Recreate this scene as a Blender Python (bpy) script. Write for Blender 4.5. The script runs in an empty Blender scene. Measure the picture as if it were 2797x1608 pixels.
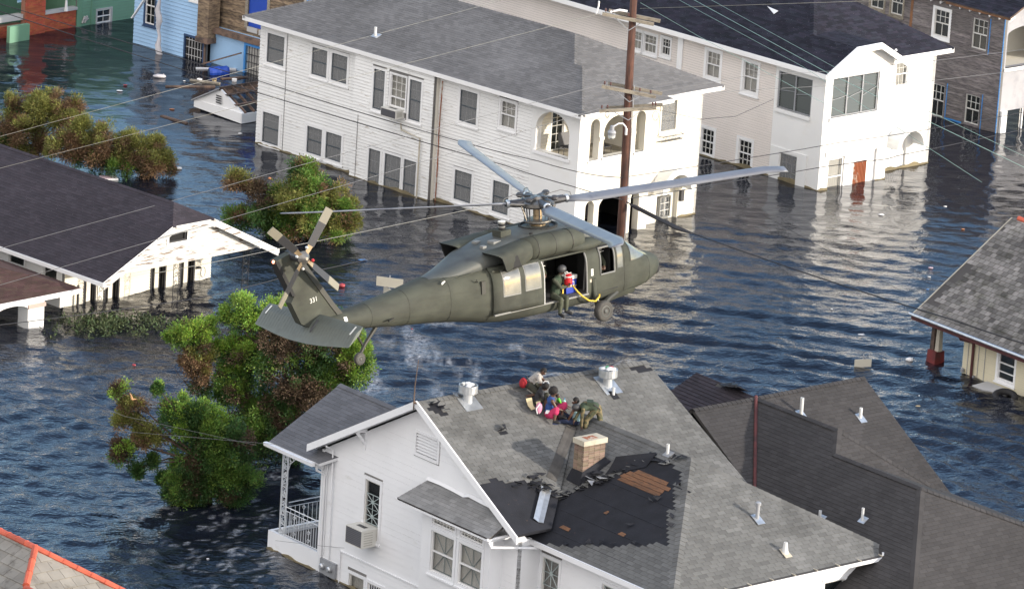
import bpy, bmesh, math, random
import numpy as np
from mathutils import Vector, Matrix, Euler, noise as mnoise
random.seed(7)
RNG = np.random.default_rng(11)
D2R = math.radians
scene = bpy.context.scene
COL = scene.collection

# ------------------------------------------------------------------ camera, sky, sun, exposure
PW, PH, PF = 2797.0, 1608.0, 14000.0            # the photograph's pixels and its focal length in them
CAM_H, PITCH, ROLL = 53.0, D2R(15.692), D2R(3.621)
_f = Vector((0, math.cos(PITCH), -math.sin(PITCH)))
_u = Vector((0, math.sin(PITCH), math.cos(PITCH)))
_x = Vector((1, 0, 0))
CR = _x * math.cos(ROLL) + _u * math.sin(ROLL)
CU = _u * math.cos(ROLL) - _x * math.sin(ROLL)
CC = Vector((0, 0, CAM_H))
cam_data = bpy.data.cameras.new('camera')
cam_data.sensor_width = 36.0
cam_data.lens = PF / PW * 36.0
cam_data.clip_start = 1.0
cam_data.clip_end = 6000.0
cam = bpy.data.objects.new('camera', cam_data)
COL.objects.link(cam)
m = Matrix.Identity(4)
for i, v in enumerate((CR, CU, -_f)):
    m[0][i], m[1][i], m[2][i] = v.x, v.y, v.z
m.translation = CC
cam.matrix_world = m
scene.camera = cam

CLOUD_LO, CLOUD_HI, CLOUD_COL = .42, .66, (5.0, 4.75, 4.6, 1)
SUN_AZ, SUN_EL = D2R(-20.0), D2R(14.0)          # from +X, and above the horizon
SDIR = Vector((math.cos(SUN_EL) * math.cos(SUN_AZ), math.cos(SUN_EL) * math.sin(SUN_AZ), math.sin(SUN_EL)))
world = bpy.data.worlds.new('World')
scene.world = world
world.use_nodes = True
wn = world.node_tree
bg = wn.nodes['Background']
sky = wn.nodes.new('ShaderNodeTexSky')
sky.sky_type = 'NISHITA'
sky.sun_disc = False
sky.sun_elevation = SUN_EL
sky.sun_rotation = math.pi / 2 - SUN_AZ
sky.air_density = 1.0
sky.dust_density = 0.6
sky.ozone_density = 2.2
# unseen white cloud, added thicker behind the camera to brighten shaded walls, clearer ahead
wc = wn.nodes.new('ShaderNodeTexCoord')
wno = wn.nodes.new('ShaderNodeTexNoise')
wno.inputs['Scale'].default_value = 2.3
wno.inputs['Detail'].default_value = 6
wno.inputs['Roughness'].default_value = .58
wn.links.new(wc.outputs['Generated'], wno.inputs['Vector'])
wdt = wn.nodes.new('ShaderNodeVectorMath')
wdt.operation = 'DOT_PRODUCT'
wdt.inputs[1].default_value = (-.15, -.36, .0)
wn.links.new(wc.outputs['Generated'], wdt.inputs[0])
wad = wn.nodes.new('ShaderNodeMath')
wad.operation = 'ADD'
wn.links.new(wno.outputs['Fac'], wad.inputs[0])
wn.links.new(wdt.outputs['Value'], wad.inputs[1])
wmr = wn.nodes.new('ShaderNodeMapRange')
wmr.interpolation_type = 'SMOOTHSTEP'
wmr.inputs[1].default_value, wmr.inputs[2].default_value = CLOUD_LO, CLOUD_HI
wmr.inputs[4].default_value = .95
wn.links.new(wad.outputs[0], wmr.inputs[0])
wmx = wn.nodes.new('ShaderNodeMix')
wmx.data_type = 'RGBA'
wn.links.new(wmr.outputs[0], wmx.inputs[0])
wn.links.new(sky.outputs[0], wmx.inputs[6])
wmx.inputs[7].default_value = CLOUD_COL
wn.links.new(wmx.outputs[2], bg.inputs[0])
bg.inputs[1].default_value = 0.15
sun_data = bpy.data.lights.new('sun', 'SUN')
sun_data.energy = 2.0
sun_data.angle = D2R(1.5)
sun_data.color = (1.0, 0.90, 0.77)
sun = bpy.data.objects.new('sun', sun_data)
sun.rotation_euler = SDIR.to_track_quat('Z', 'Y').to_euler()
sun.location = (40, 150, 60)
COL.objects.link(sun)
scene.view_settings.view_transform = 'Standard'
scene.view_settings.look = 'None'
scene.view_settings.exposure = 1.48
scene.view_settings.gamma = 1.0
scene.view_settings.use_curve_mapping = False

# ------------------------------------------------------------------ measuring: a pixel of the photograph to a place
def ray(px, py):
    return CR * ((px - PW / 2) / PF) + CU * (-(py - PH / 2) / PF) + _f

def P(px, py, z=0.0):
    d = ray(px, py)
    return CC + d * ((z - CAM_H) / d.z)

# ------------------------------------------------------------------ materials
MATS = {}
def M(name, col, rough=0.75, col2=None, mscale=1.0, stretch=None, cut=(0.55, 0.65), rnd=0.0, bump=0.0, bscale=30.0,
      metal=0.0, spec=0.5, var=0.12, vscale=0.6, hue=0.0, trans=0.0):
    """Base colour with wear (col2, by noise), slow variation (var), per-piece variation (rnd) and fine relief."""
    if name in MATS:
        return MATS[name]
    mt = bpy.data.materials.new(name)
    mt.use_nodes = True
    nt = mt.node_tree
    N, L = nt.nodes, nt.links
    b = N['Principled BSDF']
    b.inputs['Roughness'].default_value = rough
    b.inputs['Metallic'].default_value = metal
    b.inputs['Specular IOR Level'].default_value = spec
    tc = N.new('ShaderNodeTexCoord')
    mp = N.new('ShaderNodeMapping')
    mp.inputs['Scale'].default_value = stretch or (1, 1, 1)
    L.new(tc.outputs['Object'], mp.inputs['Vector'])
    c = N.new('ShaderNodeRGB')
    c.outputs[0].default_value = (*col, 1)
    out = c.outputs[0]
    if col2:
        n1 = N.new('ShaderNodeTexNoise')
        n1.inputs['Scale'].default_value = mscale
        n1.inputs['Detail'].default_value = 6
        n1.inputs['Roughness'].default_value = 0.62
        L.new(mp.outputs[0], n1.inputs['Vector'])
        mr = N.new('ShaderNodeMapRange')
        mr.inputs[1].default_value, mr.inputs[2].default_value = cut
        L.new(n1.outputs['Fac'], mr.inputs[0])
        mx = N.new('ShaderNodeMix')
        mx.data_type = 'RGBA'
        L.new(mr.outputs[0], mx.inputs[0])
        L.new(out, mx.inputs[6])
        mx.inputs[7].default_value = (*col2, 1)
        out = mx.outputs[2]
    hs = N.new('ShaderNodeHueSaturation')
    L.new(out, hs.inputs['Color'])
    n2 = N.new('ShaderNodeTexNoise')
    n2.inputs['Scale'].default_value = vscale
    n2.inputs['Detail'].default_value = 5
    L.new(tc.outputs['Object'], n2.inputs['Vector'])
    mr2 = N.new('ShaderNodeMapRange')
    mr2.inputs[1].default_value, mr2.inputs[2].default_value = 0.3, 0.7
    mr2.inputs[3].default_value, mr2.inputs[4].default_value = 1 - var, 1 + var
    L.new(n2.outputs['Fac'], mr2.inputs[0])
    val = mr2.outputs[0]
    if rnd:
        ge = N.new('ShaderNodeNewGeometry')
        oi = N.new('ShaderNodeObjectInfo')
        ad = N.new('ShaderNodeMath')
        ad.operation = 'ADD'
        L.new(ge.outputs['Random Per Island'], ad.inputs[0])
        L.new(oi.outputs['Random'], ad.inputs[1])
        fr = N.new('ShaderNodeMath')
        fr.operation = 'FRACT'
        L.new(ad.outputs[0], fr.inputs[0])
        mr3 = N.new('ShaderNodeMapRange')
        mr3.inputs[3].default_value, mr3.inputs[4].default_value = 1 - rnd, 1 + rnd
        L.new(fr.outputs[0], mr3.inputs[0])
        mu = N.new('ShaderNodeMath')
        mu.operation = 'MULTIPLY'
        L.new(val, mu.inputs[0])
        L.new(mr3.outputs[0], mu.inputs[1])
        val = mu.outputs[0]
        if hue:
            f2 = N.new('ShaderNodeMath')
            f2.operation = 'MULTIPLY'
            f2.inputs[1].default_value = 7.31
            L.new(fr.outputs[0], f2.inputs[0])
            f3 = N.new('ShaderNodeMath')
            f3.operation = 'FRACT'
            L.new(f2.outputs[0], f3.inputs[0])
            mr4 = N.new('ShaderNodeMapRange')
            mr4.inputs[3].default_value, mr4.inputs[4].default_value = 0.5 - hue, 0.5 + hue
            L.new(f3.outputs[0], mr4.inputs[0])
            L.new(mr4.outputs[0], hs.inputs['Hue'])
    L.new(val, hs.inputs['Value'])
    L.new(hs.outputs[0], b.inputs['Base Color'])
    if trans:
        tr = N.new('ShaderNodeBsdfTranslucent')
        L.new(hs.outputs[0], tr.inputs['Color'])
        ms = N.new('ShaderNodeMixShader')
        ms.inputs[0].default_value = trans
        L.new(b.outputs[0], ms.inputs[1])
        L.new(tr.outputs[0], ms.inputs[2])
        L.new(ms.outputs[0], N['Material Output'].inputs['Surface'])
    if bump:
        n3 = N.new('ShaderNodeTexNoise')
        n3.inputs['Scale'].default_value = bscale
        n3.inputs['Detail'].default_value = 4
        L.new(mp.outputs[0], n3.inputs['Vector'])
        bp = N.new('ShaderNodeBump')
        bp.inputs['Strength'].default_value = bump
        bp.inputs['Distance'].default_value = 0.02
        L.new(n3.outputs['Fac'], bp.inputs['Height'])
        L.new(bp.outputs[0], b.inputs['Normal'])
    MATS[name] = mt
    return mt

def glass_mat(name, col, rough=0.06, alpha=0.35):
    """A window pane: partly see-through, mirror-like at its surface."""
    if name in MATS:
        return MATS[name]
    mt = bpy.data.materials.new(name)
    mt.use_nodes = True
    b = mt.node_tree.nodes['Principled BSDF']
    b.inputs['Base Color'].default_value = (*col, 1)
    b.inputs['Roughness'].default_value = rough
    b.inputs['Alpha'].default_value = alpha
    b.inputs['Specular IOR Level'].default_value = 0.6
    MATS[name] = mt
    return mt

def lamp_mat(name, col, e):
    mt = bpy.data.materials.new(name)
    mt.use_nodes = True
    b = mt.node_tree.nodes['Principled BSDF']
    b.inputs['Base Color'].default_value = (*col, 1)
    b.inputs['Emission Color'].default_value = (*col, 1)
    b.inputs['Emission Strength'].default_value = e
    return mt

# ------------------------------------------------------------------ mesh building
class MB:
    def __init__(s):
        s.v, s.f, s.mi = [], [], []
    def add(s, verts, faces, mi=0):
        o = len(s.v)
        s.v.extend(tuple(p) for p in verts)
        for f in faces:
            s.f.append(tuple(i + o for i in f))
            s.mi.append(mi)
        return s
    def hexa(s, p, mi=0):
        return s.add(p, [(0, 3, 2, 1), (4, 5, 6, 7), (0, 1, 5, 4), (1, 2, 6, 5), (2, 3, 7, 6), (3, 0, 4, 7)], mi)
    def box(s, a, b, mi=0):
        x0, y0, z0 = a
        x1, y1, z1 = b
        return s.hexa([(x0, y0, z0), (x1, y0, z0), (x1, y1, z0), (x0, y1, z0), (x0, y0, z1), (x1, y0, z1), (x1, y1, z1), (x0, y1, z1)], mi)
    def wbox(s, W, u0, u1, z0, z1, d0, d1, mi=0):
        return s.hexa([W(u0, z0, d0), W(u1, z0, d0), W(u1, z0, d1), W(u0, z0, d1), W(u0, z1, d0), W(u1, z1, d0), W(u1, z1, d1), W(u0, z1, d1)], mi)
    def poly(s, pts, mi=0):
        return s.add(pts, [tuple(range(len(pts)))], mi)
    def slab(s, pts, t, mi=0):
        """A polygon with thickness t below it (along its normal)."""
        pts = [Vector(p) for p in pts]
        n = nrm(pts)
        k = len(pts)
        lo = [p - n * t for p in pts]
        s.add(pts + lo, [tuple(range(k)), tuple(range(2 * k - 1, k - 1, -1))] + [(i, i + k, (i + 1) % k + k, (i + 1) % k) for i in range(k)], mi)
        return s
    def bar(s, p, q, w, h, up=(0, 0, 1), mi=0):
        p, q = Vector(p), Vector(q)
        d = (q - p).normalized()
        up = Vector(up)
        sd = d.cross(up)
        if sd.length < 1e-4:
            sd = d.cross(Vector((1, 0, 0)))
        sd.normalize()
        u = sd.cross(d)
        a, b = sd * w / 2, u * h / 2
        return s.hexa([p - a - b, p + a - b, q + a - b, q - a - b, p - a + b, p + a + b, q + a + b, q - a + b], mi)
    def tube(s, pts, r, n=6, mi=0, cap=True):
        pts = [Vector(p) for p in pts]
        rs = r if isinstance(r, (list, tuple)) else [r] * len(pts)
        rings = []
        ref = None
        for i, p in enumerate(pts):
            d = (pts[min(i + 1, len(pts) - 1)] - pts[max(i - 1, 0)]).normalized()
            if ref is None:
                ref = d.orthogonal().normalized()
            a = (ref - d * ref.dot(d))
            a = a.normalized() if a.length > 1e-5 else d.orthogonal().normalized()
            ref = a
            b = d.cross(a)
            rings.append([p + (a * math.cos(2 * math.pi * k / n) + b * math.sin(2 * math.pi * k / n)) * rs[i] for k in range(n)])
        v = [q for g in rings for q in g]
        f = []
        for i in range(len(pts) - 1):
            for k in range(n):
                f.append((i * n + k, i * n + (k + 1) % n, (i + 1) * n + (k + 1) % n, (i + 1) * n + k))
        if cap:
            f.append(tuple(range(n - 1, -1, -1)))
            f.append(tuple((len(pts) - 1) * n + k for k in range(n)))
        return s.add(v, f, mi)
    def lathe(s, c, prof, n=16, axis=(0, 0, 1), mi=0):
        """prof: (radius, height) pairs along axis from c."""
        ax = Vector(axis).normalized()
        a = ax.orthogonal().normalized()
        b = ax.cross(a)
        c = Vector(c)
        v, f = [], []
        for r, h in prof:
            for k in range(n):
                t = 2 * math.pi * k / n
                v.append(c + ax * h + (a * math.cos(t) + b * math.sin(t)) * r)
        for i in range(len(prof) - 1):
            for k in range(n):
                f.append((i * n + k, i * n + (k + 1) % n, (i + 1) * n + (k + 1) % n, (i + 1) * n + k))
        f.append(tuple(range(n - 1, -1, -1)))
        f.append(tuple((len(prof) - 1) * n + k for k in range(n)))
        return s.add(v, f, mi)
    def ball(s, c, r, n=8, mi=0, sq=(1, 1, 1)):
        c = Vector(c)
        v, f = [], []
        for i in range(n + 1):
            th = math.pi * i / n
            for k in range(2 * n):
                ph = math.pi * k / n
                v.append(c + Vector((r * sq[0] * math.sin(th) * math.cos(ph), r * sq[1] * math.sin(th) * math.sin(ph), r * sq[2] * math.cos(th))))
        for i in range(n):
            for k in range(2 * n):
                f.append((i * 2 * n + k, (i + 1) * 2 * n + k, (i + 1) * 2 * n + (k + 1) % (2 * n), i * 2 * n + (k + 1) % (2 * n)))
        return s.add(v, f, mi)
    def build(s, name, mats, parent=None, kind=None, smooth=False, label=None):
        me = bpy.data.meshes.new(name)
        me.from_pydata(s.v, [], s.f)
        if not isinstance(mats, (list, tuple)):
            mats = [mats]
        for k in mats:
            me.materials.append(k)
        if len(mats) > 1:
            me.polygons.foreach_set('material_index', s.mi)
        if smooth:
            me.polygons.foreach_set('use_smooth', [True] * len(s.f))
        me.update()
        o = bpy.data.objects.new(name, me)
        COL.objects.link(o)
        if parent:
            o.parent = parent
        if kind:
            o['kind'] = kind
        if label:
            o['label'] = label
        return o

def nrm(pts):
    n = Vector((0, 0, 0))
    for i in range(len(pts)):
        a, b = pts[i], pts[(i + 1) % len(pts)]
        n += Vector(((a[1] - b[1]) * (a[2] + b[2]), (a[2] - b[2]) * (a[0] + b[0]), (a[0] - b[0]) * (a[1] + b[1])))
    return n.normalized()

def tag(o, label, cat, group=None):
    o['label'] = label
    o['category'] = cat
    if group:
        o['group'] = group
    return o

def thing(name, label, cat, loc=(0, 0, 0), rz=0.0, group=None):
    o = bpy.data.objects.new(name, None)
    o.empty_display_size = 0.3
    COL.objects.link(o)
    o.location = loc
    o.rotation_euler = (0, 0, rz)
    return tag(o, label, cat, group)

def dup(o, parent=None):
    c = o.copy()
    COL.objects.link(c)
    c.parent = parent
    for ch in list(o.children):
        dup(ch, c)
    return c

# walls: W(u, z, d) maps along / up / outward to the house's own axes (a along the street side, b into the block)
def WB(b0):
    return lambda u, z, d: (u, b0 - d, z)
def WA(a0):
    return lambda u, z, d: (a0 + d, u, z)

def hole_iv(h, z):
    """The part of a wall that opening h = (u0, u1, z0, z1[, rise of its arch]) takes away at height z."""
    u0, u1, z0, z1 = h[:4]
    if z <= z0 or z >= z1:
        return None
    if len(h) > 4:
        sp = z1 - h[4]
        if z > sp:
            k = math.sqrt(max(0.0, 1 - ((z - sp) / h[4]) ** 2))
            c, w = (u0 + u1) / 2, (u1 - u0) / 2
            return (c - w * k, c + w * k)
    return (u0, u1)

def intervals(e, holes, z):
    iv = [e]
    for h in holes:
        k = hole_iv(h, z)
        if not k:
            continue
        nx = []
        for a, b in iv:
            if k[1] <= a or k[0] >= b:
                nx.append((a, b))
            else:
                if k[0] > a + 1e-3:
                    nx.append((a, k[0]))
                if k[1] < b - 1e-3:
                    nx.append((k[1], b))
        iv = nx
    return iv

def wall(root, W, z0, z1, ext, mat, holes=(), thick=0.14, boards=0.0, bmat=None, btrim=0.0, bz0=None, proud=0.034, gap=0.017):
    """A wall with openings; with boards > 0 every course of siding is a board of its own."""
    E = ext if callable(ext) else (lambda z: ext)
    br = {z0, z1}
    for h in holes:
        for k in (h[2], h[3]):
            if z0 < k < z1:
                br.add(k)
        if len(h) > 4:
            n = 10
            for i in range(n + 1):
                k = h[3] - h[4] + h[4] * math.sin(math.pi / 2 * i / n)
                if z0 < k < z1:
                    br.add(k)
    if callable(ext):
        k = z0
        while k < z1:
            br.add(round(k, 4))
            k += 0.12
    br = sorted(br)
    mb = MB()
    for a, b in zip(br[:-1], br[1:]):
        if b - a < 1e-4:
            continue
        zm = (a + b) / 2
        im = intervals(E(zm), holes, zm)
        ia, ib = intervals(E(a + 1e-4), holes, a + 1e-4), intervals(E(b - 1e-4), holes, b - 1e-4)
        if len(ia) != len(im):
            ia = im
        if len(ib) != len(im):
            ib = im
        for (l0, r0), (l1, r1) in zip(ia, ib):
            mb.hexa([W(l0, a, -thick), W(r0, a, -thick), W(r0, a, 0), W(l0, a, 0), W(l1, b, -thick), W(r1, b, -thick), W(r1, b, 0), W(l1, b, 0)])
    wo = mb.build('wall', MATS['board_gap_shade'] if boards else mat, root)  # dark backing in the gaps paints the shadow line under each board
    if boards:
        z = z0 if bz0 is None else bz0
        bh = [(h[0] - btrim, h[1] + btrim, h[2] - btrim, h[3] + btrim) + tuple(h[4:]) for h in holes]
        while z < z1 - 0.02:
            t = min(z + boards, z1)
            zm = (z + t) / 2
            em, e0, e1 = E(zm), E(z + 1e-4), E(t - 1e-4)
            for u0, u1 in intervals(em, bh, zm):
                b = MB()
                if u1 - u0 < 0.03:
                    continue
                l0, l1 = (e0[0], e1[0]) if abs(u0 - em[0]) < 1e-6 else (u0, u0)
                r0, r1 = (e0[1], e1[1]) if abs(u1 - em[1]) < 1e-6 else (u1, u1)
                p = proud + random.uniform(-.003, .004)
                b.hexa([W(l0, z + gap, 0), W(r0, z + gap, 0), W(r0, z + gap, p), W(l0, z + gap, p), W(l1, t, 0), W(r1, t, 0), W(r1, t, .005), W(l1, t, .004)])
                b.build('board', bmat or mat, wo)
            z = t
    return wo

def window(root, W, u0, u1, z0, z1, frame, sash, cols=3, rows=2, lower=(0, 1), trim=0.12, screen=None, curtain=None, pane=None,
           mid=0.5, sill=True, glass_d=-0.06, mt=0.022, label=None):
    """A sash window: trim as its own mesh; sash, panes, muntins, insect screen and curtain its sub-parts."""
    mb = MB()
    e = 0.034
    if trim:
        mb.wbox(W, u0 - trim, u0, z0 - trim, z1 + trim, -.02, e).wbox(W, u1, u1 + trim, z0 - trim, z1 + trim, -.02, e)
        mb.wbox(W, u0, u1, z1, z1 + trim, -.02, e + .003).wbox(W, u0, u1, z0 - trim, z0, -.02, e + .003)
        if sill:
            mb.wbox(W, u0 - trim - .03, u1 + trim + .03, z0 - trim - .05, z0 - trim, -.02, e + .05)
    else:
        mb.wbox(W, u0, u1, z1 - .03, z1, -.05, .004).wbox(W, u0, u1, z0, z0 + .03, -.05, .004)
    wo = mb.build('window', frame, root, label=label)
    s = MB()
    k = 0.045
    zm = z0 + (z1 - z0) * mid
    s.wbox(W, u0, u0 + k, z0, z1, -.08, -.004).wbox(W, u1 - k, u1, z0, z1, -.08, -.004)
    s.wbox(W, u0 + k, u1 - k, z1 - k, z1, -.08, -.006).wbox(W, u0 + k, u1 - k, z0, z0 + k, -.08, -.006)
    if mid > 0:
        s.wbox(W, u0 + k, u1 - k, zm - k / 2, zm + k / 2, -.085, -.002)
    s.build('sash', sash, wo)
    mn = MB()
    for (za, zb, c, r) in ((zm, z1, cols, rows), (z0, zm, lower[1], lower[0])):
        for i in range(1, c):
            u = u0 + (u1 - u0) * i / c
            mn.wbox(W, u - mt / 2, u + mt / 2, za + k, zb - k, -.072, -.03)
        for i in range(1, r):
            z = za + (zb - za) * i / r
            mn.wbox(W, u0 + k, u1 - k, z - mt / 2, z + mt / 2, -.07, -.032)
    if mn.v:
        mn.build('muntin', MATS['muntin_white'], wo)
    for za, zb in ((z0, zm), (zm, z1)):
        if zb - za > .1:
            MB().wbox(W, u0 + .01, u1 - .01, za + .006, zb - .006, glass_d - .006, glass_d).build('pane', pane or MATS['glass'], wo)
    if screen:
        MB().wbox(W, u0 + k, u1 - k, z0 + k, z1 - k, -.022, -.018).build('screen', screen, wo)
    if curtain:
        cv = MB()
        n = 14
        for i in range(n):
            ua, ub = u0 + (u1 - u0) * i / n, u0 + (u1 - u0) * (i + 1) / n
            da, db = -.13 - .012 * (i % 2), -.13 - .012 * ((i + 1) % 2)
            cv.add([W(ua, z0, da), W(ub, z0, db), W(ub, z1, db), W(ua, z1, da)], [(0, 1, 2, 3)])
        cv.build('curtain', curtain, wo)
    return wo

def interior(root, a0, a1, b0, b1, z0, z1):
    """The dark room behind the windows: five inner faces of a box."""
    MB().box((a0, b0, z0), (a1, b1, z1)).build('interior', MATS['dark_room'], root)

def cliplist(pts, poly):
    """Sutherland-Hodgman: 2D pts clipped by a convex counter-clockwise poly."""
    out = pts
    for i in range(len(poly)):
        ax, ay = poly[i]
        bx, by = poly[(i + 1) % len(poly)]
        ex, ey = bx - ax, by - ay
        src, out = out, []
        for j in range(len(src)):
            p, q = src[j], src[(j + 1) % len(src)]
            sp = ex * (p[1] - ay) - ey * (p[0] - ax)
            sq = ex * (q[1] - ay) - ey * (q[0] - ax)
            if sp >= 0:
                out.append(p)
            if sp * sq < 0:
                t = sp / (sp - sq)
                out.append((p[0] + (q[0] - p[0]) * t, p[1] + (q[1] - p[1]) * t))
        if not out:
            return []
    return out

def inpoly(x, y, poly):
    c = False
    for i in range(len(poly)):
        x0, y0 = poly[i]
        x1, y1 = poly[i - 1]
        if (y0 > y) != (y1 > y) and x < (x1 - x0) * (y - y0) / (y1 - y0) + x0:
            c = not c
    return c

def roof(root, polys, shmat, deckmat, tab=(0.3, 0.14), th=0.008, thick=0.12, holes=(), single=0, name='roof', miss=0.0, gap=0.006, stagger=0.5, cap=None, capw=0.3):
    """Sloping roof planes: a deck, and every shingle on it real; the nearest `single` whole shingles are objects of their own."""
    dk = MB()
    for p in polys:
        dk.slab(p, thick)
    ro = dk.build(name, deckmat, root)
    st = MB()
    whole = []
    tw, ex = tab
    wm = root.matrix_world if root.parent else Matrix.Translation(root.location) @ Euler(root.rotation_euler).to_matrix().to_4x4()
    for p in polys:
        pts = [Vector(q) for q in p]
        n = nrm(pts)
        if n.z < 0:
            n = -n
            pts = pts[::-1]
        u = Vector((0, 0, 1)).cross(n).normalized()
        v = n.cross(u)
        o = pts[0]
        q2 = [((k - o).dot(u), (k - o).dot(v)) for k in pts]
        umin, umax = min(k[0] for k in q2), max(k[0] for k in q2)
        vmin, vmax = min(k[1] for k in q2), max(k[1] for k in q2)
        row = 0
        vv = vmin
        while vv < vmax:
            uu = umin - tw + (row % 2) * tw * stagger + random.uniform(-.02, .02)
            while uu < umax:
                a0, a1, b0, b1 = uu + gap / 2, uu + tw - gap / 2, vv, vv + ex
                uu += tw
                quad = [(a0, b0), (a1, b0), (a1, b1), (a0, b1)]
                c = o + u * ((a0 + a1) / 2) + v * ((b0 + b1) / 2)
                if any(inpoly(c.x, c.y, h) for h in holes):
                    continue
                if miss and random.random() < miss:
                    continue
                full = all(inpoly(x, y, q2) for x, y in quad)
                cl = quad if full else cliplist(quad, q2)
                if len(cl) < 3:
                    continue
                t = th * random.uniform(.8, 1.3)
                if full and single:
                    whole.append((c, o + u * a0 + v * b0, u, v, n))
                    continue
                top = [o + u * x + v * y + n * (.003 + t * (1 - (y - vv) / ex)) for x, y in cl]
                k = len(cl)
                lo = [o + u * x + v * y for x, y in cl]
                st.add(top + lo, [tuple(range(k))] + [(i, i + k, (i + 1) % k + k, (i + 1) % k) for i in range(k)])
            vv += ex
            row += 1
    if single:
        whole.sort(key=lambda w: (wm @ w[0] - CC).length)
        s = MB()
        w_, e_ = tw - gap, ex
        s.add([(0, 0, th + .003), (w_, 0, th + .003), (w_, e_, .003), (0, e_, .003), (0, 0, 0), (w_, 0, 0), (w_, e_, 0), (0, e_, 0)],
              [(0, 1, 2, 3), (0, 4, 5, 1), (1, 5, 6, 2), (2, 6, 7, 3), (3, 7, 4, 0)])
        proto = None
        for i, (c, k, u, v, n) in enumerate(whole):
            if i < single:
                if proto is None:
                    proto = s.build('shingle', shmat, ro)
                    ob = proto
                else:
                    ob = bpy.data.objects.new('shingle', proto.data)
                    COL.objects.link(ob)
                    ob.parent = ro
                mm = Matrix.Identity(4)
                for j, w in enumerate((u, v, n)):
                    mm[0][j], mm[1][j], mm[2][j] = w
                mm.translation = k
                ob.matrix_local = mm
            else:
                t = th * random.uniform(.8, 1.3)
                q = [k, k + u * w_, k + u * w_ + v * e_, k + v * e_]
                st.add([q[0] + n * (t + .003), q[1] + n * (t + .003), q[2] + n * .003, q[3] + n * .003] + q,
                       [(0, 1, 2, 3), (0, 4, 5, 1), (1, 5, 6, 2), (2, 6, 7, 3), (3, 7, 4, 0)])
    if st.v:
        st.build('shingles', shmat, ro, kind='stuff')
    if cap:
        for line in cap:
            ridge_cap(ro, line[0], line[1], shmat, w=capw, single=(single > 0), h=.018)
    return ro

def ridge_cap(ro, p, q, mat, w=0.3, step=0.2, single=False, h=0.03):
    """Bent cap shingles lapped along a ridge or hip."""
    p, q = Vector(p), Vector(q)
    d = (q - p)
    L = d.length
    d.normalize()
    sd = d.cross(Vector((0, 0, 1))).normalized()
    up = sd.cross(d)
    n = max(1, int(L / step))
    drop = w * 0.24
    def piece(mb, a, b, j):
        v = []
        for t, lift in ((a, h + .014), (b, h)):
            c = p + d * t
            v += [c - sd * w / 2 + up * (lift - drop), c + up * lift, c + sd * w / 2 + up * (lift - drop)]
        c0, c1 = p + d * a, p + d * b
        v += [c0 - sd * w / 2 - up * drop, c0 + sd * w / 2 - up * drop]
        mb.add(v, [(0, 1, 4, 3), (1, 2, 5, 4), (0, 6, 7, 2, 1)])
    if single:
        for i in range(n):
            mb = MB()
            piece(mb, L * i / n, L * (i + 1) / n + .02, 0)
            mb.build('ridge_cap', mat, ro)
    else:
        mb = MB()
        for i in range(n):
            piece(mb, L * i / n, L * (i + 1) / n + .02, 0)
        mb.build('ridge_caps', mat, ro, kind='stuff')

def eave(root, pts, mat, h=0.17, t=0.05, name='fascia'):
    mb = MB()
    for a, b in zip(pts[:-1], pts[1:]):
        a, b = Vector(a), Vector(b)
        mb.bar(a - Vector((0, 0, h / 2 + .0)), b - Vector((0, 0, h / 2)), t, h)
    return mb.build(name, mat, root)

def ac_unit(name, label, W, u0, u1, z0, z1, depth, root, group=None):
    """A window air conditioner; origin at its base, resting in a window of root."""
    o = thing(name, label, 'air conditioner', group=group)
    base = Vector(W((u0 + u1) / 2, z0, 0))
    mw = Matrix.Translation(root.location) @ Euler(root.rotation_euler).to_matrix().to_4x4()
    o.location = mw @ base
    o.rotation_euler = root.rotation_euler
    W2 = lambda u, z, d: Vector(W(u, z, d)) - base
    MB().wbox(W2, u0, u1, z0, z1, -.1, depth).build('casing', MATS['ac_beige'], o)
    g = MB()
    n = 9
    for i in range(n):
        z = z0 + .05 + (z1 - z0 - .1) * i / (n - 1)
        g.wbox(W2, u0 + .03, u1 - .03, z - .006, z + .006, depth, depth + .012)
    g.build('grille', MATS['dark_metal'], o)
    MB().wbox(W2, u0 + .02, u1 - .02, z0 + .03, z1 - .03, depth + .001, depth + .004).build('coil', MATS['coil_grey'], o)
    lv = MB()
    for i in range(6):
        z = z0 + .09 + (z1 - z0 - .18) * i / 5
        lv.wbox(W2, u1 + .001, u1 + .008, z - .015, z + .006, depth * .3, depth * .85)
    lv.build('louvre', MATS['ac_shade'], o)
    MB().wbox(W2, u0 + (u1 - u0) * .25, u0 + (u1 - u0) * .75, z1, z1 + .006, depth * .35, depth * .6).build('vent', MATS['dark_metal'], o)
    return o

def pipe_vent(root, a, b, z, h, r, mat, fl, lean=(0, 0), cone=0.0, cap=False, slope=(0, 0)):
    """A roof vent pipe with its flashing collar."""
    mb = MB()
    prof = [(r + cone, 0), (r, h)] if cone else [(r, 0), (r, h)]
    mb.lathe((a, b, z - .05), prof + [(r * .7, h), (r * .7, h - .06)], 12)
    if cap:
        mb.lathe((a, b, z + h - .06), [(r * 1.5, 0), (r * 1.5, .07), (r * .9, .1)], 12)
    v = mb.build('vent_pipe', mat, root, smooth=False)
    f = MB()
    w = r * 2.4
    pts = [(a - w, b - w), (a + w * 1.6, b - w), (a + w * 1.6, b + w), (a - w, b + w)]
    f.slab([(x, y, z + slope[0] * (x - a) + slope[1] * (y - b) + .03) for x, y in pts], .012)
    f.build('flashing', fl, v)
    return v
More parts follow.
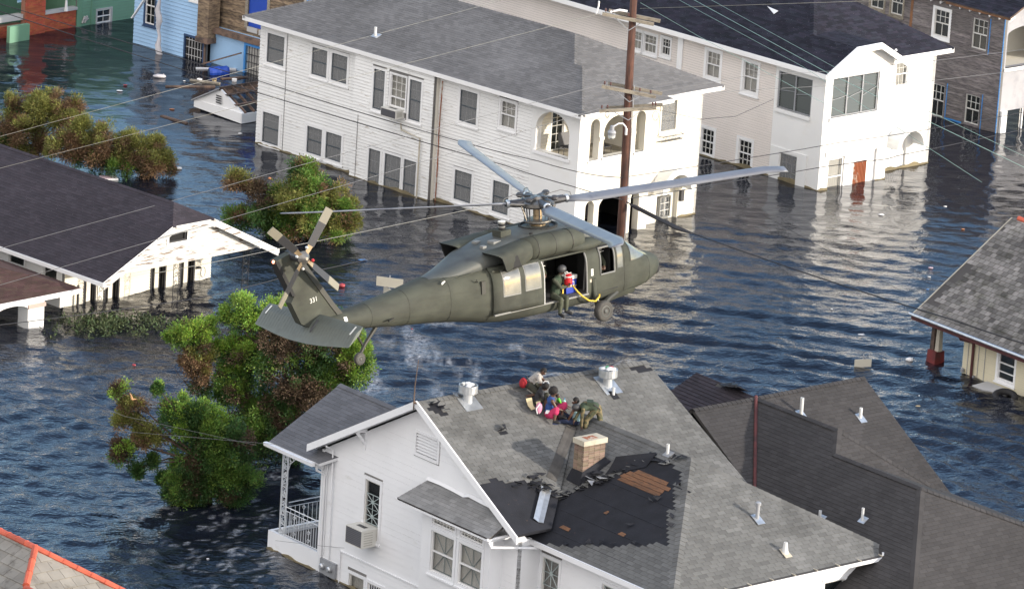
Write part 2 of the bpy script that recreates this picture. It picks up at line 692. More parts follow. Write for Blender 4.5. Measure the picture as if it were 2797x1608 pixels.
# ------------------------------------------------------------------ the palette
M('white_siding', (.70, .70, .69), .55, col2=(.36, .32, .27), mscale=1.6, stretch=(1.1, 1.1, 13), cut=(.61, .66), var=.07, bump=.12, bscale=14)
M('white_trim', (.74, .74, .74), .5, var=.05, bump=.05, bscale=20)
M('cream_stucco', (.70, .67, .59), .85, col2=(.62, .56, .46), mscale=.7, cut=(.58, .8), var=.05, bump=.25, bscale=28)
M('white_stucco', (.72, .72, .71), .85, col2=(.68, .66, .62), mscale=.8, cut=(.55, .8), var=.04, bump=.3, bscale=30)
M('pink_siding', (.64, .59, .55), .6, var=.05, bump=.08, stretch=(1, 1, 9), bscale=14)
M('near_white', (.74, .75, .77), .5, col2=(.60, .60, .58), mscale=1.2, cut=(.62, .8), stretch=(1, 1, 3), var=.05, bump=.08, bscale=16)
M('muntin_white', (.62, .61, .58), .6, var=.05)
M('screen_frame', (.05, .065, .08), .5, var=.1)
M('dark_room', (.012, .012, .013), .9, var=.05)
M('curtain_grey', (.46, .45, .42), .9, var=.1)
M('curtain_pale', (.72, .70, .64), .9, var=.08)
M('blind_dark', (.10, .12, .11), .6, var=.1)
glass_mat('glass', (.02, .025, .028), .05, .22)
glass_mat('dark_glass', (.012, .015, .016), .04, .85)
glass_mat('louvre_glass', (.03, .04, .036), .3, .9)
glass_mat('screen', (.24, .245, .25), .6, .5)
M('roof_grey', (.140, .137, .137), .93, rnd=.14, hue=.01, var=.16, vscale=.35, bump=.3, bscale=60, spec=.2)
M('near_shingle', (.122, .123, .121), .93, rnd=.15, hue=.015, var=.24, vscale=.8, bump=.3, bscale=70, spec=.2)
M('roof_black', (.020, .020, .030), .92, rnd=.35, hue=.03, var=.2, vscale=.4, bump=.3, bscale=60, spec=.2)
M('roof_charcoal', (.042, .036, .043), .93, rnd=.16, hue=.02, var=.14, vscale=.4, bump=.3, bscale=60, spec=.2)
M('roof_umber', (.049, .047, .048), .94, rnd=.12, hue=.01, var=.12, vscale=.4, bump=.25, bscale=60, spec=.15)
M('roof_rust', (.07, .043, .038), .93, rnd=.16, hue=.02, var=.2, vscale=.8, bump=.25, bscale=60, spec=.15)
M('slate', (.17, .16, .15), .85, col2=(.06, .058, .045), mscale=1.3, cut=(.5, .72), rnd=.42, hue=.01, var=.3, vscale=.8, bump=.25, bscale=30, spec=.3)
M('tile_grey', (.22, .205, .18), .85, col2=(.10, .09, .075), mscale=2.0, cut=(.56, .72), rnd=.14, var=.15, vscale=1.5, bump=.25, bscale=30, spec=.3)
M('felt', (.014, .015, .02), .88, col2=(.085, .05, .035), mscale=9.0, cut=(.66, .76), var=.25, vscale=2, bump=.35, bscale=25, spec=.35)
M('deck_dark', (.06, .055, .052), .9, var=.2)
M('bare_wood', (.17, .08, .038), .85, col2=(.09, .05, .03), mscale=3, stretch=(1.2, 9, 1), cut=(.45, .65), rnd=.25, var=.2, bump=.3, bscale=30)
M('old_wood', (.15, .10, .075), .9, col2=(.06, .045, .04), mscale=3, cut=(.45, .65), rnd=.2, var=.25, bump=.3)
M('red_ridge', (.42, .085, .045), .7, rnd=.15, var=.2, vscale=3, bump=.15)
M('galvanised', (.52, .54, .56), .42, metal=.75, var=.15, vscale=5)
M('pipe_white', (.55, .56, .56), .5, col2=(.32, .17, .08), mscale=4, cut=(.68, .75), var=.1)
M('lead', (.30, .31, .33), .55, metal=.3, var=.15)
M('rust', (.28, .09, .04), .85, col2=(.42, .36, .30), mscale=5, stretch=(1, 1, .6), cut=(.55, .62), var=.25, bump=.3)
M('dark_metal', (.06, .06, .065), .5, metal=.4, var=.1)
M('black_iron', (.022, .022, .026), .55, var=.1)
M('white_iron', (.68, .70, .72), .5, var=.05)
M('ac_beige', (.58, .57, .53), .5, var=.06)
M('ac_shade', (.36, .35, .31), .6, var=.06)
M('coil_grey', (.11, .11, .125), .6, var=.12, bump=.3, bscale=120)
M('mortar', (.24, .22, .195), .95, var=.2, bump=.4)
M('tan_brick', (.205, .15, .108), .9, col2=(.20, .135, .10), mscale=5, cut=(.5, .7), rnd=.28, hue=.02, var=.2, bump=.4, bscale=50)
M('red_brick', (.36, .085, .04), .9, rnd=.22, hue=.012, var=.15, bump=.3, bscale=50)
M('red_mortar', (.30, .14, .10), .95, var=.15)
M('cap_cream', (.42, .385, .31), .85, col2=(.30, .26, .2), mscale=3, cut=(.55, .75), var=.1, bump=.3)
M('pole_wood', (.105, .045, .03), .88, col2=(.045, .026, .022), mscale=2.2, stretch=(7, 7, .5), cut=(.4, .65), var=.25, vscale=2, bump=.5, bscale=18)
M('arm_wood', (.27, .24, .19), .88, col2=(.13, .11, .09), mscale=2.5, stretch=(2, 8, 8), cut=(.45, .7), rnd=.1, var=.2, bump=.4)
M('insulator', (.10, .045, .035), .35, var=.1)
M('wire_black', (.022, .022, .026), .6)
M('wire_grey', (.16, .16, .165), .5)
M('wire_pale', (.22, .215, .19), .5)
M('wire_green', (.20, .33, .31), .5)
M('weathered', (.19, .17, .165), .92, col2=(.085, .075, .08), mscale=2.0, stretch=(1.3, 1.3, 14), cut=(.42, .62), rnd=.25, hue=.02, var=.22, vscale=.7, bump=.4, bscale=20)
M('grey_stucco', (.36, .36, .38), .9, col2=(.24, .24, .26), mscale=.9, cut=(.45, .7), var=.1, bump=.3)
M('blue_paint', (.05, .25, .62), .6, var=.1)
M('sky_siding', (.30, .48, .70), .6, col2=(.22, .36, .52), mscale=1.5, stretch=(1, 1, 6), cut=(.6, .75), var=.06, bump=.1)
M('royal_blue', (.012, .06, .38), .5, var=.1)
M('navy_trim', (.02, .05, .12), .5, var=.1)
M('green_siding', (.13, .27, .18), .65, var=.08, bump=.1)
M('brown_shingle', (.23, .17, .11), .92, col2=(.09, .065, .05), mscale=3, stretch=(1, 1, 4), cut=(.42, .62), rnd=.3, var=.2, bump=.4)
M('pale_band', (.42, .42, .42), .8, var=.1)
M('yellow_siding', (.55, .50, .36), .65, var=.06, bump=.08)
M('maroon', (.075, .02, .02), .6, col2=(.03, .012, .012), mscale=3, var=.15)
M('oxblood', (.16, .022, .022), .7, col2=(.07, .02, .018), mscale=2, cut=(.5, .7), var=.2)
M('valley_red', (.095, .026, .024), .75, col2=(.05, .02, .02), mscale=3, cut=(.5, .7), var=.25)
M('pink_band', (.50, .36, .32), .7, var=.1)
M('cloth_white', (.66, .64, .66), .9, var=.08, trans=.3)
M('plastic_white', (.72, .72, .73), .45, var=.06)
M('plastic_green', (.07, .38, .14), .4, var=.1)
M('plastic_red', (.30, .04, .045), .4, var=.1)
M('plastic_blue', (.06, .16, .36), .4, var=.1)
M('plastic_pink', (.45, .34, .38), .5, var=.1)
M('cardboard', (.42, .33, .2), .85, var=.15)
M('orange', (.38, .16, .07), .6, var=.1)
M('sign_back', (.50, .47, .39), .5, col2=(.42, .38, .3), mscale=2, cut=(.58, .75), var=.06)
M('rubber', (.018, .018, .02), .75, var=.2, vscale=4, bump=.2)
M('bark', (.085, .055, .04), .92, col2=(.04, .028, .022), mscale=4, cut=(.4, .65), var=.2, bump=.5)
M('twig', (.13, .075, .05), .92, rnd=.3, var=.2)
M('splint_wood', (.45, .25, .12), .8, var=.2)
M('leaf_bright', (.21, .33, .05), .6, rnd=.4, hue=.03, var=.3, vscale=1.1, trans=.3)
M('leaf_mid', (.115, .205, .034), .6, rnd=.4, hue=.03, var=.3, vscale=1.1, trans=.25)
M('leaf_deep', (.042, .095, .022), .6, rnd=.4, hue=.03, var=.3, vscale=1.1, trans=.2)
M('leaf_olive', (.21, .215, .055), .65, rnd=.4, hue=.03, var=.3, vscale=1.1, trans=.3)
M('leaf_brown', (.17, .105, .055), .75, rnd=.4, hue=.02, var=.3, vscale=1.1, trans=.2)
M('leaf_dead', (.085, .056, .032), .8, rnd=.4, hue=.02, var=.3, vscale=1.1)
M('algae', (.04, .06, .02), .8, rnd=.4, hue=.03, var=.3)
M('board_gap_shade', (.16, .155, .15), .9, var=.2)
M('scum', (.17, .14, .08), .8, col2=(.13, .11, .06), mscale=3, var=.25, vscale=2)
# helicopter
M('olive_drab', (.060, .064, .050), .75, col2=(.046, .048, .039), mscale=1.4, stretch=(.5, 1, 1), cut=(.45, .62), var=.2, vscale=1.6, bump=.08, bscale=30, spec=.25)
M('olive_deck', (.072, .078, .072), .55, col2=(.055, .055, .052), mscale=2.0, cut=(.5, .72), var=.2, vscale=1.5, spec=.5)
M('stab_green', (.105, .118, .105), .6, col2=(.07, .078, .07), mscale=2, cut=(.5, .7), var=.15, vscale=2)
M('olive_dark', (.03, .03, .024), .6, var=.15)
M('panel_line', (.035, .036, .028), .7, var=.1)
M('blade_grey', (.15, .16, .185), .42, col2=(.09, .095, .12), mscale=1.2, cut=(.55, .7), var=.08, vscale=2, spec=.5)
M('blade_black', (.028, .028, .03), .5, var=.15)
M('blade_tip', (.20, .185, .14), .6, var=.1)
M('gear_steel', (.20, .19, .175), .38, metal=.7, var=.2, vscale=6)
M('bronze', (.34, .25, .15), .4, metal=.6, var=.2, vscale=6)
M('heli_white', (.66, .66, .62), .6, var=.05)
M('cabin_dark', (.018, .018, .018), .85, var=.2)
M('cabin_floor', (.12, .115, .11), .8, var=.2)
M('seal_grey', (.19, .19, .18), .6, var=.1)
M('jug_red', (.50, .015, .022), .4, var=.08)
M('cooler_blue', (.012, .04, .34), .4, var=.08)
M('strap_yellow', (.55, .38, .04), .7, var=.1)
glass_mat('heli_glass', (.06, .065, .062), .04, .55)
M('tyre_grey', (.055, .052, .047), .8, var=.15, vscale=8, bump=.2)
# people
M('skin', (.085, .040, .024), .5, var=.1, vscale=5)
M('hair', (.010, .008, .008), .8, var=.2, bump=.6, bscale=90)
M('eye', (.5, .5, .48), .3)
M('camo', (.16, .125, .065), .9, col2=(.045, .055, .028), mscale=9, cut=(.46, .56), var=.35, vscale=7)
M('vest_green', (.032, .05, .030), .85, var=.25, vscale=8)
M('helmet_grey', (.05, .05, .052), .5, var=.15)
M('flight_suit', (.062, .068, .044), .85, col2=(.04, .045, .03), mscale=6, var=.15)
M('boot_black', (.015, .015, .015), .6)
M('shirt_grey', (.36, .34, .32), .9, col2=(.20, .19, .18), mscale=12, var=.12)
M('trouser_olive', (.045, .045, .032), .9, var=.15)
M('tank_blue', (.022, .06, .20), .9, var=.15)
M('pants_pink', (.42, .028, .10), .9, var=.12)
M('shirt_lime', (.12, .45, .045), .9, var=.12)
M('shirt_aqua', (.33, .52, .56), .9, var=.12)
M('denim', (.014, .022, .055), .9, var=.25, vscale=6)
M('shoe_white', (.68, .68, .70), .6, var=.05)
M('bag_red', (.30, .012, .02), .8, var=.15)
M('bag_pink', (.55, .22, .33), .8, col2=(.62, .55, .58), mscale=10, var=.15)
M('cloth_cream', (.58, .49, .30), .9, var=.12)
M('bag_black', (.02, .02, .024), .7, var=.2)
# ------------------------------------------------------------------ the flood water
DW = (0.9, 154.5)                                # under the rotor
def vnoise(x, y, seed):
    r = np.random.default_rng(seed)
    g = r.random((256, 256))
    xi, yi = np.floor(x).astype(int), np.floor(y).astype(int)
    fx, fy = x - xi, y - yi
    fx, fy = fx * fx * (3 - 2 * fx), fy * fy * (3 - 2 * fy)
    a, b = g[xi % 256, yi % 256], g[(xi + 1) % 256, yi % 256]
    c, d = g[xi % 256, (yi + 1) % 256], g[(xi + 1) % 256, (yi + 1) % 256]
    return (a * (1 - fx) + b * fx) * (1 - fy) + (c * (1 - fx) + d * fx) * fy
def fbm(x, y, seed, n=4):
    t, a, s = 0, .5, 0
    for i in range(n):
        t = t + a * vnoise(x * 2 ** i + 17.3 * i, y * 2 ** i + 9.1 * i, seed + i)
        s += a
        a *= .5
    return t / s
def grow(a, b, step, far):
    c = list(np.arange(a, b + step / 2, step))
    d, k = step * 2, b
    while k < far:
        k += d
        c.append(k)
        d *= 1.7
    d, k = step * 2, a
    while k > -far:
        k -= d
        c.insert(0, k)
        d *= 1.7
    return np.array(c)
gx = grow(-27.5, 27.5, .15, 2600)
gy = grow(146, 262, .16, 2600)
X, Y = np.meshgrid(gx, gy, indexing='ij')
dx, dy = X - DW[0], Y - DW[1]
R_ = np.hypot(dx, dy)
TH = np.arctan2(dy, dx)
w1 = fbm(X * .16, Y * .16, 3) - .5
w2 = fbm(X * .35, Y * .35, 9) - .5
zone = np.clip((56 - R_) / 30, 0, 1) ** 1.2 * np.clip((R_ - 1.5) / 4, .25, 1) * np.clip((X + 14) / 12, .38, 1)
lull = .55 + .9 * fbm(X * .12, Y * .12, 21)
H = np.zeros_like(X)
for lam, amp, ph, k in ((1.45, .036, 0, 6), (1.95, .044, 1.3, 5), (1.1, .022, 2.1, 7), (2.9, .014, .4, 4)):
    p = 2 * np.pi * R_ / lam + ph + k * w1 + 2.2 * w2
    s = np.sin(p)
    H += amp * zone * lull * (s + .28 * np.cos(2 * p)) * (.35 + 1.3 * fbm(TH * R_ * .16 + 40, R_ * .4, int(lam * 100)))
chop = .30 + .70 * np.clip((52 - R_) / 26, 0, 1)
for lam, amp, ang in ((.85, .014, .4), (1.3, .018, 2.6), (.62, .009, 1.5), (2.4, .022, 1.35), (1.05, .013, 1.8), (1.7, .018, 1.1)):
    kx, ky = np.cos(ang) / lam * 2 * np.pi, np.sin(ang) / lam * 2 * np.pi
    H += amp * chop * np.sin(kx * X + ky * Y + 8 * fbm(X * .3 + ang * 10, Y * .3, int(ang * 50)))
H += chop * .05 * (fbm(X * .9, Y * .9, 31, 3) - .5)
edge = (np.abs(X) > 30) | (Y < 144) | (Y > 265)
H[edge] = 0
crest = np.clip((H - .075) / .06, 0, 1)
st = fbm(TH * 34, R_ * .22, 55, 4)
st = np.clip((st - .54) / .09, 0, 1) * np.clip((fbm(X * .30, Y * .30, 71) - .40) / .12, 0, 1) * np.clip((R_ - 15) / 5, 0, 1)
def ridge(n, w):
    return np.clip(1 - np.abs(n - .5) / w, 0, 1)
sw = ridge(fbm(TH * 5 + R_ * .10 + w1, R_ * 1.5 + 2 * w2, 91, 3), .022) * np.clip((fbm(X * .35, Y * .35, 93) - .42) / .1, 0, 1) + ridge(fbm(X * .5 + 3 * w2, Y * .9, 97, 4), .016) * np.clip((fbm(X * .3, Y * .3, 99) - .5) / .1, 0, 1)
near = np.clip((38 - R_) / 14, 0, 1) * np.clip((10 - X) / 6, 0, 1) * np.clip((X + 12) / 6, .1, 1)
FO = np.clip(crest * np.clip((fbm(X * .9, Y * .9, 61) - .48) / .12, 0, 1) * near * .9 + st * near * .75 + sw * np.clip((19 - R_) / 6, 0, 1) * .9, 0, 1)
FO[edge] = 0
nx, ny = X.shape
verts = np.stack([X, Y, H], -1).reshape(-1, 3)
ii = np.arange(nx * ny).reshape(nx, ny)
quads = np.stack([ii[:-1, :-1], ii[1:, :-1], ii[1:, 1:], ii[:-1, 1:]], -1).reshape(-1, 4)
me = bpy.data.meshes.new('water')
me.vertices.add(len(verts))
me.vertices.foreach_set('co', verts.ravel())
me.loops.add(quads.size)
me.loops.foreach_set('vertex_index', quads.ravel().astype(np.int32))
me.polygons.add(len(quads))
me.polygons.foreach_set('loop_start', np.arange(0, quads.size, 4, dtype=np.int32))
me.polygons.foreach_set('use_smooth', np.ones(len(quads), dtype=bool))
me.update(calc_edges=True)
at_ = me.attributes.new('foam', 'FLOAT', 'POINT')
at_.data.foreach_set('value', FO.ravel().astype(np.float32))
RI = np.clip(.25 + .75 * np.clip((54 - R_) / 28, 0, 1), 0, 1)
at_ = me.attributes.new('ripple', 'FLOAT', 'POINT')
at_.data.foreach_set('value', RI.ravel().astype(np.float32))
wm_ = bpy.data.materials.new('flood_water')
wm_.use_nodes = True
nt = wm_.node_tree
N_, L_ = nt.nodes, nt.links
b_ = N_['Principled BSDF']
b_.inputs['Roughness'].default_value = .05
b_.inputs['IOR'].default_value = 1.45
ge_ = N_.new('ShaderNodeNewGeometry')
def _noise(scale, detail, vec, rough=.6):
    n = N_.new('ShaderNodeTexNoise')
    n.inputs['Scale'].default_value = scale
    n.inputs['Detail'].default_value = detail
    n.inputs['Roughness'].default_value = rough
    L_.new(vec, n.inputs['Vector'])
    return n.outputs['Fac']
fa_ = N_.new('ShaderNodeAttribute')
fa_.attribute_name = 'foam'
br_ = N_.new('ShaderNodeMapRange')
br_.inputs[1].default_value, br_.inputs[2].default_value = .36, .72
L_.new(_noise(6, 6, ge_.outputs['Position'], .68), br_.inputs[0])
mu_ = N_.new('ShaderNodeMath')
mu_.operation = 'MULTIPLY'
L_.new(fa_.outputs['Fac'], mu_.inputs[0])
L_.new(br_.outputs[0], mu_.inputs[1])
mx_ = N_.new('ShaderNodeMix')
mx_.data_type = 'RGBA'
mx_.inputs[6].default_value = (.008, .010, .017, 1)
mx_.inputs[7].default_value = (.55, .57, .60, 1)
L_.new(mu_.outputs[0], mx_.inputs[0])
L_.new(mx_.outputs[2], b_.inputs['Base Color'])
rr_ = N_.new('ShaderNodeMapRange')
rr_.inputs[3].default_value, rr_.inputs[4].default_value = .05, .6
L_.new(mu_.outputs[0], rr_.inputs[0])
L_.new(rr_.outputs[0], b_.inputs['Roughness'])
mp_ = N_.new('ShaderNodeMapping')
mp_.inputs['Scale'].default_value = (.8, 1.35, 1)
L_.new(ge_.outputs['Position'], mp_.inputs['Vector'])
ad_ = N_.new('ShaderNodeMath')
ad_.operation = 'ADD'
L_.new(_noise(2.2, 3, mp_.outputs[0]), ad_.inputs[0])
m2_ = N_.new('ShaderNodeMath')
m2_.operation = 'MULTIPLY'
m2_.inputs[1].default_value = .22
L_.new(_noise(6.5, 2, mp_.outputs[0]), m2_.inputs[0])
L_.new(m2_.outputs[0], ad_.inputs[1])
bp_ = N_.new('ShaderNodeBump')
bp_.inputs['Strength'].default_value = .7
bp_.inputs['Distance'].default_value = .075
ra_ = N_.new('ShaderNodeAttribute')
ra_.attribute_name = 'ripple'
L_.new(ra_.outputs['Fac'], bp_.inputs['Strength'])
L_.new(ad_.outputs[0], bp_.inputs['Height'])
L_.new(bp_.outputs[0], b_.inputs['Normal'])
me.materials.append(wm_)
water = bpy.data.objects.new('water', me)
water['kind'] = 'structure'
COL.objects.link(water)
# ------------------------------------------------------------------ houses across the street
MT = MATS
def lathbar(mb, W, u0, u1, z0, z1, d0, d1):
    mb.wbox(W, u0, u1, z0, z1, d0, d1)
    return mb
def pipe(root, pts, r, mat, name='downspout'):
    return MB().tube(pts, r, 8).build(name, mat, root)

def tide(root, W, u0, u1, h=.1):
    """The uneven line of scum that the water leaves along a wall."""
    mb = MB()
    n = max(3, int((u1 - u0) / .18))
    z0 = h * .4
    for i in range(n):
        z1 = max(.02, h * (.25 + 1.1 * abs(mnoise.noise(Vector((u0 + i * .35, root.location.x, root.location.y)))) * 1.6))
        a, b = u0 + (u1 - u0) * i / n, u0 + (u1 - u0) * (i + 1) / n
        mb.hexa([W(a, -.3, .0), W(b, -.3, .0), W(b, -.3, .046), W(a, -.3, .046), W(a, z0, .0), W(b, z1, .0), W(b, z1, .042), W(a, z0, .042)])
        z0 = z1
    mb.build('tide_line', MT['scum'], root)

# --- the long white clapboard house with arches
H1 = thing('white_house', 'long white clapboard house with arched stucco balcony and grey shingle roof', 'house', (-11.2, 209.7, 0), D2R(-44))
A0 = 18.75
w = WB(0)
S1 = [(.45, 1.5, 3.62, 4.86), (3.2, 4.12, 3.67, 4.82), (4.4, 5.33, 3.67, 4.82), (.4, 1.4, .16, 1.46), (3.14, 4.05, .3, 1.44), (4.29, 5.23, .3, 1.44)]
S3 = [(12.0, 12.97, 3.58, 4.88), (14.3, 15.15, 3.84, 4.93), (11.95, 12.92, .3, 1.53), (14.15, 15.06, .3, 1.58)]
SB = [(7.3, 7.95, 3.13, 4.8), (8.28, 9.2, 3.12, 4.8), (9.42, 10.1, 3.13, 4.8), (7.25, 7.93, -.6, 1.43), (8.2, 9.15, -.6, 1.43), (9.33, 10.06, -.6, 1.44)]
wall(H1, w, -1.2, 5.35, (0, 6.15), MT['white_siding'], S1, boards=.137, btrim=.12)
wall(H1, WB(-.35), -1.2, 5.35, (6.15, 10.8), MT['white_siding'], SB, boards=.137, btrim=.1)
for a_ in (6.15, 10.67):
    MB().box((a_, -.21, -1.2), (a_ + .13, 0, 5.35)).build('bay_cheek', MT['cream_stucco'], H1)
wall(H1, w, -1.2, 5.35, (10.8, 16.1), MT['white_siding'], S3, boards=.137, btrim=.12)
AB = (16.35, 18.2, 3.33, 5.03, .75)
wall(H1, WB(-.03), -1.2, 5.4, (16.1, A0), MT['white_stucco'], [AB], thick=.32)
FR = [(.6, 1.12, 3.3, 4.97, .27), (1.38, 2.92, 3.34, 4.97, .62), (3.23, 3.76, 3.3, 4.97, .27), (.58, 1.08, -1, 1.62, .25), (1.36, 2.96, -1, 1.75, .5), (3.2, 3.7, -1, 1.62, .25)]
wall(H1, WA(A0), -1.2, 5.4, (.29, 4.2), MT['cream_stucco'], FR, thick=.32)
MB().box((18.25, 3.88, -1.2), (A0 - .32, 4.2, 5.4)).build('porch_cheek', MT['cream_stucco'], H1)
sl = MB()
sl.wbox(WB(-.03), 16.25, 18.3, 3.2, 3.33, -.05, .06)
for h in FR[:3]:
    sl.wbox(WA(A0), h[0] - .06, h[1] + .06, h[2] - .1, h[2], -.05, .06)
sl.build('sill', MT['white_trim'], H1)
# balcony behind the arches
bal = MB()
bal.box((16.25, .29, 3.0), (A0 - .32, 3.88, 3.12)).box((16.25, .29, 5.15), (A0 - .32, 3.88, 5.22))
bal.build('balcony_floor', MT['cap_cream'], H1)
wall(H1, WA(16.3), 3.12, 5.15, (.29, 3.88), MT['cream_stucco'], [(.9, 1.6, 3.12, 4.8)], boards=.137, bmat=MT['cream_stucco'], btrim=.08)
wall(H1, WB(3.9), 3.12, 5.15, (16.3, A0 - .32), MT['cream_stucco'])
wall(H1, WA(16.3), -1.2, 3.0, (.29, 3.88), MT['weathered'], [(1.3, 2.5, -1, 1.9)])
window(H1, WA(16.3), .9, 1.6, 3.12, 4.8, MT['white_trim'], MT['muntin_white'], cols=2, rows=5, trim=.08, mid=0, pane=MT['dark_glass'])
cp = MB()
for b_ in (1.25, 3.07):
    cp.wbox(WA(A0), b_ - .13, b_ + .13, 4.08, 4.2, -.02, .05).wbox(WA(A0), b_ - .1, b_ + .1, 4.0, 4.08, -.02, .03)
cp.build('column_capital', MT['cream_stucco'], H1)
# setback part with the doorway
A1 = 18.25
DOOR = (5.3, 6.55, -1, 1.95, .62)
FW = (5.2, 6.08, 3.78, 5.0)
wall(H1, WA(A1), -1.2, 5.35, (4.2, 7.65), MT['cream_stucco'], [FW, DOOR], thick=.3)
window(H1, WA(A1), *FW, MT['cream_stucco'], MT['seal_grey'], cols=3, rows=3, lower=(2, 3), trim=.08, screen=MT['screen'], curtain=MT['curtain_pale'])
hd = MB()
n = 14
for i in range(n):
    t0, t1 = math.pi * i / n, math.pi * (i + 1) / n
    c0, s0, c1, s1 = math.cos(t0), math.sin(t0), math.cos(t1), math.sin(t1)
    W = WA(A1)
    q = lambda r, c, s, d: W(5.93 - r * c, 1.3 + r * s, d)
    hd.hexa([q(.72, c0, s0, 0), q(.98, c0, s0, 0), q(.98, c0, s0, .62), q(.72, c0, s0, .62), q(.72, c1, s1, 0), q(.98, c1, s1, 0), q(.98, c1, s1, .62), q(.72, c1, s1, .62)])
hd.build('door_hood', MT['white_stucco'], H1)
dr = MB()
dr.wbox(WA(A1), 5.3, 6.55, -1, 1.95, -.28, -.2)
do = dr.build('front_door', MT['cream_stucco'], H1)
g = MB().wbox(WA(A1), 5.45, 6.2, -.8, 1.0, -.2, -.15)
sd = g.build('screen_door', MT['seal_grey'], H1)
window(H1, WA(A1), 5.5, 6.15, .12, 1.0, MT['seal_grey'], MT['seal_grey'], cols=2, rows=3, trim=0, mid=0, glass_d=-.13, pane=MT['screen'])
MB().tube([WA(A1)(5.93 + .3 * math.cos(k * 2.094 + .52), 1.47 + .26 * math.sin(k * 2.094 + .52), -.18) for k in (0, 1, 2, 0)], .03, 6).build('fanlight', MT['white_trim'], do)
MB().wbox(WA(A1), 6.62, 6.8, .7, 1.15, 0, .12).build('mailbox', MT['dark_metal'], H1)
# window box of bent iron
ib = MB()
W = WA(A1)
for z, d in ((3.62, .3), (3.4, .24)):
    ib.tube([W(5.05, z, .02), W(5.08, z, d), W(6.3, z, d), W(6.33, z, .02)], .012, 5)
for i in range(15):
    u = 5.1 + 1.18 * i / 14
    ib.tube([W(u, 3.62, .3), W(u, 3.5, .36), W(u, 3.4, .24), W(u, 3.4, .02)], .008, 4)
ib.build('window_basket', MT['black_iron'], H1)
# windows
for i, h in enumerate(S1 + S3):
    if h is S3[1]:
        window(H1, w, *h, MT['white_trim'], MT['white_trim'], cols=3, rows=2, lower=(1, 2), trim=.1, curtain=MT['curtain_pale'])
    else:
        window(H1, w, *h, MT['white_trim'], MT['screen_frame'], cols=3 if i not in (0, 3) else 1, rows=2, lower=(1, 3 if i not in (0, 3) else 1), trim=.13, screen=MT['screen'], curtain=MT['curtain_grey'])
for i, h in enumerate(SB):
    if i == 1:
        window(H1, WB(-.35), h[0], h[1], 3.45, h[3], MT['white_trim'], MT['white_trim'], cols=3, rows=3, lower=(1, 3), trim=.06, mid=.3, curtain=MT['curtain_pale'])
    else:
        window(H1, WB(-.35), *h, MT['white_trim'], MT['screen_frame'], cols=2 if i != 4 else 3, rows=2, lower=(1, 2 if i != 4 else 3), trim=.1, screen=MT['screen'], curtain=MT['curtain_grey'])
MB().wbox(WB(-.35), 8.24, 9.24, 3.05, 3.12, -.1, .05).build('sill', MT['white_trim'], H1)
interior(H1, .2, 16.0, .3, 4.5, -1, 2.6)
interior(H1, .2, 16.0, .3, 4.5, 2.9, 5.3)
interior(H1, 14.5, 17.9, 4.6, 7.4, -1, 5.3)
wall(H1, WA(0), -1.2, 5.35, (.14, 7.65), MT['white_siding'], thick=-.14)
MB().box((.14, 7.5, -1.2), (A1, 7.65, 5.35)).build('wall', MT['white_siding'], H1)
pipe(H1, [(5.98, -.07, -1), (5.98, -.07, 5.1), (5.98, -.45, 5.32)], .05, MT['white_trim'])
pipe(H1, [(9.15, -.5, 2.9), (9.15, -.45, 2.62), (10.25, -.45, 2.5), (10.25, -.45, -1)], .035, MT['cap_cream'])
pipe(H1, [(6.5, -.38, -1), (6.5, -.38, 2.7)], .012, MT['wire_grey'], 'conduit')
pipe(H1, [(1.68, -.03, -1), (1.68, -.03, 5.2)], .012, MT['wire_grey'], 'conduit')
pipe(H1, [(10.93, -.04, -1), (10.95, -.05, 1.5), (10.92, -.05, 3), (10.96, -.04, 5)], .022, MT['rust'], 'vine_stem')
cb = MB().wbox(WA(A0), .29, 4.2, -1.2, 5.4, 0, .001) if False else None
for a_ in (.45, 6.4, 15.6):
    MB().box((a_ - .05, -.42, 5.22), (a_ + .05, -.3, 5.34)).build('corbel', MT['cap_cream'], H1)
tide(H1, WB(0), 0, 6.15)
tide(H1, WB(-.35), 6.15, 10.8)
tide(H1, WB(0), 10.8, A0)
tide(H1, WA(A1), 6.6, 7.65, .14)
# roof: the main hip and the lower one over the porch
E1, s_ = 5.42, .41
AL, AR, BL_, BR_ = -.62, 19.25, -.5, 8.25
cB = (BL_ + BR_) / 2
hb = cB - BL_
zr = E1 + hb * s_
pB = 4.8
hp = (pB - BL_) / 2
zp = E1 + hp * s_
AM = 18.8
p_main = [(AL, BL_, E1), (AR, BL_, E1), (AR - hp, BL_ + hp, zp), (AM - hb - 1.0, BL_ + hp, zp), (AM - hb - 1.0, cB, zr), (AL + hb, cB, zr)]
p_left = [p_main[:2] + [(AR - hp, BL_ + hp, zp), (AM - hp, BL_ + hp, zp), (AM - hb, cB, zr), (AL + hb, cB, zr)]]
pl = p_left[0]
planes = [[pl[0], pl[1], pl[2], pl[3]], [pl[0], pl[3], pl[4], pl[5]],
          [(AR, BL_, E1), (AR, pB, E1), (AR - hp, BL_ + hp, zp)],
          [(AR, pB, E1), (AM, pB, E1), (AM - hp, BL_ + hp, zp), (AR - hp, BL_ + hp, zp)],
          [(AM, BL_, E1), (AM, BR_, E1), (AM - hb, cB, zr)],
          [(AM, BR_, E1), (AL, BR_, E1), (AL + hb, cB, zr), (AM - hb, cB, zr)],
          [(AL, BR_, E1), (AL, BL_, E1), (AL + hb, cB, zr)]]
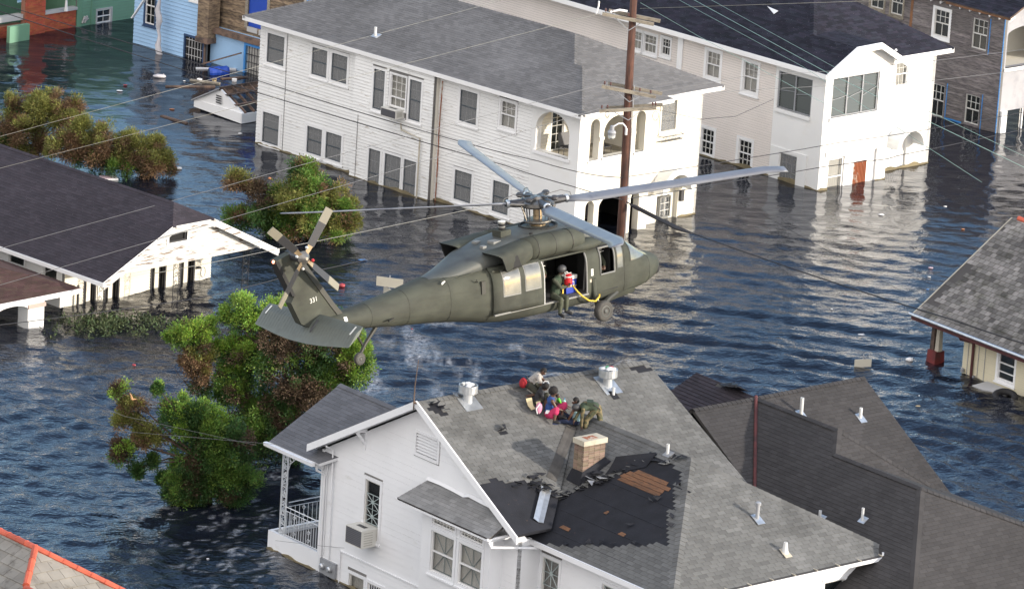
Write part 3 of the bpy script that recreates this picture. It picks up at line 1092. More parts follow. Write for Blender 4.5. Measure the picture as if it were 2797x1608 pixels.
roof(H1, planes, MT['roof_grey'], MT['white_trim'], tab=(.3, .14), thick=.1, th=.007, cap=[((AR, BL_, E1), (AR - hp, BL_ + hp, zp)), ((AR - hp, BL_ + hp, zp), (AM - hp, BL_ + hp, zp)),
     ((AM - hp, BL_ + hp, zp), (AM - hb, cB, zr)), ((AL, BL_, E1), (AL + hb, cB, zr)), ((AM, BR_, E1), (AM - hb, cB, zr)), ((AL + hb, cB, zr), (AM - hb, cB, zr))])
eave(H1, [(AL, BL_, E1), (AR, BL_, E1), (AR, pB, E1)], MT['white_trim'])
eave(H1, [(AM, pB, E1), (AM, BR_, E1)], MT['white_trim'])
eave(H1, [(AL, BR_, E1), (AL, BL_, E1)], MT['white_trim'])
MB().box((AL + .1, BL_ + .05, E1 - .13), (AR - .05, .0, E1 - .1)).box((A1, 0, E1 - .13), (AR - .05, pB, E1 - .1)).box((A1 - .2, pB, E1 - .13), (AM - .02, BR_ - .05, E1 - .1)).build('soffit', MT['white_trim'], H1)
pipe_vent(H1, 6.3, .55, E1 + 1.05 * s_, .42, .06, MT['pipe_white'], MT['galvanised'], slope=(0, s_))
ac_unit('air_conditioner', 'beige air conditioner in the upstairs bay window of the long white clapboard house', WB(-.35), 8.3, 9.18, 3.1, 3.46, .5, H1)
# lone chairs on the balcony
for (a_, b_, rz, lb, mt_) in ((17.35, .75, .5, 'dark folding chair on the arched balcony beside the side opening', 'dark_metal'), (18.0, 2.2, 2.4, 'chair legs up in the widest balcony arch behind the pole', 'black_iron')):
    mw = Matrix.Translation(H1.location) @ Euler(H1.rotation_euler).to_matrix().to_4x4()
    ch = thing('balcony_chair', lb, 'chair', mw @ Vector((a_, b_, 3.12)), rz)
    MB().box((-.24, -.22, .42), (.24, .22, .46)).build('seat', MT[mt_], ch)
    MB().hexa([(-.24, .2, .46), (.24, .2, .46), (.24, .24, .46), (-.24, .24, .46), (-.24, .34, .95), (.24, .34, .95), (.24, .37, .95), (-.24, .37, .95)]).build('backrest', MT[mt_], ch)
    for sx in (-.22, .22):
        for sy in (-.2, .2):
            MB().tube([(sx, sy, .43), (sx * 1.1, sy * 1.15, 0)], .015, 5).build('leg', MT['dark_metal'], ch)

# --- the white stucco and pink clapboard house with the black roof
H2 = thing('stucco_house', 'white stucco house with pinkish clapboard side and black shingle roof', 'house', (12.46, 207.55, 0), D2R(-46))
w = WB(0)
BW, LW = (-2.71, -.74, 3.02, 4.6), (-2.24, -1.3, -.4, 1.18)
wall(H2, w, -1.2, 5.1, (-2.87, 0), MT['white_stucco'], [BW, LW], thick=.25)
S2 = [(-6.99, -6.18, 3.45, 4.58), (-4.77, -3.94, 3.3, 4.58), (-6.96, -6.22, .08, 1.2), (-4.74, -3.97, .08, 1.2)]
wall(H2, WB(.04), -1.2, 5.1, (-8.4, -2.87), MT['pink_siding'], S2, boards=.105, btrim=.12)
S2b = [(-12.0, -11.25, 3.62, 4.42), (-11.1, -10.35, 3.62, 4.42), (-10.02, -9.5, 3.72, 4.46)]
wall(H2, WB(.35), -1.2, 5.1, (-24, -8.7), MT['pink_siding'], S2b, boards=.105, btrim=.1)
MB().box((-8.7, -.03, -1.2), (-8.4, .35, 5.0)).build('pilaster', MT['white_trim'], H2)
for h in S2:
    window(H2, WB(.04), *h, MT['white_trim'], MT['white_trim'], cols=3, rows=2, lower=(1, 2) if h[2] > 2 else (2, 3), trim=.13, pane=MT['glass'], curtain=MT['curtain_pale'] if h[2] > 2 else None)
for h in S2b:
    window(H2, WB(.35), *h, MT['white_trim'], MT['white_trim'], cols=3, rows=2, lower=(1, 3), trim=.1, curtain=MT['curtain_pale'] if h[0] < -10.2 else None)
MB().wbox(w, -2.75, -.72, 2.86, 3.02, -.05, .08).build('sill', MT['white_stucco'], H2)
MB().wbox(w, -2.82, -2.28, -1.2, 1.36, 0, .05).wbox(w, -1.26, -.72, -1.2, 1.36, 0, .05).wbox(w, -2.28, -1.26, 1.2, 1.36, 0, .05).build('window_surround', MT['white_stucco'], H2)
window(H2, w, *LW, MT['white_trim'], MT['seal_grey'], cols=3, rows=2, lower=(2, 3), trim=.0, screen=MT['screen'])
def jalousie(W, u0, u1, z0, z1, nb):
    """A louvred window: aluminium frame, posts and a stack of glass slats."""
    mb = MB()
    mb.wbox(W, u0, u1, z1 - .05, z1, -.16, -.05).wbox(W, u0, u1, z0, z0 + .05, -.16, -.05)
    for i in range(nb + 1):
        u = u0 + (u1 - u0 - .07) * i / nb
        mb.wbox(W, u, u + .07, z0 + .05, z1 - .05, -.16, -.04)
    wo = mb.build('window', MT['lead'], H2)
    for i in range(nb):
        a, b = u0 + .07 + (u1 - u0 - .07) * i / nb, u0 + (u1 - u0 - .07) * (i + 1) / nb
        for k in range(12):
            z = z0 + .07 + (z1 - z0 - .16) * k / 12
            MB().hexa([W(a, z, -.07), W(b, z, -.07), W(b, z, -.075), W(a, z, -.075), W(a, z + .12, -.115), W(b, z + .12, -.115), W(b, z + .12, -.12), W(a, z + .12, -.12)]).build('slat', MT['louvre_glass'], wo)
        MB().tube([W(a, z0 + .75, -.05), W(b, z0 + .85 + .1 * i, -.05)], .012, 5).build('brace', MT['lead'], wo)
jalousie(w, *BW[:2], *BW[2:], 2)
WG, GDR = (.45, 3.3, 3.08, 4.76), (.55, 3.5, -1, 1.42)
wall(H2, WA(0), -1.2, 5.2, (.25, 4.1), MT['white_stucco'], [WG, GDR], thick=.25)
jalousie(WA(0), *WG[:2], *WG[2:], 3)
MB().wbox(WA(0), .35, 3.4, 2.93, 3.08, -.05, .08).build('sill', MT['white_stucco'], H2)
MB().wbox(WA(0), .3, 3.7, 1.42, 1.62, -.05, .07).build('garage_lintel', MT['white_stucco'], H2)
MB().box((-1.15, 4.1, -1.2), (-.25, 4.35, 5.0)).build('wall', MT['white_stucco'], H2)
# the boarded garage front
W = WA(0)
gp = MB().wbox(W, .55, 3.5, 1.28, 1.42, -.2, -.08).wbox(W, 1.62, 2.2, -1, 1.28, -.2, -.08).wbox(W, 3.02, 3.5, -1, 1.28, -.2, -.1).wbox(W, .55, .62, -1, 1.28, -.2, -.08).wbox(W, 2.2, 3.02, .95, 1.28, -.2, -.09)
gp.build('garage_front', MT['white_trim'], H2)
window(H2, WA(-.1), .64, 1.55, -.5, 1.25, MT['white_trim'], MT['white_trim'], cols=1, rows=1, lower=(1, 1), trim=.0, mid=.55, curtain=MT['curtain_pale'])
ru = MB()
for i in range(9):
    u = 2.22 + .088 * i
    ru.hexa([W(u, -1, -.12), W(u + .088, -1, -.12), W(u + .06, -1, -.07), W(u + .028, -1, -.07), W(u, .94, -.12), W(u + .088, .94, -.12), W(u + .06, .94, -.07), W(u + .028, .94, -.07)])
ru.build('corrugated_panel', MT['rust'], H2)
# setback entrance
W = WA(-.9)
AW, ED = (5.28, 6.02, 3.66, 4.7), (5.25, 6.35, -1, 1.62, .5)
wall(H2, W, -1.2, 5.05, (4.35, 7.8), MT['white_stucco'], [AW, ED], thick=.25)
window(H2, W, *AW, MT['white_trim'], MT['white_trim'], cols=3, rows=2, lower=(1, 3), trim=.1, curtain=MT['curtain_pale'])
MB().wbox(W, 5.1, 6.3, 3.1, 3.35, 0, .06).build('window_box', MT['white_stucco'], H2)
hd = MB()
for i in range(n):
    t0, t1 = math.pi * i / n, math.pi * (i + 1) / n
    q = lambda r, t, d: W(5.95 - r * math.cos(t), 1.05 + r * math.sin(t), d)
    hd.hexa([q(.72, t0, 0), q(.92, t0, 0), q(.92, t0, .7), q(.72, t0, .7), q(.72, t1, 0), q(.92, t1, 0), q(.92, t1, .7), q(.72, t1, .7)])
hd.build('door_hood', MT['white_stucco'], H2)
dd = MB().wbox(W, 5.25, 6.35, -1, 1.62, -.24, -.15).build('front_door', MT['white_trim'], H2)
for i in range(9):
    u = 5.28 + 1.05 * i / 9
    MB().wbox(W, u, u + .09, -1, .72, -.15, -.1).build('plank', MT['white_trim'], dd)
MB().wbox(W, 5.55, 5.95, .85, 1.25, -.15, -.13).build('pane', MT['dark_glass'], dd)
MB().box((-24, 7.6, -1.2), (-.9, 7.8, 5.0)).box((-24.2, .35, -1.2), (-24, 7.8, 5.0)).build('wall', MT['white_trim'], H2)
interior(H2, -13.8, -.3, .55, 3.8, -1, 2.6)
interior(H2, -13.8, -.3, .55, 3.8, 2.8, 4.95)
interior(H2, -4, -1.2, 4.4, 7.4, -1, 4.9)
tide(H2, WB(.04), -8.4, -2.87)
tide(H2, WB(0), -2.87, 0)
tide(H2, WA(0), .0, .55)
tide(H2, WA(0), 3.5, 4.1)
tide(H2, WA(-.9), 4.35, 7.8, .14)
E2, s_ = 5.12, .56
AR, BL_, BR_ = -.4, -.42, 8.3
cB, hb = (BL_ + BR_) / 2, (BR_ - BL_) / 2
zr = E2 + hb * s_
AL = -25.0
GA = .42                                          # the gable over the big window comes this far forward
gz = E2 + 1.72 * s_
planes = [[(AL, BL_, E2), (AR, BL_, E2), (AR - hb, cB, zr), (AL + hb, cB, zr)],
          [(AR, BL_, E2), (AR, BR_, E2), (AR - hb, cB, zr)],
          [(AR, BR_, E2), (AL, BR_, E2), (AL + hb, cB, zr), (AR - hb, cB, zr)],
          [(AL, BR_, E2), (AL, BL_, E2), (AL + hb, cB, zr)],
          [(AR - .0, BL_, E2), (GA, BL_, E2), (GA, BL_ + 1.72, gz), (AR - 1.72, BL_ + 1.72, gz)],
          [(GA, BL_ + 1.72, gz), (GA, BL_ + 3.2, gz + .03), (AR - 1.78, BL_ + 3.2, gz + .03), (AR - 1.72, BL_ + 1.72, gz)],
          [(GA, BL_ + 3.2, gz + .03), (GA, BL_ + 5.0, gz - .98), (AR - .1, BL_ + 5.0, gz - .98), (AR - 1.78, BL_ + 3.2, gz + .03)]]
roof(H2, planes, MT['roof_black'], MT['white_trim'], tab=(.33, .15), thick=.1, th=.007,
     cap=[((AR, BR_, E2), (AR - hb, cB, zr)), ((AR - 1.72, BL_ + 1.72, gz + .02), (AR - hb, cB, zr)), ((AL + hb, cB, zr), (AR - hb, cB, zr))])
eave(H2, [(AL, BL_, E2), (GA, BL_, E2)], MT['white_trim'], .2, .1, 'gutter')
eave(H2, [(AR, BL_ + 5.0, E2), (AR, BR_, E2)], MT['white_trim'], .2)
MB().box((AL, BL_ + .02, E2 - .16), (GA - .05, .04, E2 - .12)).box((-.9, 4.35, E2 - .16), (AR - .04, BR_, E2 - .12)).build('soffit', MT['white_trim'], H2)
gf = MB()
gv = [(BL_, E2), (BL_ + 1.72, gz), (BL_ + 3.2, gz + .03), (BL_ + 5.0, gz - .98)]
for (b0, z0), (b1, z1) in zip(gv[:-1], gv[1:]):
    gf.hexa([(GA - .02, b0, z0 - .24), (GA - .02, b1, z1 - .24), (GA + .05, b1, z1 - .24), (GA + .05, b0, z0 - .24), (GA - .02, b0, z0 + .03), (GA - .02, b1, z1 + .03), (GA + .05, b1, z1 + .03), (GA + .05, b0, z0 + .03)])
gf.build('bargeboard', MT['white_trim'], H2)
MB().slab([(.005, .25, 5.1), (.005, 4.1, 5.1), (.005, 4.1, 5.3), (.005, 2.8, gz - .06), (.005, 1.3, gz - .08), (.005, .25, 5.42)], .2).build('gable_wall', MT['white_stucco'], H2)
br = MB()
br.bar((.0, 3.75, 5.35), (.4, 3.75, 5.72), .07, .09).bar((.0, 2.75, 5.95), (.42, 2.75, 5.97), .07, .09)
br.build('bracket', MT['white_trim'], H2)
MB().slab([(-5.6, 2.05, E2 + 2.47 * s_ + .04), (-4.9, 1.75, E2 + 2.17 * s_ + .05), (-4.85, 1.95, E2 + 2.37 * s_ + .06)], .01).build('loose_flashing', MT['plastic_white'], H2)

# --- the bare grey clapboard house at the top right
H3 = thing('weathered_house', 'unpainted weathered clapboard house with stucco front and blue window edges', 'house', (20.85, 219.84, 0), D2R(-46))
w = WB(0)
S = [(-4.14, -3.27, 3.6, 4.8), (-1.86, -.98, 3.5, 4.85), (-1.92, -1.07, .1, 1.4), (-4.0, -3.18, .0, 1.45)]
wall(H3, w, -1.2, 5.3, (-5.45, 0), MT['weathered'], S, boards=.14, btrim=.12)
wall(H3, WB(.3), -1.2, 5.3, (-12, -5.6), MT['weathered'], [(-8.3, -7.5, 4.0, 5.1), (-7.05, -6.35, 3.95, 5.05)], boards=.14, btrim=.1)
MB().box((-5.6, -.03, -1.2), (-5.45, .3, 5.2)).build('corner_board', MT['bare_wood'], H3)
for i, h in enumerate(S):
    window(H3, w, *h, MT['weathered'] if i else MT['white_trim'], MT['muntin_white'], cols=3, rows=2, lower=(1, 2), trim=.12, pane=MT['dark_glass'])
for h in ((-8.3, -7.5, 4.0, 5.1), (-7.05, -6.35, 3.95, 5.05)):
    window(H3, WB(.3), *h, MT['arm_wood'], MT['muntin_white'], cols=3, rows=2, lower=(1, 2), trim=.1, pane=MT['dark_glass'])
bl = MB()
for h in S[1:]:
    bl.wbox(w, h[1] + .12, h[1] + .155, h[2] - .12, h[3] + .15, 0, .04)
bl.wbox(w, -.04, .0, -1, 5.2, .0, .035).wbox(w, -3.0, -2.06, -.02, .06, 0, .05)
bl.build('blue_edge', MT['blue_paint'], H3)
wall(H3, WA(0), -1.2, 5.25, (.14, 6), MT['grey_stucco'], [(.22, 3.6, 2.9, 4.75, .35), (.55, 3.4, -1, .95)], thick=.3)
MB().wbox(WA(0), .14, 4, 2.75, 2.9, -.1, .06).wbox(WA(0), .14, .5, -1.2, .98, .0, .12).build('ledge', MT['white_trim'], H3)
MB().box((-2.6, .3, 2.7), (-.3, 5.7, 2.8)).box((-2.65, .3, 2.8), (-2.5, 5.7, 5.1)).build('loggia_wall', MT['cream_stucco'], H3)
MB().wbox(WA(0), 1.75, 1.82, -1, .95, -.2, -.1).wbox(WA(0), .55, 3.4, -1, .95, -.32, -.28).build('shopfront', MT['white_trim'], H3)
MB().wbox(WA(0), .6, 1.7, -1, .9, -.2, -.19).wbox(WA(0), 1.88, 3.3, -1, .9, -.2, -.19).build('pane', MT['dark_glass'], H3)
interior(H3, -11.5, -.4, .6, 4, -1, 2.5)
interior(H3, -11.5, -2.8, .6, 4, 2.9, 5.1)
planes = [[(-13, -.45, 5.38), (.6, -.45, 5.38), (.6, 3.5, 7.2), (-13, 3.5, 7.2)], [(.6, 7.4, 5.38), (-13, 7.4, 5.38), (-13, 3.5, 7.2), (.6, 3.5, 7.2)]]
roof(H3, planes, MT['roof_black'], MT['old_wood'], tab=(.33, .15), thick=.08)
for i in range(11):
    a = -5.3 + i * .58
    MB().bar((a, .0, 5.36), (a, -.4, 5.2), .05, .1).build('rafter_tail', MT['white_trim'], H3)
MB().wbox(WB(-.42), -3.2, .6, 5.24, 5.36, -.03, .0).build('fascia', MT['bare_wood'], H3)
MB().slab([(0, .14, 5.25), (0, 6, 5.25), (0, 3.4, 6.9)], .2).build('gable_wall', MT['grey_stucco'], H3)
MB().box((-12, 5.8, -1.2), (0, 6, 5.3)).build('wall', MT['weathered'], H3)

# --- the pale blue cottage with the brown upper storey
H4 = thing('blue_house', 'pale blue clapboard house with brown shingled upper floor and royal blue door', 'house', (-17.88, 226.78, 0), D2R(-42))
w = WB(0)
BWN, BDR, BD2 = (.72, 1.34, 1.06, 2.75), (3.42, 4.55, -1, 1.0), (6.98, 8.0, -1, 1.25)
wall(H4, w, -1.2, 4.2, (0, 4.7), MT['sky_siding'], [BWN, BDR, (3.62, 4.52, 2.72, 3.6)], boards=.17, btrim=.08)
wall(H4, WB(.3), -1.2, 1.5, (4.7, 10), MT['sky_siding'], [BD2], boards=0)
wall(H4, WB(.75), 1.5, 5.0, (4.7, 10), MT['brown_shingle'], [(6.55, 7.75, 1.98, 4.3)], boards=.16, btrim=.05)
MB().wbox(WB(.3), 4.7, 10, 1.42, 1.66, -.1, .2).build('beam', MT['old_wood'], H4)
MB().box((4.3, -.2, 1.2), (5.0, .5, 4.2)).build('brown_pier', MT['brown_shingle'], H4)
MB().box((4.25, -.24, .95), (5.05, .5, 1.2)).build('pier_corbel', MT['old_wood'], H4)
MB().wbox(w, 4.64, 4.74, -1, 1.3, 0, .06).build('corner_board', MT['old_wood'], H4)
window(H4, w, *BWN, MT['navy_trim'], MT['white_trim'], cols=2, rows=2, lower=(2, 2), trim=.1, pane=MT['glass'])
window(H4, w, 3.62, 4.52, 2.72, 3.6, MT['white_trim'], MT['white_trim'], cols=2, rows=1, lower=(1, 1), trim=.06, mid=0, pane=MT['glass'], curtain=MT['curtain_grey'])
def grille_door(W, h, name):
    mb = MB()
    mb.wbox(W, h[0] - .1, h[0], h[2], h[3] + .1, -.05, .05).wbox(W, h[1], h[1] + .1, h[2], h[3] + .1, -.05, .05).wbox(W, h[0], h[1], h[3], h[3] + .1, -.05, .05)
    do = mb.build(name, MT['navy_trim'] if name == 'barred_door' else MT['blue_paint'], H4)
    MB().wbox(W, h[0], h[1], h[2], h[3], -.12, -.1).build('door_leaf', MT['dark_room'] if name == 'barred_door' else MT['curtain_grey'], do)
    for i in range(1, 6):
        u = h[0] + (h[1] - h[0]) * i / 6
        MB().wbox(W, u - .015, u + .015, h[2], h[3], -.04, -.02).build('bar', MT['pale_band'] if name == 'barred_door' else MT['dark_metal'], do)
    for k in range(4):
        z = -.2 + k * .35
        MB().wbox(W, h[0], h[1], z, z + .03, -.045, -.018).build('bar', MT['pale_band'] if name == 'barred_door' else MT['dark_metal'], do)
grille_door(w, BDR, 'barred_door')
grille_door(WB(.3), BD2, 'gated_door')
MB().wbox(WB(.75), 6.55, 7.75, 1.98, 4.3, -.1, -.04).build('door', MT['royal_blue'], H4)
MB().wbox(WB(.75), 6.38, 6.55, 1.9, 4.4, -.05, .05).wbox(WB(.75), 7.75, 7.92, 1.9, 4.4, -.05, .05).build('door_casing', MT['arm_wood'], H4)
MB().wbox(WB(.75), 6.55, 7.2, 1.75, 1.98, -.05, .05).wbox(WB(.75), 7.3, 8.6, 1.72, 1.95, -.05, .05).build('threshold', MT['pale_band'], H4)
MB().box((4.7, .6, 1.5), (10, 5, 1.6)).box((-.2, 5, -1.2), (10, 5.2, 5)).box((-.0, .14, -1.2), (.14, 5, 4.2)).build('wall', MT['sky_siding'], H4)
interior(H4, .3, 4.5, .3, 3, -1, 4)
cl = MB()
rows_ = 16
for k in range(rows_ + 1):
    z = -.3 + 3.6 * k / rows_
    wd = .13 + .05 * math.sin(k * .9)
    cx_ = 2.0 + .25 * (1 - k / rows_) + .05 * math.sin(k * 1.7)
    for i in range(9):
        t = 2 * math.pi * i / 9
        cl.v.append((cx_ + wd * math.cos(t) * (1 + .2 * math.sin(3 * t + k)), -.5 + wd * .7 * math.sin(t), z))
for k in range(rows_):
    for i in range(9):
        cl.f.append((k * 9 + i, k * 9 + (i + 1) % 9, (k + 1) * 9 + (i + 1) % 9, (k + 1) * 9 + i))
        cl.mi.append(0)
o = cl.build('hanging_cloth', MT['cloth_white'], None, smooth=True)
o.location, o.rotation_euler = H4.location, H4.rotation_euler
tag(o, 'torn white curtain hanging down the pale blue wall to the water', 'cloth')
o = MB().bar((.45, -.55, 1.3), (1.85, -.5, 3.2), .16, .05).build('leaning_plank', MT['white_trim'], None)
o.location, o.rotation_euler = H4.location, H4.rotation_euler
tag(o, 'white plank leaning across the navy framed window of the blue house', 'plank')
o = MB().bar((5.0, -.45, .08), (7.2, -.25, 1.0), .14, .06).build('leaning_beam', MT['old_wood'], None)
o.location, o.rotation_euler = H4.location, H4.rotation_euler
tag(o, 'reddish brown beam propped at a slant against the gated blue door', 'beam')

# --- the green house with its brick porch, far top left
H5 = thing('green_house', 'green clapboard house with red brick porch wall and pier', 'house', (-20.81, 229.84, 0), D2R(-42))
W = WA(.5)
wall(H5, W, -1, 4, (-.4, 3.8), MT['green_siding'], [(.85, 1.72, .0, .62)], boards=.14, btrim=.07)
window(H5, W, .85, 1.72, .0, .62, MT['pale_band'], MT['white_trim'], cols=2, rows=1, lower=(1, 2), trim=.08, pane=MT['dark_glass'])
MB().wbox(W, -.42, -.12, -1, 4, 0, .05).wbox(W, .45, .58, -1, 4, 0, .05).build('corner_board', MT['green_siding'], H5)
for i in range(5):
    MB().tube([W(-.1 + .05 * i, .15 + .1 * (i % 3), .06), W(-.05 + .07 * i, .35 + .12 * (i % 2), .1)], .05, 6).build('meter', MT['pale_band'], H5)
def bricks_wall(root, W, u0, u1, z0, z1, name):
    """Real bricks in running bond, far too small to tell apart from here: one mass over a mortar core."""
    mw_ = MB().wbox(W, u0, u1, z0, z1, -.3, -.012).build(name, MT['red_mortar'], root)
    b = MB()
    z, r = z0, 0
    while z < z1 - .03:
        u = u0 - (.11 if r % 2 else 0)
        while u < u1:
            a, c = max(u0, u + .005), min(u1, u + .215)
            if c - a > .02:
                b.wbox(W, a, c, z + .005, min(z + .07, z1), -.05, random.uniform(-.004, .002))
            u += .22
        z += .075
        r += 1
    b.build('bricks', MT['red_brick'], mw_, kind='stuff')
bricks_wall(H5, W, -2.45, -.45, -.6, .82, 'brick_wall')
bricks_wall(H5, WA(.62), -3.68, -2.45, -.6, 3.2, 'brick_pier')
bricks_wall(H5, WA(.4), -7, -3.68, -.6, .55, 'brick_wall')
MB().wbox(W, -2.45, -.42, .82, .95, -.25, .06).wbox(WA(.4), -7, -3.7, .75, 1.0, -.25, .1).build('coping', MT['pale_band'], H5)
wall(H5, WA(-1.6), -1, 4, (-7, -.4), MT['green_siding'], [(-2.2, -1.2, .9, 2.6)], boards=0)
MB().box((-1.6, -.42, -1), (.4, -.3, 4)).box((-4, -7, 3.3), (.6, 3.8, 3.5)).build('porch_ceiling', MT['green_siding'], H5)
MB().wbox(WA(1.3), -5.2, -4.0, -.4, .75, -.2, .0).build('planter', MT['green_siding'], H5)
o = MB().lathe((.9, -1.45, .95), [(.1, 0), (.07, .2), (.05, .5)], 8).build('porch_ornament', MT['white_trim'], H5)

# --- the little gable lying in the water beside the long white house
H6 = thing('collapsed_shed', 'half sunk white shed gable with stripped roof showing rafters', 'shed', (-14.22, 214.91, 0), D2R(-44))
MB().hexa([(0, 0, .12), (3.05, 0, .02), (3.05, .12, .02), (0, .12, .12), (0, 0, .45), (3.05, 0, .47), (3.05, .12, .47), (0, .12, .45)]).build('fascia_wall', MT['white_trim'], H6)
gm = MB()
gm.slab([(.0, .06, .45), (3.05, .06, .47), (1.58, .06, 1.22)], .1)
ga = gm.build('gable', MT['white_trim'], H6)
for i in range(4):
    MB().bar((1.4, -.0, .62 + .1 * i), (1.72, -.0, .62 + .1 * i), .03, .05).build('louvre_slat', MT['dark_metal'], ga)
MB().slab([(-.12, -.08, .42), (1.58, -.08, 1.28), (1.58, .5, 1.28), (-.12, .3, .42)], .05).build('roof_edge', MT['lead'], H6)
for i in range(6):
    b = .25 + i * .5
    MB().bar((1.58, b, 1.2), (3.05, b, .45), .06, .12).build('rafter', MT['old_wood'], H6)
    MB().bar((1.58, b, 1.2), (.0, b, .42), .06, .12).build('rafter', MT['old_wood'], H6)
MB().bar((1.58, -.0, 1.24), (1.58, 3.0, 1.24), .06, .14).build('ridge_beam', MT['old_wood'], H6)
for t in (.3, .7):
    MB().bar((1.58 + 1.47 * t, 0, 1.2 - .75 * t + .08), (1.58 + 1.47 * t, 2.9, 1.2 - .75 * t + .08), .12, .03).build('batten', MT['old_wood'], H6)
MB().hexa([(3.0, 0, .02), (3.0, 3, .02), (3.08, 3, .02), (3.08, 0, .02), (3.0, 0, .44), (3.0, 3, .42), (3.08, 3, .42), (3.08, 0, .44)]).build('side_board', MT['white_trim'], H6)
MB().box((.1, .3, -.2), (2.95, 2.9, .15)).build('attic_floor', MT['dark_room'], H6)
# ------------------------------------------------------------------ houses on the near side of the street
def scroll_post(root, a, b, z0, z1, w, along='a', mat='white_iron', name='iron_post'):
    """An openwork iron post: two uprights with S scrolls between."""
    mb = MB()
    ax = (lambda u, z: (a + u, b, z)) if along == 'a' else (lambda u, z: (a, b + u, z))
    for s in (-w / 2, w / 2):
        p, q = ax(s, z0), ax(s, z1)
        mb.tube([p, q], .016, 5)
    n = int((z1 - z0) / (w * 1.15))
    for i in range(n):
        zc = z0 + (z1 - z0) * (i + .5) / n
        r = w * .36
        sg = 1 if i % 2 else -1
        pts = []
        for k in range(15):
            t = k / 14
            th = sg * (t * 2.6 * math.pi) + math.pi / 2
            rr = r * (1 - .62 * t)
            pts.append(ax(rr * math.cos(th), zc + rr * math.sin(th) * 1.1))
        mb.tube(pts, .011, 4)
        mb.tube([ax(-w / 2, zc - r * 1.3), ax(0, zc - r * .9), ax(w / 2, zc - r * 1.3)], .009, 4)
    return mb.build(name, MT[mat], root)

# --- left: cream bungalow with the dark jerkinhead roof
H7 = thing('cream_bungalow', 'cream bungalow with dark hipped gable roof and peeling white gable', 'house', (-16.77, 183.2, 0), D2R(-44))
AG = 3.1
WAf = WA(.22)
ops = [(.98, 1.5, -1, 1.5), (2.0, 2.65, -1, 1.5), (4.28, 4.97, -1, 1.5), (5.76, 6.42, -1, 1.5)]
wall(H7, WAf, -1.2, 1.75, (0, 7.3), MT['cream_stucco'], ops, boards=.11, btrim=.04)
for h in ops:
    u0, u1 = h[0], h[1]
    dd = MB().wbox(WAf, u0, u1, -1, 1.45, -.2, -.14).build('door', MT['dark_room'], H7)
    um = (u0 + u1) / 2
    MB().wbox(WAf, um - .1, um + .1, -1, 1.4, -.14, -.06).build('shutter', MT['cream_stucco'], dd)
    MB().wbox(WAf, u0 - .05, u0 + .02, -1, 1.45, -.05, .04).wbox(WAf, u1 - .02, u1 + .05, -1, 1.45, -.05, .04).build('jamb', MT['black_iron'], dd)
MB().wbox(WAf, 6.55, 6.7, .5, .56, 0, .15).build('lamp_bracket', MT['black_iron'], H7)
MB().tube([WAf(6.9 + .12 * math.cos(t * .52), .3 + .2 * math.sin(t * .52), .04) for t in range(13)], .012, 4).build('house_number_ring', MT['pale_band'], H7)
wall(H7, WB(0), -1.2, 1.75, (-9, .08), MT['white_siding'], [(-3.0, -2.1, .5, 1.45), (-1.0, -.2, .4, 1.4)], boards=0)
for h in ((-3.0, -2.1, .5, 1.45), (-1.0, -.2, .4, 1.4)):
    window(H7, WB(0), *h, MT['white_trim'], MT['white_trim'], cols=1, rows=1, lower=(1, 1), trim=.06, pane=MT['dark_glass'])
MB().box((.36, .5, -1.2), (.45, .55, .8)).build('door_edge', MT['dark_metal'], H7)
MB().box((-9, 7.15, -1.2), (.08, 7.3, 1.75)).build('wall', MT['cream_stucco'], H7)
zE, bl, br_ = 1.72, -.62, 8.05
bc = (bl + br_) / 2
sR = .50
zR = zE + (bc - bl) * sR
zc = 3.37
bcl = bl + (zc - zE) / sR
ap = AG - (zR - zc) / .45
planes = [[(-12, bl, zE), (AG, bl, zE), (AG, bcl, zc), (ap, bc, zR), (-12, bc, zR)],
          [(AG, bcl, zc), (AG, 2 * bc - bcl, zc), (ap, bc, zR)],
          [(AG, br_, zE), (-12, br_, zE), (-12, bc, zR), (ap, bc, zR), (AG, 2 * bc - bcl, zc)]]
roof(H7, planes, MT['roof_charcoal'], MT['white_trim'], tab=(.3, .14), thick=.1, th=.007, cap=[((AG, bcl, zc), (ap, bc, zR)), ((AG, 2 * bc - bcl, zc), (ap, bc, zR)), ((-12, bc, zR), (ap, bc, zR))], capw=.26)
bb = MB()
pr = [(bl, zE), (bcl, zc), (2 * bc - bcl, zc), (br_, zE)]
for (b0, z0), (b1, z1) in zip(pr[:-1], pr[1:]):
    bb.hexa([(AG, b0, z0 - .27), (AG, b1, z1 - .27), (AG + .06, b1, z1 - .27), (AG + .06, b0, z0 - .27), (AG, b0, z0 - .03), (AG, b1, z1 - .03), (AG + .06, b1, z1 - .03), (AG + .06, b0, z0 - .03)])
M('peeling_paint', (.50, .50, .485), .6, col2=(.17, .12, .09), mscale=1.3, stretch=(1, 1.0, 7), cut=(.56, .62), var=.08, bump=.15)
bb.build('bargeboard', MT['peeling_paint'], H7)
def gext(z):
    k = (z - zE + .2) / sR
    return (bl + max(.62, k), br_ - max(.62, k))
wall(H7, WA(AG - .28), 1.82, 3.2, gext, MT['peeling_paint'], [(2.75, 3.65, 2.66, 3.08)], boards=.12, thick=.1)
gw = MB().wbox(WA(AG - .28), 2.65, 2.75, 2.54, 3.18, 0, .04).wbox(WA(AG - .28), 3.65, 3.75, 2.54, 3.18, 0, .04).wbox(WA(AG - .28), 2.75, 3.65, 3.08, 3.18, 0, .04).wbox(WA(AG - .28), 2.75, 3.65, 2.54, 2.66, 0, .05).build('gable_window', MT['white_trim'], H7)
MB().wbox(WA(AG - .28), 2.75, 3.65, 2.66, 3.08, -.09, -.07).build('pane', MT['dark_room'], gw)
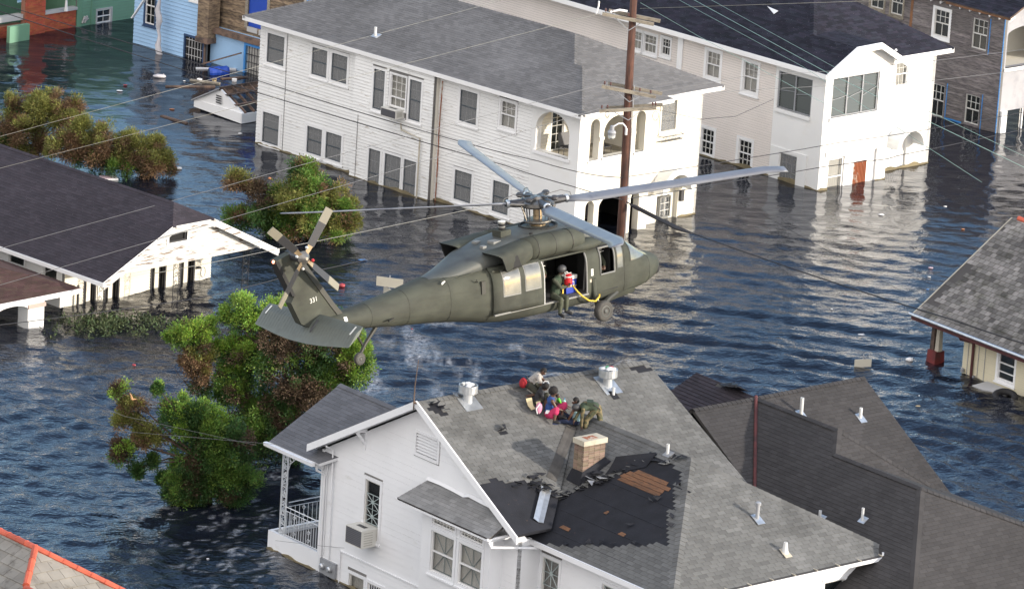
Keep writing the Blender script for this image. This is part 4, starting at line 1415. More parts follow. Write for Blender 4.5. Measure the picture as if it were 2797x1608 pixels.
MB().wbox(WA(AG - .28), 2.75, 3.65, 2.68, 2.71, -.05, -.01).wbox(WA(AG - .28), 3.56, 3.59, 2.66, 3.08, -.05, -.01).build('muntin', MT['dark_metal'], gw)
for b_, z_ in ((bl + .9, 1.95), (bcl + .05, 3.14), (2 * bc - bcl + .0, 3.14), (br_ - .9, 1.95)):
    MB().bar((AG - .28, b_, z_), (AG + .04, b_, z_), .1, .14).build('bracket', MT['white_trim'], H7)
eave(H7, [(-12, bl, zE), (AG + .05, bl, zE)], MT['white_trim'], .16, .09, 'gutter')
eave(H7, [(-12, br_, zE), (AG + .05, br_, zE)], MT['white_trim'], .16, .09, 'gutter')
MB().box((.1, .1, 1.76), (AG - .4, 7.2, 1.8)).build('porch_ceiling', MT['cream_stucco'], H7)
scroll_post(H7, .95, 1.15, -1, 1.65, .3, 'b', 'black_iron')
scroll_post(H7, 2.05, 7.42, -1, 1.65, .3, 'b', 'black_iron')
scroll_post(H7, 2.05, 3.9, -1, 1.6, .26, 'b', 'black_iron')

# --- lower left: the brown porch roof
H8 = thing('brown_roofed_porch', 'brown shingled hip roof on cream arches and square white pillar', 'porch', (-17.57, 179.82, 0), D2R(-44))
planes = [[(.12, -8, 1.22), (.12, 2.35, 1.22), (-4.2, -1.9, 2.45), (-4.2, -8, 2.45)], [(.12, 2.35, 1.22), (-12, 2.35, 1.22), (-12, -1.9, 2.45), (-4.2, -1.9, 2.45)]]
roof(H8, planes, MT['roof_rust'], MT['white_trim'], tab=(.3, .14), thick=.09)
eave(H8, [(.14, -8, 1.21), (.14, 2.38, 1.21), (-12, 2.38, 1.21)], MT['white_trim'], .16, .05)
pl = MB()
pl.box((-.62, .0, -1), (-.0, .72, .78)).box((-.62, .0, .93), (0, .72, 1.2))
po = pl.build('pillar', MT['white_stucco'], H8)
MB().box((-.66, -.05, .78), (.04, .77, .93)).build('pink_band', MT['pink_band'], po)
wall(H8, WA(0), .3, 1.15, (-6, .0), MT['white_stucco'], [(-1.55, -.05, .2, .98, .22), (-4.6, -2.1, .2, .98, .3)], thick=.5)
p2 = MB().box((-.62, -2.1, -1), (-.0, -1.55, .78)).build('pillar', MT['white_stucco'], H8)
MB().box((-.66, -2.15, .78), (.04, -1.5, .93)).build('pink_band', MT['pink_band'], p2)
wall(H8, WB(2.2), .35, 1.15, (-9, -.62), MT['white_stucco'], thick=-.2)
MB().box((-9, -6, -1), (-4.5, 2.2, 1.15)).build('wall', MT['white_siding'], H8)

# --- bottom left corner: tiled roof with red ridge tiles
H9 = thing('tiled_house', 'grey diamond tiled roof with red clay ridge tiles', 'house', (-11.98, 151.72, 0), D2R(-48))
zA, sT = 6.0, .6
A9, B9 = 9.78, -10.21
planes = [[(-2, B9 - 6, zA - 6 * sT), (A9 + 6, B9 - 6, zA - 6 * sT), (A9, B9, zA), (-2, B9, zA)],
          [(A9 + 6, B9 - 6, zA - 6 * sT), (A9 + 6, B9 + 6, zA - 6 * sT), (A9, B9, zA)],
          [(A9 + 6, B9 + 6, zA - 6 * sT), (-2, B9 + 6, zA - 6 * sT), (-2, B9, zA), (A9, B9, zA)]]
roof(H9, planes, MT['tile_grey'], MT['deck_dark'], tab=(.42, .36), thick=.1, th=.022, gap=.012, single=120, stagger=.5)
b2 = B9 - 1.15
zb = zA - 1.15 * sT
planes = [[(A9 + .9, b2 - 5, zb - 5 * sT), (A9 + 9, b2 - 5, zb - 5 * sT), (A9 + 9, b2, zb), (A9 + .9, b2, zb)]]
roof(H9, planes, MT['tile_grey'], MT['deck_dark'], tab=(.42, .36), thick=.08, th=.022, name='porch_roof')
def clay(root, p, q, r=.1, step=.42):
    p, q = Vector(p), Vector(q)
    n = max(1, int((q - p).length / step))
    for i in range(n):
        a, b = p.lerp(q, i / n), p.lerp(q, (i + 1) / n)
        MB().tube([a, a.lerp(b, .93), b], [r, r * .93, r * 1.12], 8).build('ridge_tile', MT['red_ridge'], root)
clay(H9, (3, B9, zA + .02), (A9, B9, zA + .02))
clay(H9, (A9, B9, zA + .03), (A9 + 1.05, B9 - 1.05, zA - .6))
clay(H9, (A9, B9, zA + .02), (A9 + 4.6, B9 + 4.6, zA - 4.6 * sT + .04))
clay(H9, (A9 + 1.15, b2, zb + .05), (A9 + 7, b2, zb + .05))
wall(H9, WB(B9 - 5.5), -1.2, zA - 5.9 * sT, (-2, A9 + 5.4), MT['cream_stucco'])
wall(H9, WA(A9 + 5.5), -1.2, zA - 5.9 * sT, (B9 - 5.5, B9 + 5.5), MT['cream_stucco'])
def chimney(root, a0, a1, b0, b1, z0, z1, cap, mat, name='chimney'):
    """Chimney of single bricks over a mortar core."""
    ch = MB().box((a0 + .015, b0 + .015, z0), (a1 - .015, b1 - .015, z1)).build(name, MT['mortar'], root)
    protos = {}
    def brick(x, y, z, sx, sy):
        k = (round(sx, 3), round(sy, 3))
        if k not in protos:
            protos[k] = MB().box((0, 0, 0), (sx, sy, .062)).build('brick', mat, ch)
            o = protos[k]
        else:
            o = bpy.data.objects.new('brick', protos[k].data)
            COL.objects.link(o)
            o.parent = ch
        o.location = (x, y, z)
    z, r = z0, 0
    na, nb = max(1, round((a1 - a0) / .2)), max(2, round((b1 - b0) / .2))
    while z < z1 - .06:
        wb = (b1 - b0) / nb
        for i in range(nb):
            brick(a1 - .09 + random.uniform(-.004, .004), b0 + wb * i + .006, z, .09, wb - .012)
        wa = (a1 - .09 - a0) / na
        for i in range(na):
            brick(a0 + wa * i + .006, b0 + random.uniform(-.004, .004), z, wa - .012, .09)
        z += .073
        r += 1
    MB().box((a0 - .04, b0 - .04, z1), (a1 + .04, b1 + .04, z1 + .16)).build('chimney_cap', MT['cap_cream'], ch)
    MB().box((a0 + .1, b0 + .2, z1 + .16), (a1 - .08, b1 - .25, z1 + .165)).build('flue_liner', MT['rust'], ch)
    return ch
chimney(H9, 9.9, 10.5, -13.1, -12.35, 3.8, 5.95, None, MT['tan_brick'])

# --- right: cream cottage under the mossy slates
HS = thing('slate_roofed_cottage', 'cream clapboard cottage with mossy slate roof and maroon eaves', 'house', (16.78, 181.94, 0), D2R(-52))
wall(HS, WB(0), -1.2, 1.6, (0, 9), MT['yellow_siding'], [(1.9, 2.78, .3, 1.32)], boards=.085, btrim=.08)
wn_ = window(HS, WB(0), 1.9, 2.78, .3, 1.32, MT['white_trim'], MT['white_trim'], cols=1, rows=1, lower=(1, 1), trim=.1, mid=.62, pane=MT['dark_glass'], curtain=MT['oxblood'])
MB().wbox(WB(0), 1.94, 2.74, .58, .62, -.05, -.01).build('rail', MT['white_trim'], wn_)
MB().hexa([(1.4, -.75, -.08), (2.9, -.75, -.08), (2.9, 0, -.02), (1.4, 0, -.02), (1.4, -.75, -.02), (2.9, -.75, -.02), (2.9, 0, .05), (1.4, 0, .05)]).build('door_canopy', MT['pale_band'], HS)
wall(HS, WA(0), -1.2, 1.6, (.14, 8), MT['yellow_siding'], thick=-.14)
eS, sS = 1.75, .69
planes = [[(-2.2, -.62, eS), (14, -.62, eS), (14, 4.0, eS + 4.62 * sS), (-2.2, 4.0, eS + 4.62 * sS)], [(14, 8.6, eS), (-2.2, 8.6, eS), (-2.2, 4.0, eS + 4.62 * sS), (14, 4.0, eS + 4.62 * sS)]]
hl = []
for a, b, ra, rb in ((-2.1, 1.25, .42, .5), (-2.15, .3, .3, .5)):
    hl.append([(a - .4, b - rb), (a + ra, b - rb * .6), (a + ra * .9, b + rb), (a - .4, b + rb)])
hl.append([(-2.3, 3.3), (-2.0, 3.3), (-2.0, 3.6), (-2.3, 3.6)])
roof(HS, planes, MT['slate'], MT['deck_dark'], tab=(.27, .21), thick=.09, th=.016, gap=.028, single=300, holes=hl, miss=.006)
clay(HS, (-1.9, 4.0, eS + 4.62 * sS + .03), (12, 4.0, eS + 4.62 * sS + .03))
eave(HS, [(-2.25, -.66, eS - .02), (14, -.66, eS - .02)], MT['maroon'], .2, .06)
MB().tube([(-2.3, -.76, eS - .0), (9, -.76, eS - .0)], .06, 8).build('gutter', MT['galvanised'], HS)
rk = MB()
rk.bar((-2.23, -.62, eS - .06), (-2.23, 4.0, eS + 4.62 * sS - .06), .05, .14)
rk.build('bargeboard', MT['cap_cream'], HS)
pipe(HS, [(.3, -.66, eS - .08), (.32, -.5, 1.42), (.58, -.08, 1.28), (.58, -.08, -1)], .055, MT['maroon'])
for u in (.28, .85, 1.2):
    pipe(HS, [(u, -.03, -1), (u, -.03, 1.5)], .014, MT['lead'], 'conduit')
MB().lathe((.12, -.1, .06), [(.07, 0), (.07, .12), (.03, .16)], 8).lathe((.75, -.1, -.02), [(.06, 0), (.06, .1)], 8).build('meter', MT['lead'], HS)
pp = MB().hexa([(-1.86, -.2, -1), (-1.3, -.2, -1), (-1.3, .36, -1), (-1.86, .36, -1), (-1.8, -.14, .42), (-1.36, -.14, .42), (-1.36, .3, .42), (-1.8, .3, .42)]).build('porch_pier', MT['oxblood'], HS)
for a in (-1.72, -1.44):
    MB().hexa([(a - .1, -.03, .42), (a + .1, -.03, .42), (a + .1, .17, .42), (a - .1, .17, .42), (a - .07, 0, 1.6), (a + .07, 0, 1.6), (a + .07, .14, 1.6), (a - .07, .14, 1.6)]).build('post', MT['cap_cream'] if a > -1.6 else MT['old_wood'], pp)

# --- bottom right: the dark roofs beside the near house
NO, NAZ = (-5.57, 154.62, 0), D2R(-49.5)
HD = thing('dark_roofed_house', 'dark charcoal shingle roofs with red valley beside the white house', 'house', NO, NAZ)
zr, sd, sb = 6.0, .62, .40
planes = [[(7.0 + 4.6, 9.15, zr - 4.6 * sd), (7.0 + 4.6, 16.6, zr - 4.6 * sd), (7.0, 16.6, zr), (7.0, 9.15, zr)],            # main, facing the street
          [(7.0, 9.15, zr), (7.0, 16.6, zr), (1.5, 16.6, zr - 5.5 * sd), (1.5, 9.15, zr - 5.5 * sd)],
          [(5.5, 6.95, zr - 4.9 * .72), (11.55, 6.95, zr - 4.9 * .72), (11.55, 11.15, zr - .7 * .72), (10.85, 11.85, zr), (7.0, 11.85, zr)],   # wing, left slope
          [(11.55, 6.95, zr - 4.9 * .72), (19.6, 6.95, zr - 4.9 * .72), (15.4, 11.15, zr - .7 * .72), (11.55, 11.15, zr - .7 * .72)],
          [(10.85, 11.85, zr), (11.55, 11.15, zr - .7 * .72), (14.45, 11.15, zr - 3.6 * .72), (14.45, 15.45, zr - 3.6 * .72)],
          [(10.85, 11.85, zr), (14.45, 15.45, zr - 3.6 * .72), (7.0, 15.45, zr - 3.6 * .72), (7.0, 11.85, zr)]]
z2 = zr - .7 * .72
planes += [
           [(19.6, 11.15 - 4.2, z2 - 4.2 * .72), (19.6, 15.9, z2 - 4.2 * .72), (18.04, 15.9, z2 - 4.75 * sb), (15.4, 11.15, z2)],
           [(15.4, 11.15, z2), (18.04, 15.9, z2 - 4.75 * sb), (11.56, 15.9, z2 - 4.75 * sb), (11.56, 11.15, z2)]]
roof(HD, planes, MT['roof_umber'], MT['deck_dark'], tab=(.3, .14), thick=.1, th=.009,
     cap=[((7.0, 9.15, zr), (7.0, 16.6, zr)), ((7.0, 11.85, zr), (10.85, 11.85, zr)), ((10.85, 11.85, zr), (11.55, 11.15, z2)), ((11.55, 11.15, z2), (15.4, 11.15, z2)),
          ((15.4, 11.15, z2), (19.6, 6.95, z2 - 4.2 * .72)), ((15.4, 11.15, z2), (18.04, 15.9, z2 - 4.75 * sb)), ((10.85, 11.85, zr), (14.4, 15.4, zr - 3.55 * .72))], capw=.26)
MB().tube([(7.02, 11.84, zr + .04), (9, 10.128, zr - 1.24 + .06), (11.2, 8.23, zr - 2.6 + .06)], .055, 8).build('valley_flashing', MT['valley_red'], HD)
MB().box((1.8, 9.3, -1.2), (11.2, 16.2, 2.6)).box((9.5, 8.4, -1.2), (19.0, 15.8, 2.3)).box((9.5, 12.5, 2.3), (17.6, 15.75, 3.4)).build('wall', MT['cream_stucco'], HD)
def at_z(px, py, z):
    p = P(px, py, z) - Vector(NO)
    return Vector((p.x * math.cos(NAZ) + p.y * math.sin(NAZ), -p.x * math.sin(NAZ) + p.y * math.cos(NAZ), z))
def on_plane(root_o, az, px, py, p0, n):
    """Where the pixel's ray meets a plane given in a house's own axes."""
    rot = Matrix.Rotation(az, 3, 'Z')
    d = rot.transposed() @ ray(px, py)
    c = rot.transposed() @ (CC - Vector(root_o))
    t = (Vector(p0) - c).dot(n) / d.dot(n)
    return c + d * t
n_main = Vector((sd, 0, 1))
n_left = Vector((0, -.72, 1))
for (px, py, h, r_, p0, nn, lbl) in ((2188, 1132, .62, .06, (7, 0, zr), n_main, 0), (2350, 1140, .38, .055, (7, 0, zr), n_main, 0), (2355, 1420, .45, .045, (0, 11.15, z2), n_left, 0), (2239, 1416, .32, .05, (0, 11.15, z2), n_left, 0)):
    q = on_plane(NO, NAZ, px, py, p0, nn)
    pipe_vent(HD, q.x, q.y, q.z, h, r_, MT['pipe_white'], MT['galvanised'], slope=(-nn.x, -nn.y))
HR = thing('black_shingled_lean_to', 'small black shingled roof with torn ridge beyond the white house', 'house', NO, NAZ)
q0, q1, q2 = at_z(1903, 1018, 5.4), at_z(2035, 1075, 5.4), at_z(1812, 1058, 4.7)
dn = Vector((0, -2.4, -1.5))
planes = [[tuple(q0 + dn + Vector((-.6, 0, 0))), tuple(q1 + dn + Vector((1.5, 0, 0))), tuple(q1 + Vector((1.5, 0, 0))), tuple(q0)],
          [tuple(q0 - Vector((0, -2.4, 1.5)) * 1), tuple(q0), tuple(q1 + Vector((1.5, 0, 0))), tuple(q1 + Vector((1.5, 2.4, -1.5)))]]
planes[1][0] = tuple(q0 + Vector((-.6, 2.4, -1.5)))
roof(HR, planes, MT['roof_charcoal'], MT['deck_dark'], tab=(.3, .14), thick=.1, th=.02, miss=.03)
fl = MB()
for i in range(5):
    c = q0.lerp(q1, .62 + .07 * i)
    fl.slab([c + Vector((-.2, -.15, .03)), c + Vector((.25, -.35, .1 + .05 * i)), c + Vector((.3, .1, .2 - .03 * i)), c + Vector((-.1, .2, .06))], .015)
fl.build('torn_shingle', MT['felt'], HR)
MB().box((q0.x, q0.y - 2.1, -1.2), (q1.x + 1.2, q0.y + 2.1, q0.z - 1.45)).build('wall', MT['cream_stucco'], HR)
# ------------------------------------------------------------------ the white house with the damaged roof
H = thing('damaged_white_house', 'white clapboard house with torn grey shingle roof and brick chimney', 'house', NO, NAZ)
sN = .55
RG, ZRG = 4.9, 7.08                              # main ridge
def gable_ext(z):
    if z < 4.15:
        return (0.0, 9.6)
    k = (z - 4.15) / sN
    return (max(0.0, k), min(9.6, 9.75 - k) if k > .2 else 9.6)
W0 = WB(0)
GWIN = (2.12, 2.86, 1.9, 3.75)
VENT = (4.5, 5.56, 5.3, 5.93)
LOW = [(1.55, 2.31, -.8, .46), (2.5, 3.3, -.8, .44)]
wall(H, W0, -1.2, 6.75, gable_ext, MT['near_white'], [GWIN, VENT] + LOW, boards=.205, btrim=.1, thick=.16, proud=.014, gap=.006)
window(H, W0, GWIN[0], GWIN[1], 1.9, 3.75, MT['near_white'], MT['muntin_white'], cols=1, rows=1, lower=(1, 1), trim=.11, mid=.0, pane=MT['glass'])
def burglar_bars(root, W, u0, u1, z0, z1, parts):
    """Painted iron bars: a star of flat bars in each panel."""
    mb = MB()
    for i in range(parts):
        a, b = z0 + (z1 - z0) * i / parts, z0 + (z1 - z0) * (i + 1) / parts
        um, zm = (u0 + u1) / 2, (a + b) / 2
        for p, q in (((u0, a), (u1, b)), ((u0, b), (u1, a)), ((um, a), (um, b)), ((u0, zm), (u1, zm)), ((u0, a), (u1, a)), ((u0, b), (u1, b))):
            mb.bar(W(p[0], p[1], -.02), W(q[0], q[1], -.02), .018, .022, up=(1, 1, .3))
        mb.lathe(W(um, zm, -.03), [(.07, 0), (.07, .02)], 10, axis=Vector(W(0, 0, 1)) - Vector(W(0, 0, 0)))
    return mb.build('window_bars', M('bar_paint', (.36, .42, .42), .5), root)
burglar_bars(H, W0, GWIN[0] + .04, GWIN[1] - .04, 2.35, 3.3, 2)
ac_unit('air_conditioner', 'beige air conditioner below the barred window of the white gable wall', W0, 2.0, 2.82, 1.72, 2.3, .62, H)
vf = MB().wbox(W0, 4.42, 4.5, 5.2, 6.0, -.02, .04).wbox(W0, 5.56, 5.64, 5.2, 6.0, -.02, .04).wbox(W0, 4.5, 5.56, 5.93, 6.0, -.02, .04).wbox(W0, 4.5, 5.56, 5.2, 5.3, -.02, .06).build('gable_vent', MT['near_white'], H)
for i in range(6):
    z = 5.32 + .1 * i
    MB().hexa([W0(4.5, z, .02), W0(5.56, z, .02), W0(5.56, z + .02, .03), W0(4.5, z + .02, .03), W0(4.5, z + .07, -.08), W0(5.56, z + .07, -.08), W0(5.56, z + .09, -.07), W0(4.5, z + .09, -.07)]).build('slat', MT['near_white'], vf)
MB().wbox(W0, 4.5, 5.56, 5.3, 5.93, -.2, -.15).build('vent_back', MT['dark_room'], vf)
for i, h in enumerate(LOW):
    wo = window(H, W0, *h, MT['near_white'], MT['muntin_white'], cols=1, rows=1, lower=(1, 1), trim=.09, mid=0, pane=MT['glass'], curtain=MT['curtain_pale'] if i == 0 else None)
    if i:
        for k in range(7):
            u = h[0] + .06 + (h[1] - h[0] - .12) * k / 6
            MB().wbox(W0, u - .012, u + .012, -.8, h[3] - .05, -.03, -.005).build('bar', MT['near_white'], wo)
MB().wbox(W0, 1.05, 5.3, 1.02, 1.06, 0, .05).wbox(W0, 1.05, 1.09, -1, 1.02, 0, .05).build('wall_trim', MT['near_white'], H)
pipe(H, [(.55, -.42, 4.42), (.5, -.1, 4.25), (.5, -.05, 1.2), (.5, -.05, .6)], .026, MT['near_white'], 'conduit')
pipe(H, [(.2, -.05, 4.0), (.2, -.05, .7)], .018, MT['near_white'], 'conduit')
pipe(H, [(-.02, -.35, 3.72), (-.02, -.3, 3.45), (.1, -.06, 3.3), (.08, -.06, -1)], .042, MT['near_white'])
mp2 = MB().wbox(W0, .12, .92, .05, .55, 0, .1).build('meter_box', MT['lead'], H)
for u in (.3, .68):
    MB().lathe(W0(u, .32, .1), [(.1, 0), (.1, .08), (.06, .12)], 12, axis=Vector(W0(0, 0, 1)) - Vector(W0(0, 0, 0))).build('meter', MT['galvanised'], mp2)
MB().wbox(W0, -.1, .0, -1.2, 4.1, -.16, .05).build('corner_board', MT['near_white'], H)
# barge boards and brackets
OV = -.42
bg_ = MB()
for (a0, z0), (a1, z1) in (((-.38, 4.2), (RG, ZRG)), ((RG, ZRG), (10.05, 4.2))):
    bg_.hexa([(a0, OV - .05, z0 - .2), (a1, OV - .05, z1 - .2), (a1, OV, z1 - .2), (a0, OV, z0 - .2), (a0, OV - .05, z0 + .04), (a1, OV - .05, z1 + .04), (a1, OV, z1 + .04), (a0, OV, z0 + .04)])
bg_.build('bargeboard', MT['near_white'], H)
sf = MB()
for (a0, z0), (a1, z1) in (((-.36, 4.2), (RG, ZRG)), ((RG, ZRG), (10.0, 4.2))):
    sf.hexa([(a0, OV, z0 - .17), (a1, OV, z1 - .17), (a1, .0, z1 - .17), (a0, .0, z0 - .17), (a0, OV, z0 - .13), (a1, OV, z1 - .13), (a1, .0, z1 - .13), (a0, .0, z0 - .13)])
sf.build('soffit', MT['near_white'], H)
for a_, zt in ((2.0, 5.3), (8.05, 5.2)):
    MB().bar((a_, .0, zt), (a_, -.4, zt), .09, .09).bar((a_, 0, zt - .5), (a_, -.36, zt - .05), .08, .08).bar((a_, -.03, zt), (a_, -.03, zt - .62), .09, .06, up=(0, 1, 0)).build('bracket', MT['near_white'], H)
MB().tube([(RG - .02, OV - .1, ZRG - .25), (RG - .02, OV - .1, 7.6), (RG + .06, OV - .08, 8.45)], [.022, .018, .01], 6).tube([(RG - .02, OV - .12, 7.1), (RG + .05, OV, 7.0)], .03, 6).tube([(RG + .05, OV - .08, 8.25), (RG + .3, OV - .08, 8.3)], .008, 4).build('antenna_mast', MT['old_wood'], H)
tide(H, W0, 0.0, 5.6, .09)
tide(H, WB(0.0), -2.75, 0, .1)
# the bay under its own roof
WY = WB(-.5)
BAYW = [(6.1, 7.2, 2.0, 3.32), (7.45, 8.55, 2.0, 3.32), (6.1, 7.2, 3.52, 3.76), (7.45, 8.55, 3.52, 3.76)]
wall(H, WY, -1.2, 3.95, (5.6, 8.9), MT['near_white'], BAYW, thick=.12)
wall(H, WA(8.9), -1.2, 4.1, (-.38, 0), MT['near_white'], thick=.12)
wall(H, WA(5.6), -1.2, 4.1, (-.38, 0), MT['near_white'], thick=-.12)
for i, h in enumerate(BAYW):
    if i < 2:
        window(H, WY, *h, MT['near_white'], MT['white_trim'], cols=1, rows=1, lower=(1, 1), trim=.1, curtain=MT['curtain_pale'], pane=MT['glass'])
        burglar_bars(H, lambda u, z, d: WY(u, z, d - .09), h[0] + .05, h[1] - .05, h[2] + .05, h[3] - .1, 1)
    else:
        window(H, WY, *h, MT['near_white'], MT['white_trim'], cols=7, rows=2, lower=(1, 1), trim=.06, mid=0, sill=False, curtain=MT['curtain_pale'], mt=.025, pane=MT['glass'])
wall(H, WY, -1.2, -1.1, (5.6, 8.9), MT['near_white'])
slp = (4.6 - 4.05) / .95
br = [[(4.85, -.95, 4.05), (9.35, -.95, 4.05), (9.35, .0, 4.05 + .95 * slp), (5.2, .0, 4.05 + .95 * slp)]]
roof(H, br, M('bay_shingle', (.20, .20, .20), .9, rnd=.14, var=.15, vscale=1.5, bump=.25, bscale=60), MT['deck_dark'], tab=(.28, .13), thick=.07, name='bay_roof')
MB().hexa([(4.9, -.93, 3.92), (9.33, -.93, 3.92), (9.33, -.0, 3.92), (5.1, -.0, 3.92), (4.9, -.93, 3.98), (9.33, -.93, 3.98), (9.33, -.0, 3.98), (5.1, -.0, 3.98)]).build('bay_soffit', MT['near_white'], H)
fs = MB()
pts = [(5.15, 4.62), (5.8, 4.64), (6.4, 4.62), (7.0, 4.58), (7.25, 4.66), (7.9, 4.62), (8.6, 4.6), (9.2, 4.6)]
for (u0, z0), (u1, z1) in zip(pts[:-1], pts[1:]):
    fs.slab([(u0, -.03, z0 + .06), (u0, -.11, z0 - .02), (u1, -.11, z1 - .02), (u1, -.03, z1 + .07)], .012)
fs.build('bay_flashing', MT['plastic_white'], H)
MB().tube([(9.3, -1.0, 4.0), (9.36, -.2, 4.02), (9.4, .2, 3.98)], .05, 8).tube([(9.35, -.95, 3.93), (9.4, -.9, 3.78), (9.9, .6, 3.66)], .04, 8).build('gutter', MT['near_white'], H)
# the wing
W9 = WB(.9)
WW = [(9.76, 10.54, 2.0, 3.33), (12.55, 13.3, 2.0, 3.3)]
wall(H, W9, -1.2, 3.85, (9.6, 15.7), MT['near_white'], WW, boards=.205, btrim=.1, proud=.014, gap=.006)
for h in WW:
    window(H, W9, *h, MT['near_white'], MT['muntin_white'], cols=1, rows=1, lower=(1, 1), trim=.1, mid=.0, pane=MT['glass'], curtain=MT['curtain_grey'])
    burglar_bars(H, W9, h[0] + .03, h[1] - .03, h[2] + .45, h[3] - .05, 1)
MB().box((9.46, -.0, -1.2), (9.6, 1.04, 3.9)).build('wall', MT['near_white'], H)
FW2 = [(7.05, 7.88, 1.7, 3.22)]
wall(H, WA(15.7), -1.2, 3.85, (1.04, 9.1), MT['near_white'], FW2, boards=.205, btrim=.1, proud=.014, gap=.006)
window(H, WA(15.7), *FW2[0], MT['near_white'], MT['muntin_white'], cols=1, rows=1, lower=(1, 1), trim=.1, mid=.5, pane=MT['dark_glass'])
MB().wbox(WA(15.7), 9.0, 9.16, -1.2, 3.8, -.05, .06).wbox(WA(15.7), .86, 1.0, -1.2, 3.8, -.05, .05).build('corner_board', MT['near_white'], H)
MB().box((4.0, 9.0, -1.2), (15.6, 9.1, 3.8)).box((-.0, .1, -1.2), (.12, 8.6, 4.0)).box((.1, 8.4, -1.2), (9.6, 8.6, 4.0)).build('wall', MT['near_white'], H)
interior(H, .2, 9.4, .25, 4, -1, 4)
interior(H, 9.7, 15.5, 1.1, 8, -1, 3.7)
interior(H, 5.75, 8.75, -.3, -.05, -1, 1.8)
# main and wing roofs
ZWR = ZRG - sN * (6.26 - RG)
zW = ZWR - .545 * 4.5 + .03
AX = 11.6
vj = (6.26, 5.0, ZWR)
me_ = 10.0
ze_ = ZRG - sN * (me_ - RG)
planes_main = [[(me_, OV, ze_), (me_, .95, ze_), vj, (RG, 5.0, ZRG), (RG, OV, ZRG)],
               [vj, (me_, 9.1, ze_ + .0), (RG, 8.9, ZRG), (RG, 5.0, ZRG)],
               [(RG, OV, ZRG), (RG, 8.9, ZRG), (-.36, 8.9, 4.2), (-.36, OV, 4.2)]]
planes_wing = [[(9.45, .5, zW - .03), (16.1, .5, zW - .03), (AX, 5.0, ZWR), vj],
               [(16.1, .5, zW - .03), (16.1, 9.55, zW - .03), (AX, 5.0, ZWR)],
               [(16.1, 9.55, zW - .03), (me_, 9.55, zW - .03), vj, (AX, 5.0, ZWR)]]
felt_poly = [(10.3, 4.55), (11.35, 4.6), (11.9, 4.25), (12.5, 3.55), (12.9, 3.1), (13.35, 2.75), (13.88, 2.09), (13.3, 1.75), (12.9, 1.62), (12.4, 1.25), (11.9, 1.22), (11.3, .95), (10.9, .72), (10.5, .62), (9.4, .2), (8.9, .6), (8.6, 1.5), (9.0, 2.0), (9.15, 2.56), (9.5, 3.0), (9.75, 3.4), (10.05, 3.95)]
felt_main = [(8.15, -.6), (7.95, .25), (8.25, .7), (8.15, 1.25), (8.7, 1.6), (9.6, 1.3), (10.4, .9), (10.4, -.6)]
bare = [(6.35, 1.62), (6.6, 1.55), (6.62, 2.05), (6.4, 2.0)]
torn_ridge = [(5.0, -.1), (5.35, -.15), (5.6, .12), (5.3, .3), (5.05, .25)]
dark_tab = [(5.0, 8.2), (5.35, 8.2), (5.35, 8.75), (5.0, 8.75)]
rf = roof(H, planes_main + planes_wing, MT['near_shingle'], MT['felt'], tab=(.31, .145), thick=.12, gap=.011, th=.008, holes=[felt_poly, felt_main, bare, torn_ridge, dark_tab], single=300,
          cap=[((16.1, .5, zW - .02), (AX, 5.0, ZWR)), ((16.1, 9.55, zW - .02), (AX, 5.0, ZWR)), ((RG, .35, ZRG), (RG, 8.9, ZRG)), (vj, (10.2, 5.0, ZWR))], capw=.32)
def wz(a, b):
    return ZWR - .545 * (5.0 - b)
def mz(a, b):
    return ZRG - sN * (a - RG)
# roofing felt laps, bare sheathing, torn pieces
for b_ in (1.0, 1.75, 2.5, 3.2, 3.9):
    a0, a1 = 9.2 + .3 * (b_ - 1), min(13.9, 13.4 + .3 * (2 - b_))
    MB().slab([(a0, b_, wz(0, b_) + .012), (a1, b_, wz(0, b_) + .012), (a1, b_ + .05, wz(0, b_ + .05) + .006), (a0, b_ + .05, wz(0, b_ + .05) + .006)], .008).build('felt_lap', MT['felt'], rf)
for i in range(4):
    b_ = 3.38 + .145 * i
    a0 = 10.12 + random.uniform(-.1, .25) - .05 * i
    a1 = 12.05 + random.uniform(-.25, .1)
    if i > 2:
        a0 += .35 * (i - 2)
    MB().slab([(a0, b_, wz(0, b_) + .022), (a1, b_, wz(0, b_) + .022), (a1 - .03, b_ + .132, wz(0, b_ + .132) + .02), (a0 + .05, b_ + .132, wz(0, b_ + .132) + .02)], .015).build('sheathing_board', MT['bare_wood'], rf)
for (a_, b_, l_) in ((10.05, 1.2, .45), (12.1, 1.75, .3), (10.9, 2.2, .15)):
    MB().slab([(a_, b_, wz(0, b_) + .018), (a_ + l_, b_ - .02, wz(0, b_) + .018), (a_ + l_ * .9, b_ + .11, wz(0, b_ + .11) + .018), (a_ + .05, b_ + .12, wz(0, b_ + .12) + .018)], .01).build('sheathing_board', MT['bare_wood'], rf)
def torn(a, b, z, s, mt, lift):
    an = random.uniform(0, 6.28)
    c, d = math.cos(an) * s, math.sin(an) * s
    q = [(a - c, b - d, z + random.uniform(.01, lift)), (a + d * .6, b - c * .6, z + random.uniform(.01, lift)), (a + c, b + d, z + random.uniform(.02, lift)), (a - d * .6, b + c * .6, z + random.uniform(.02, lift))]
    MB().slab(q, .012).build('torn_shingle', mt, rf)
edge_pts = [(8.2, .5), (8.5, 1.45), (8.95, 1.95), (9.1, 2.5), (9.45, 2.98), (9.75, 3.4), (10.0, 3.9), (10.3, 4.5), (11.1, 4.6)]
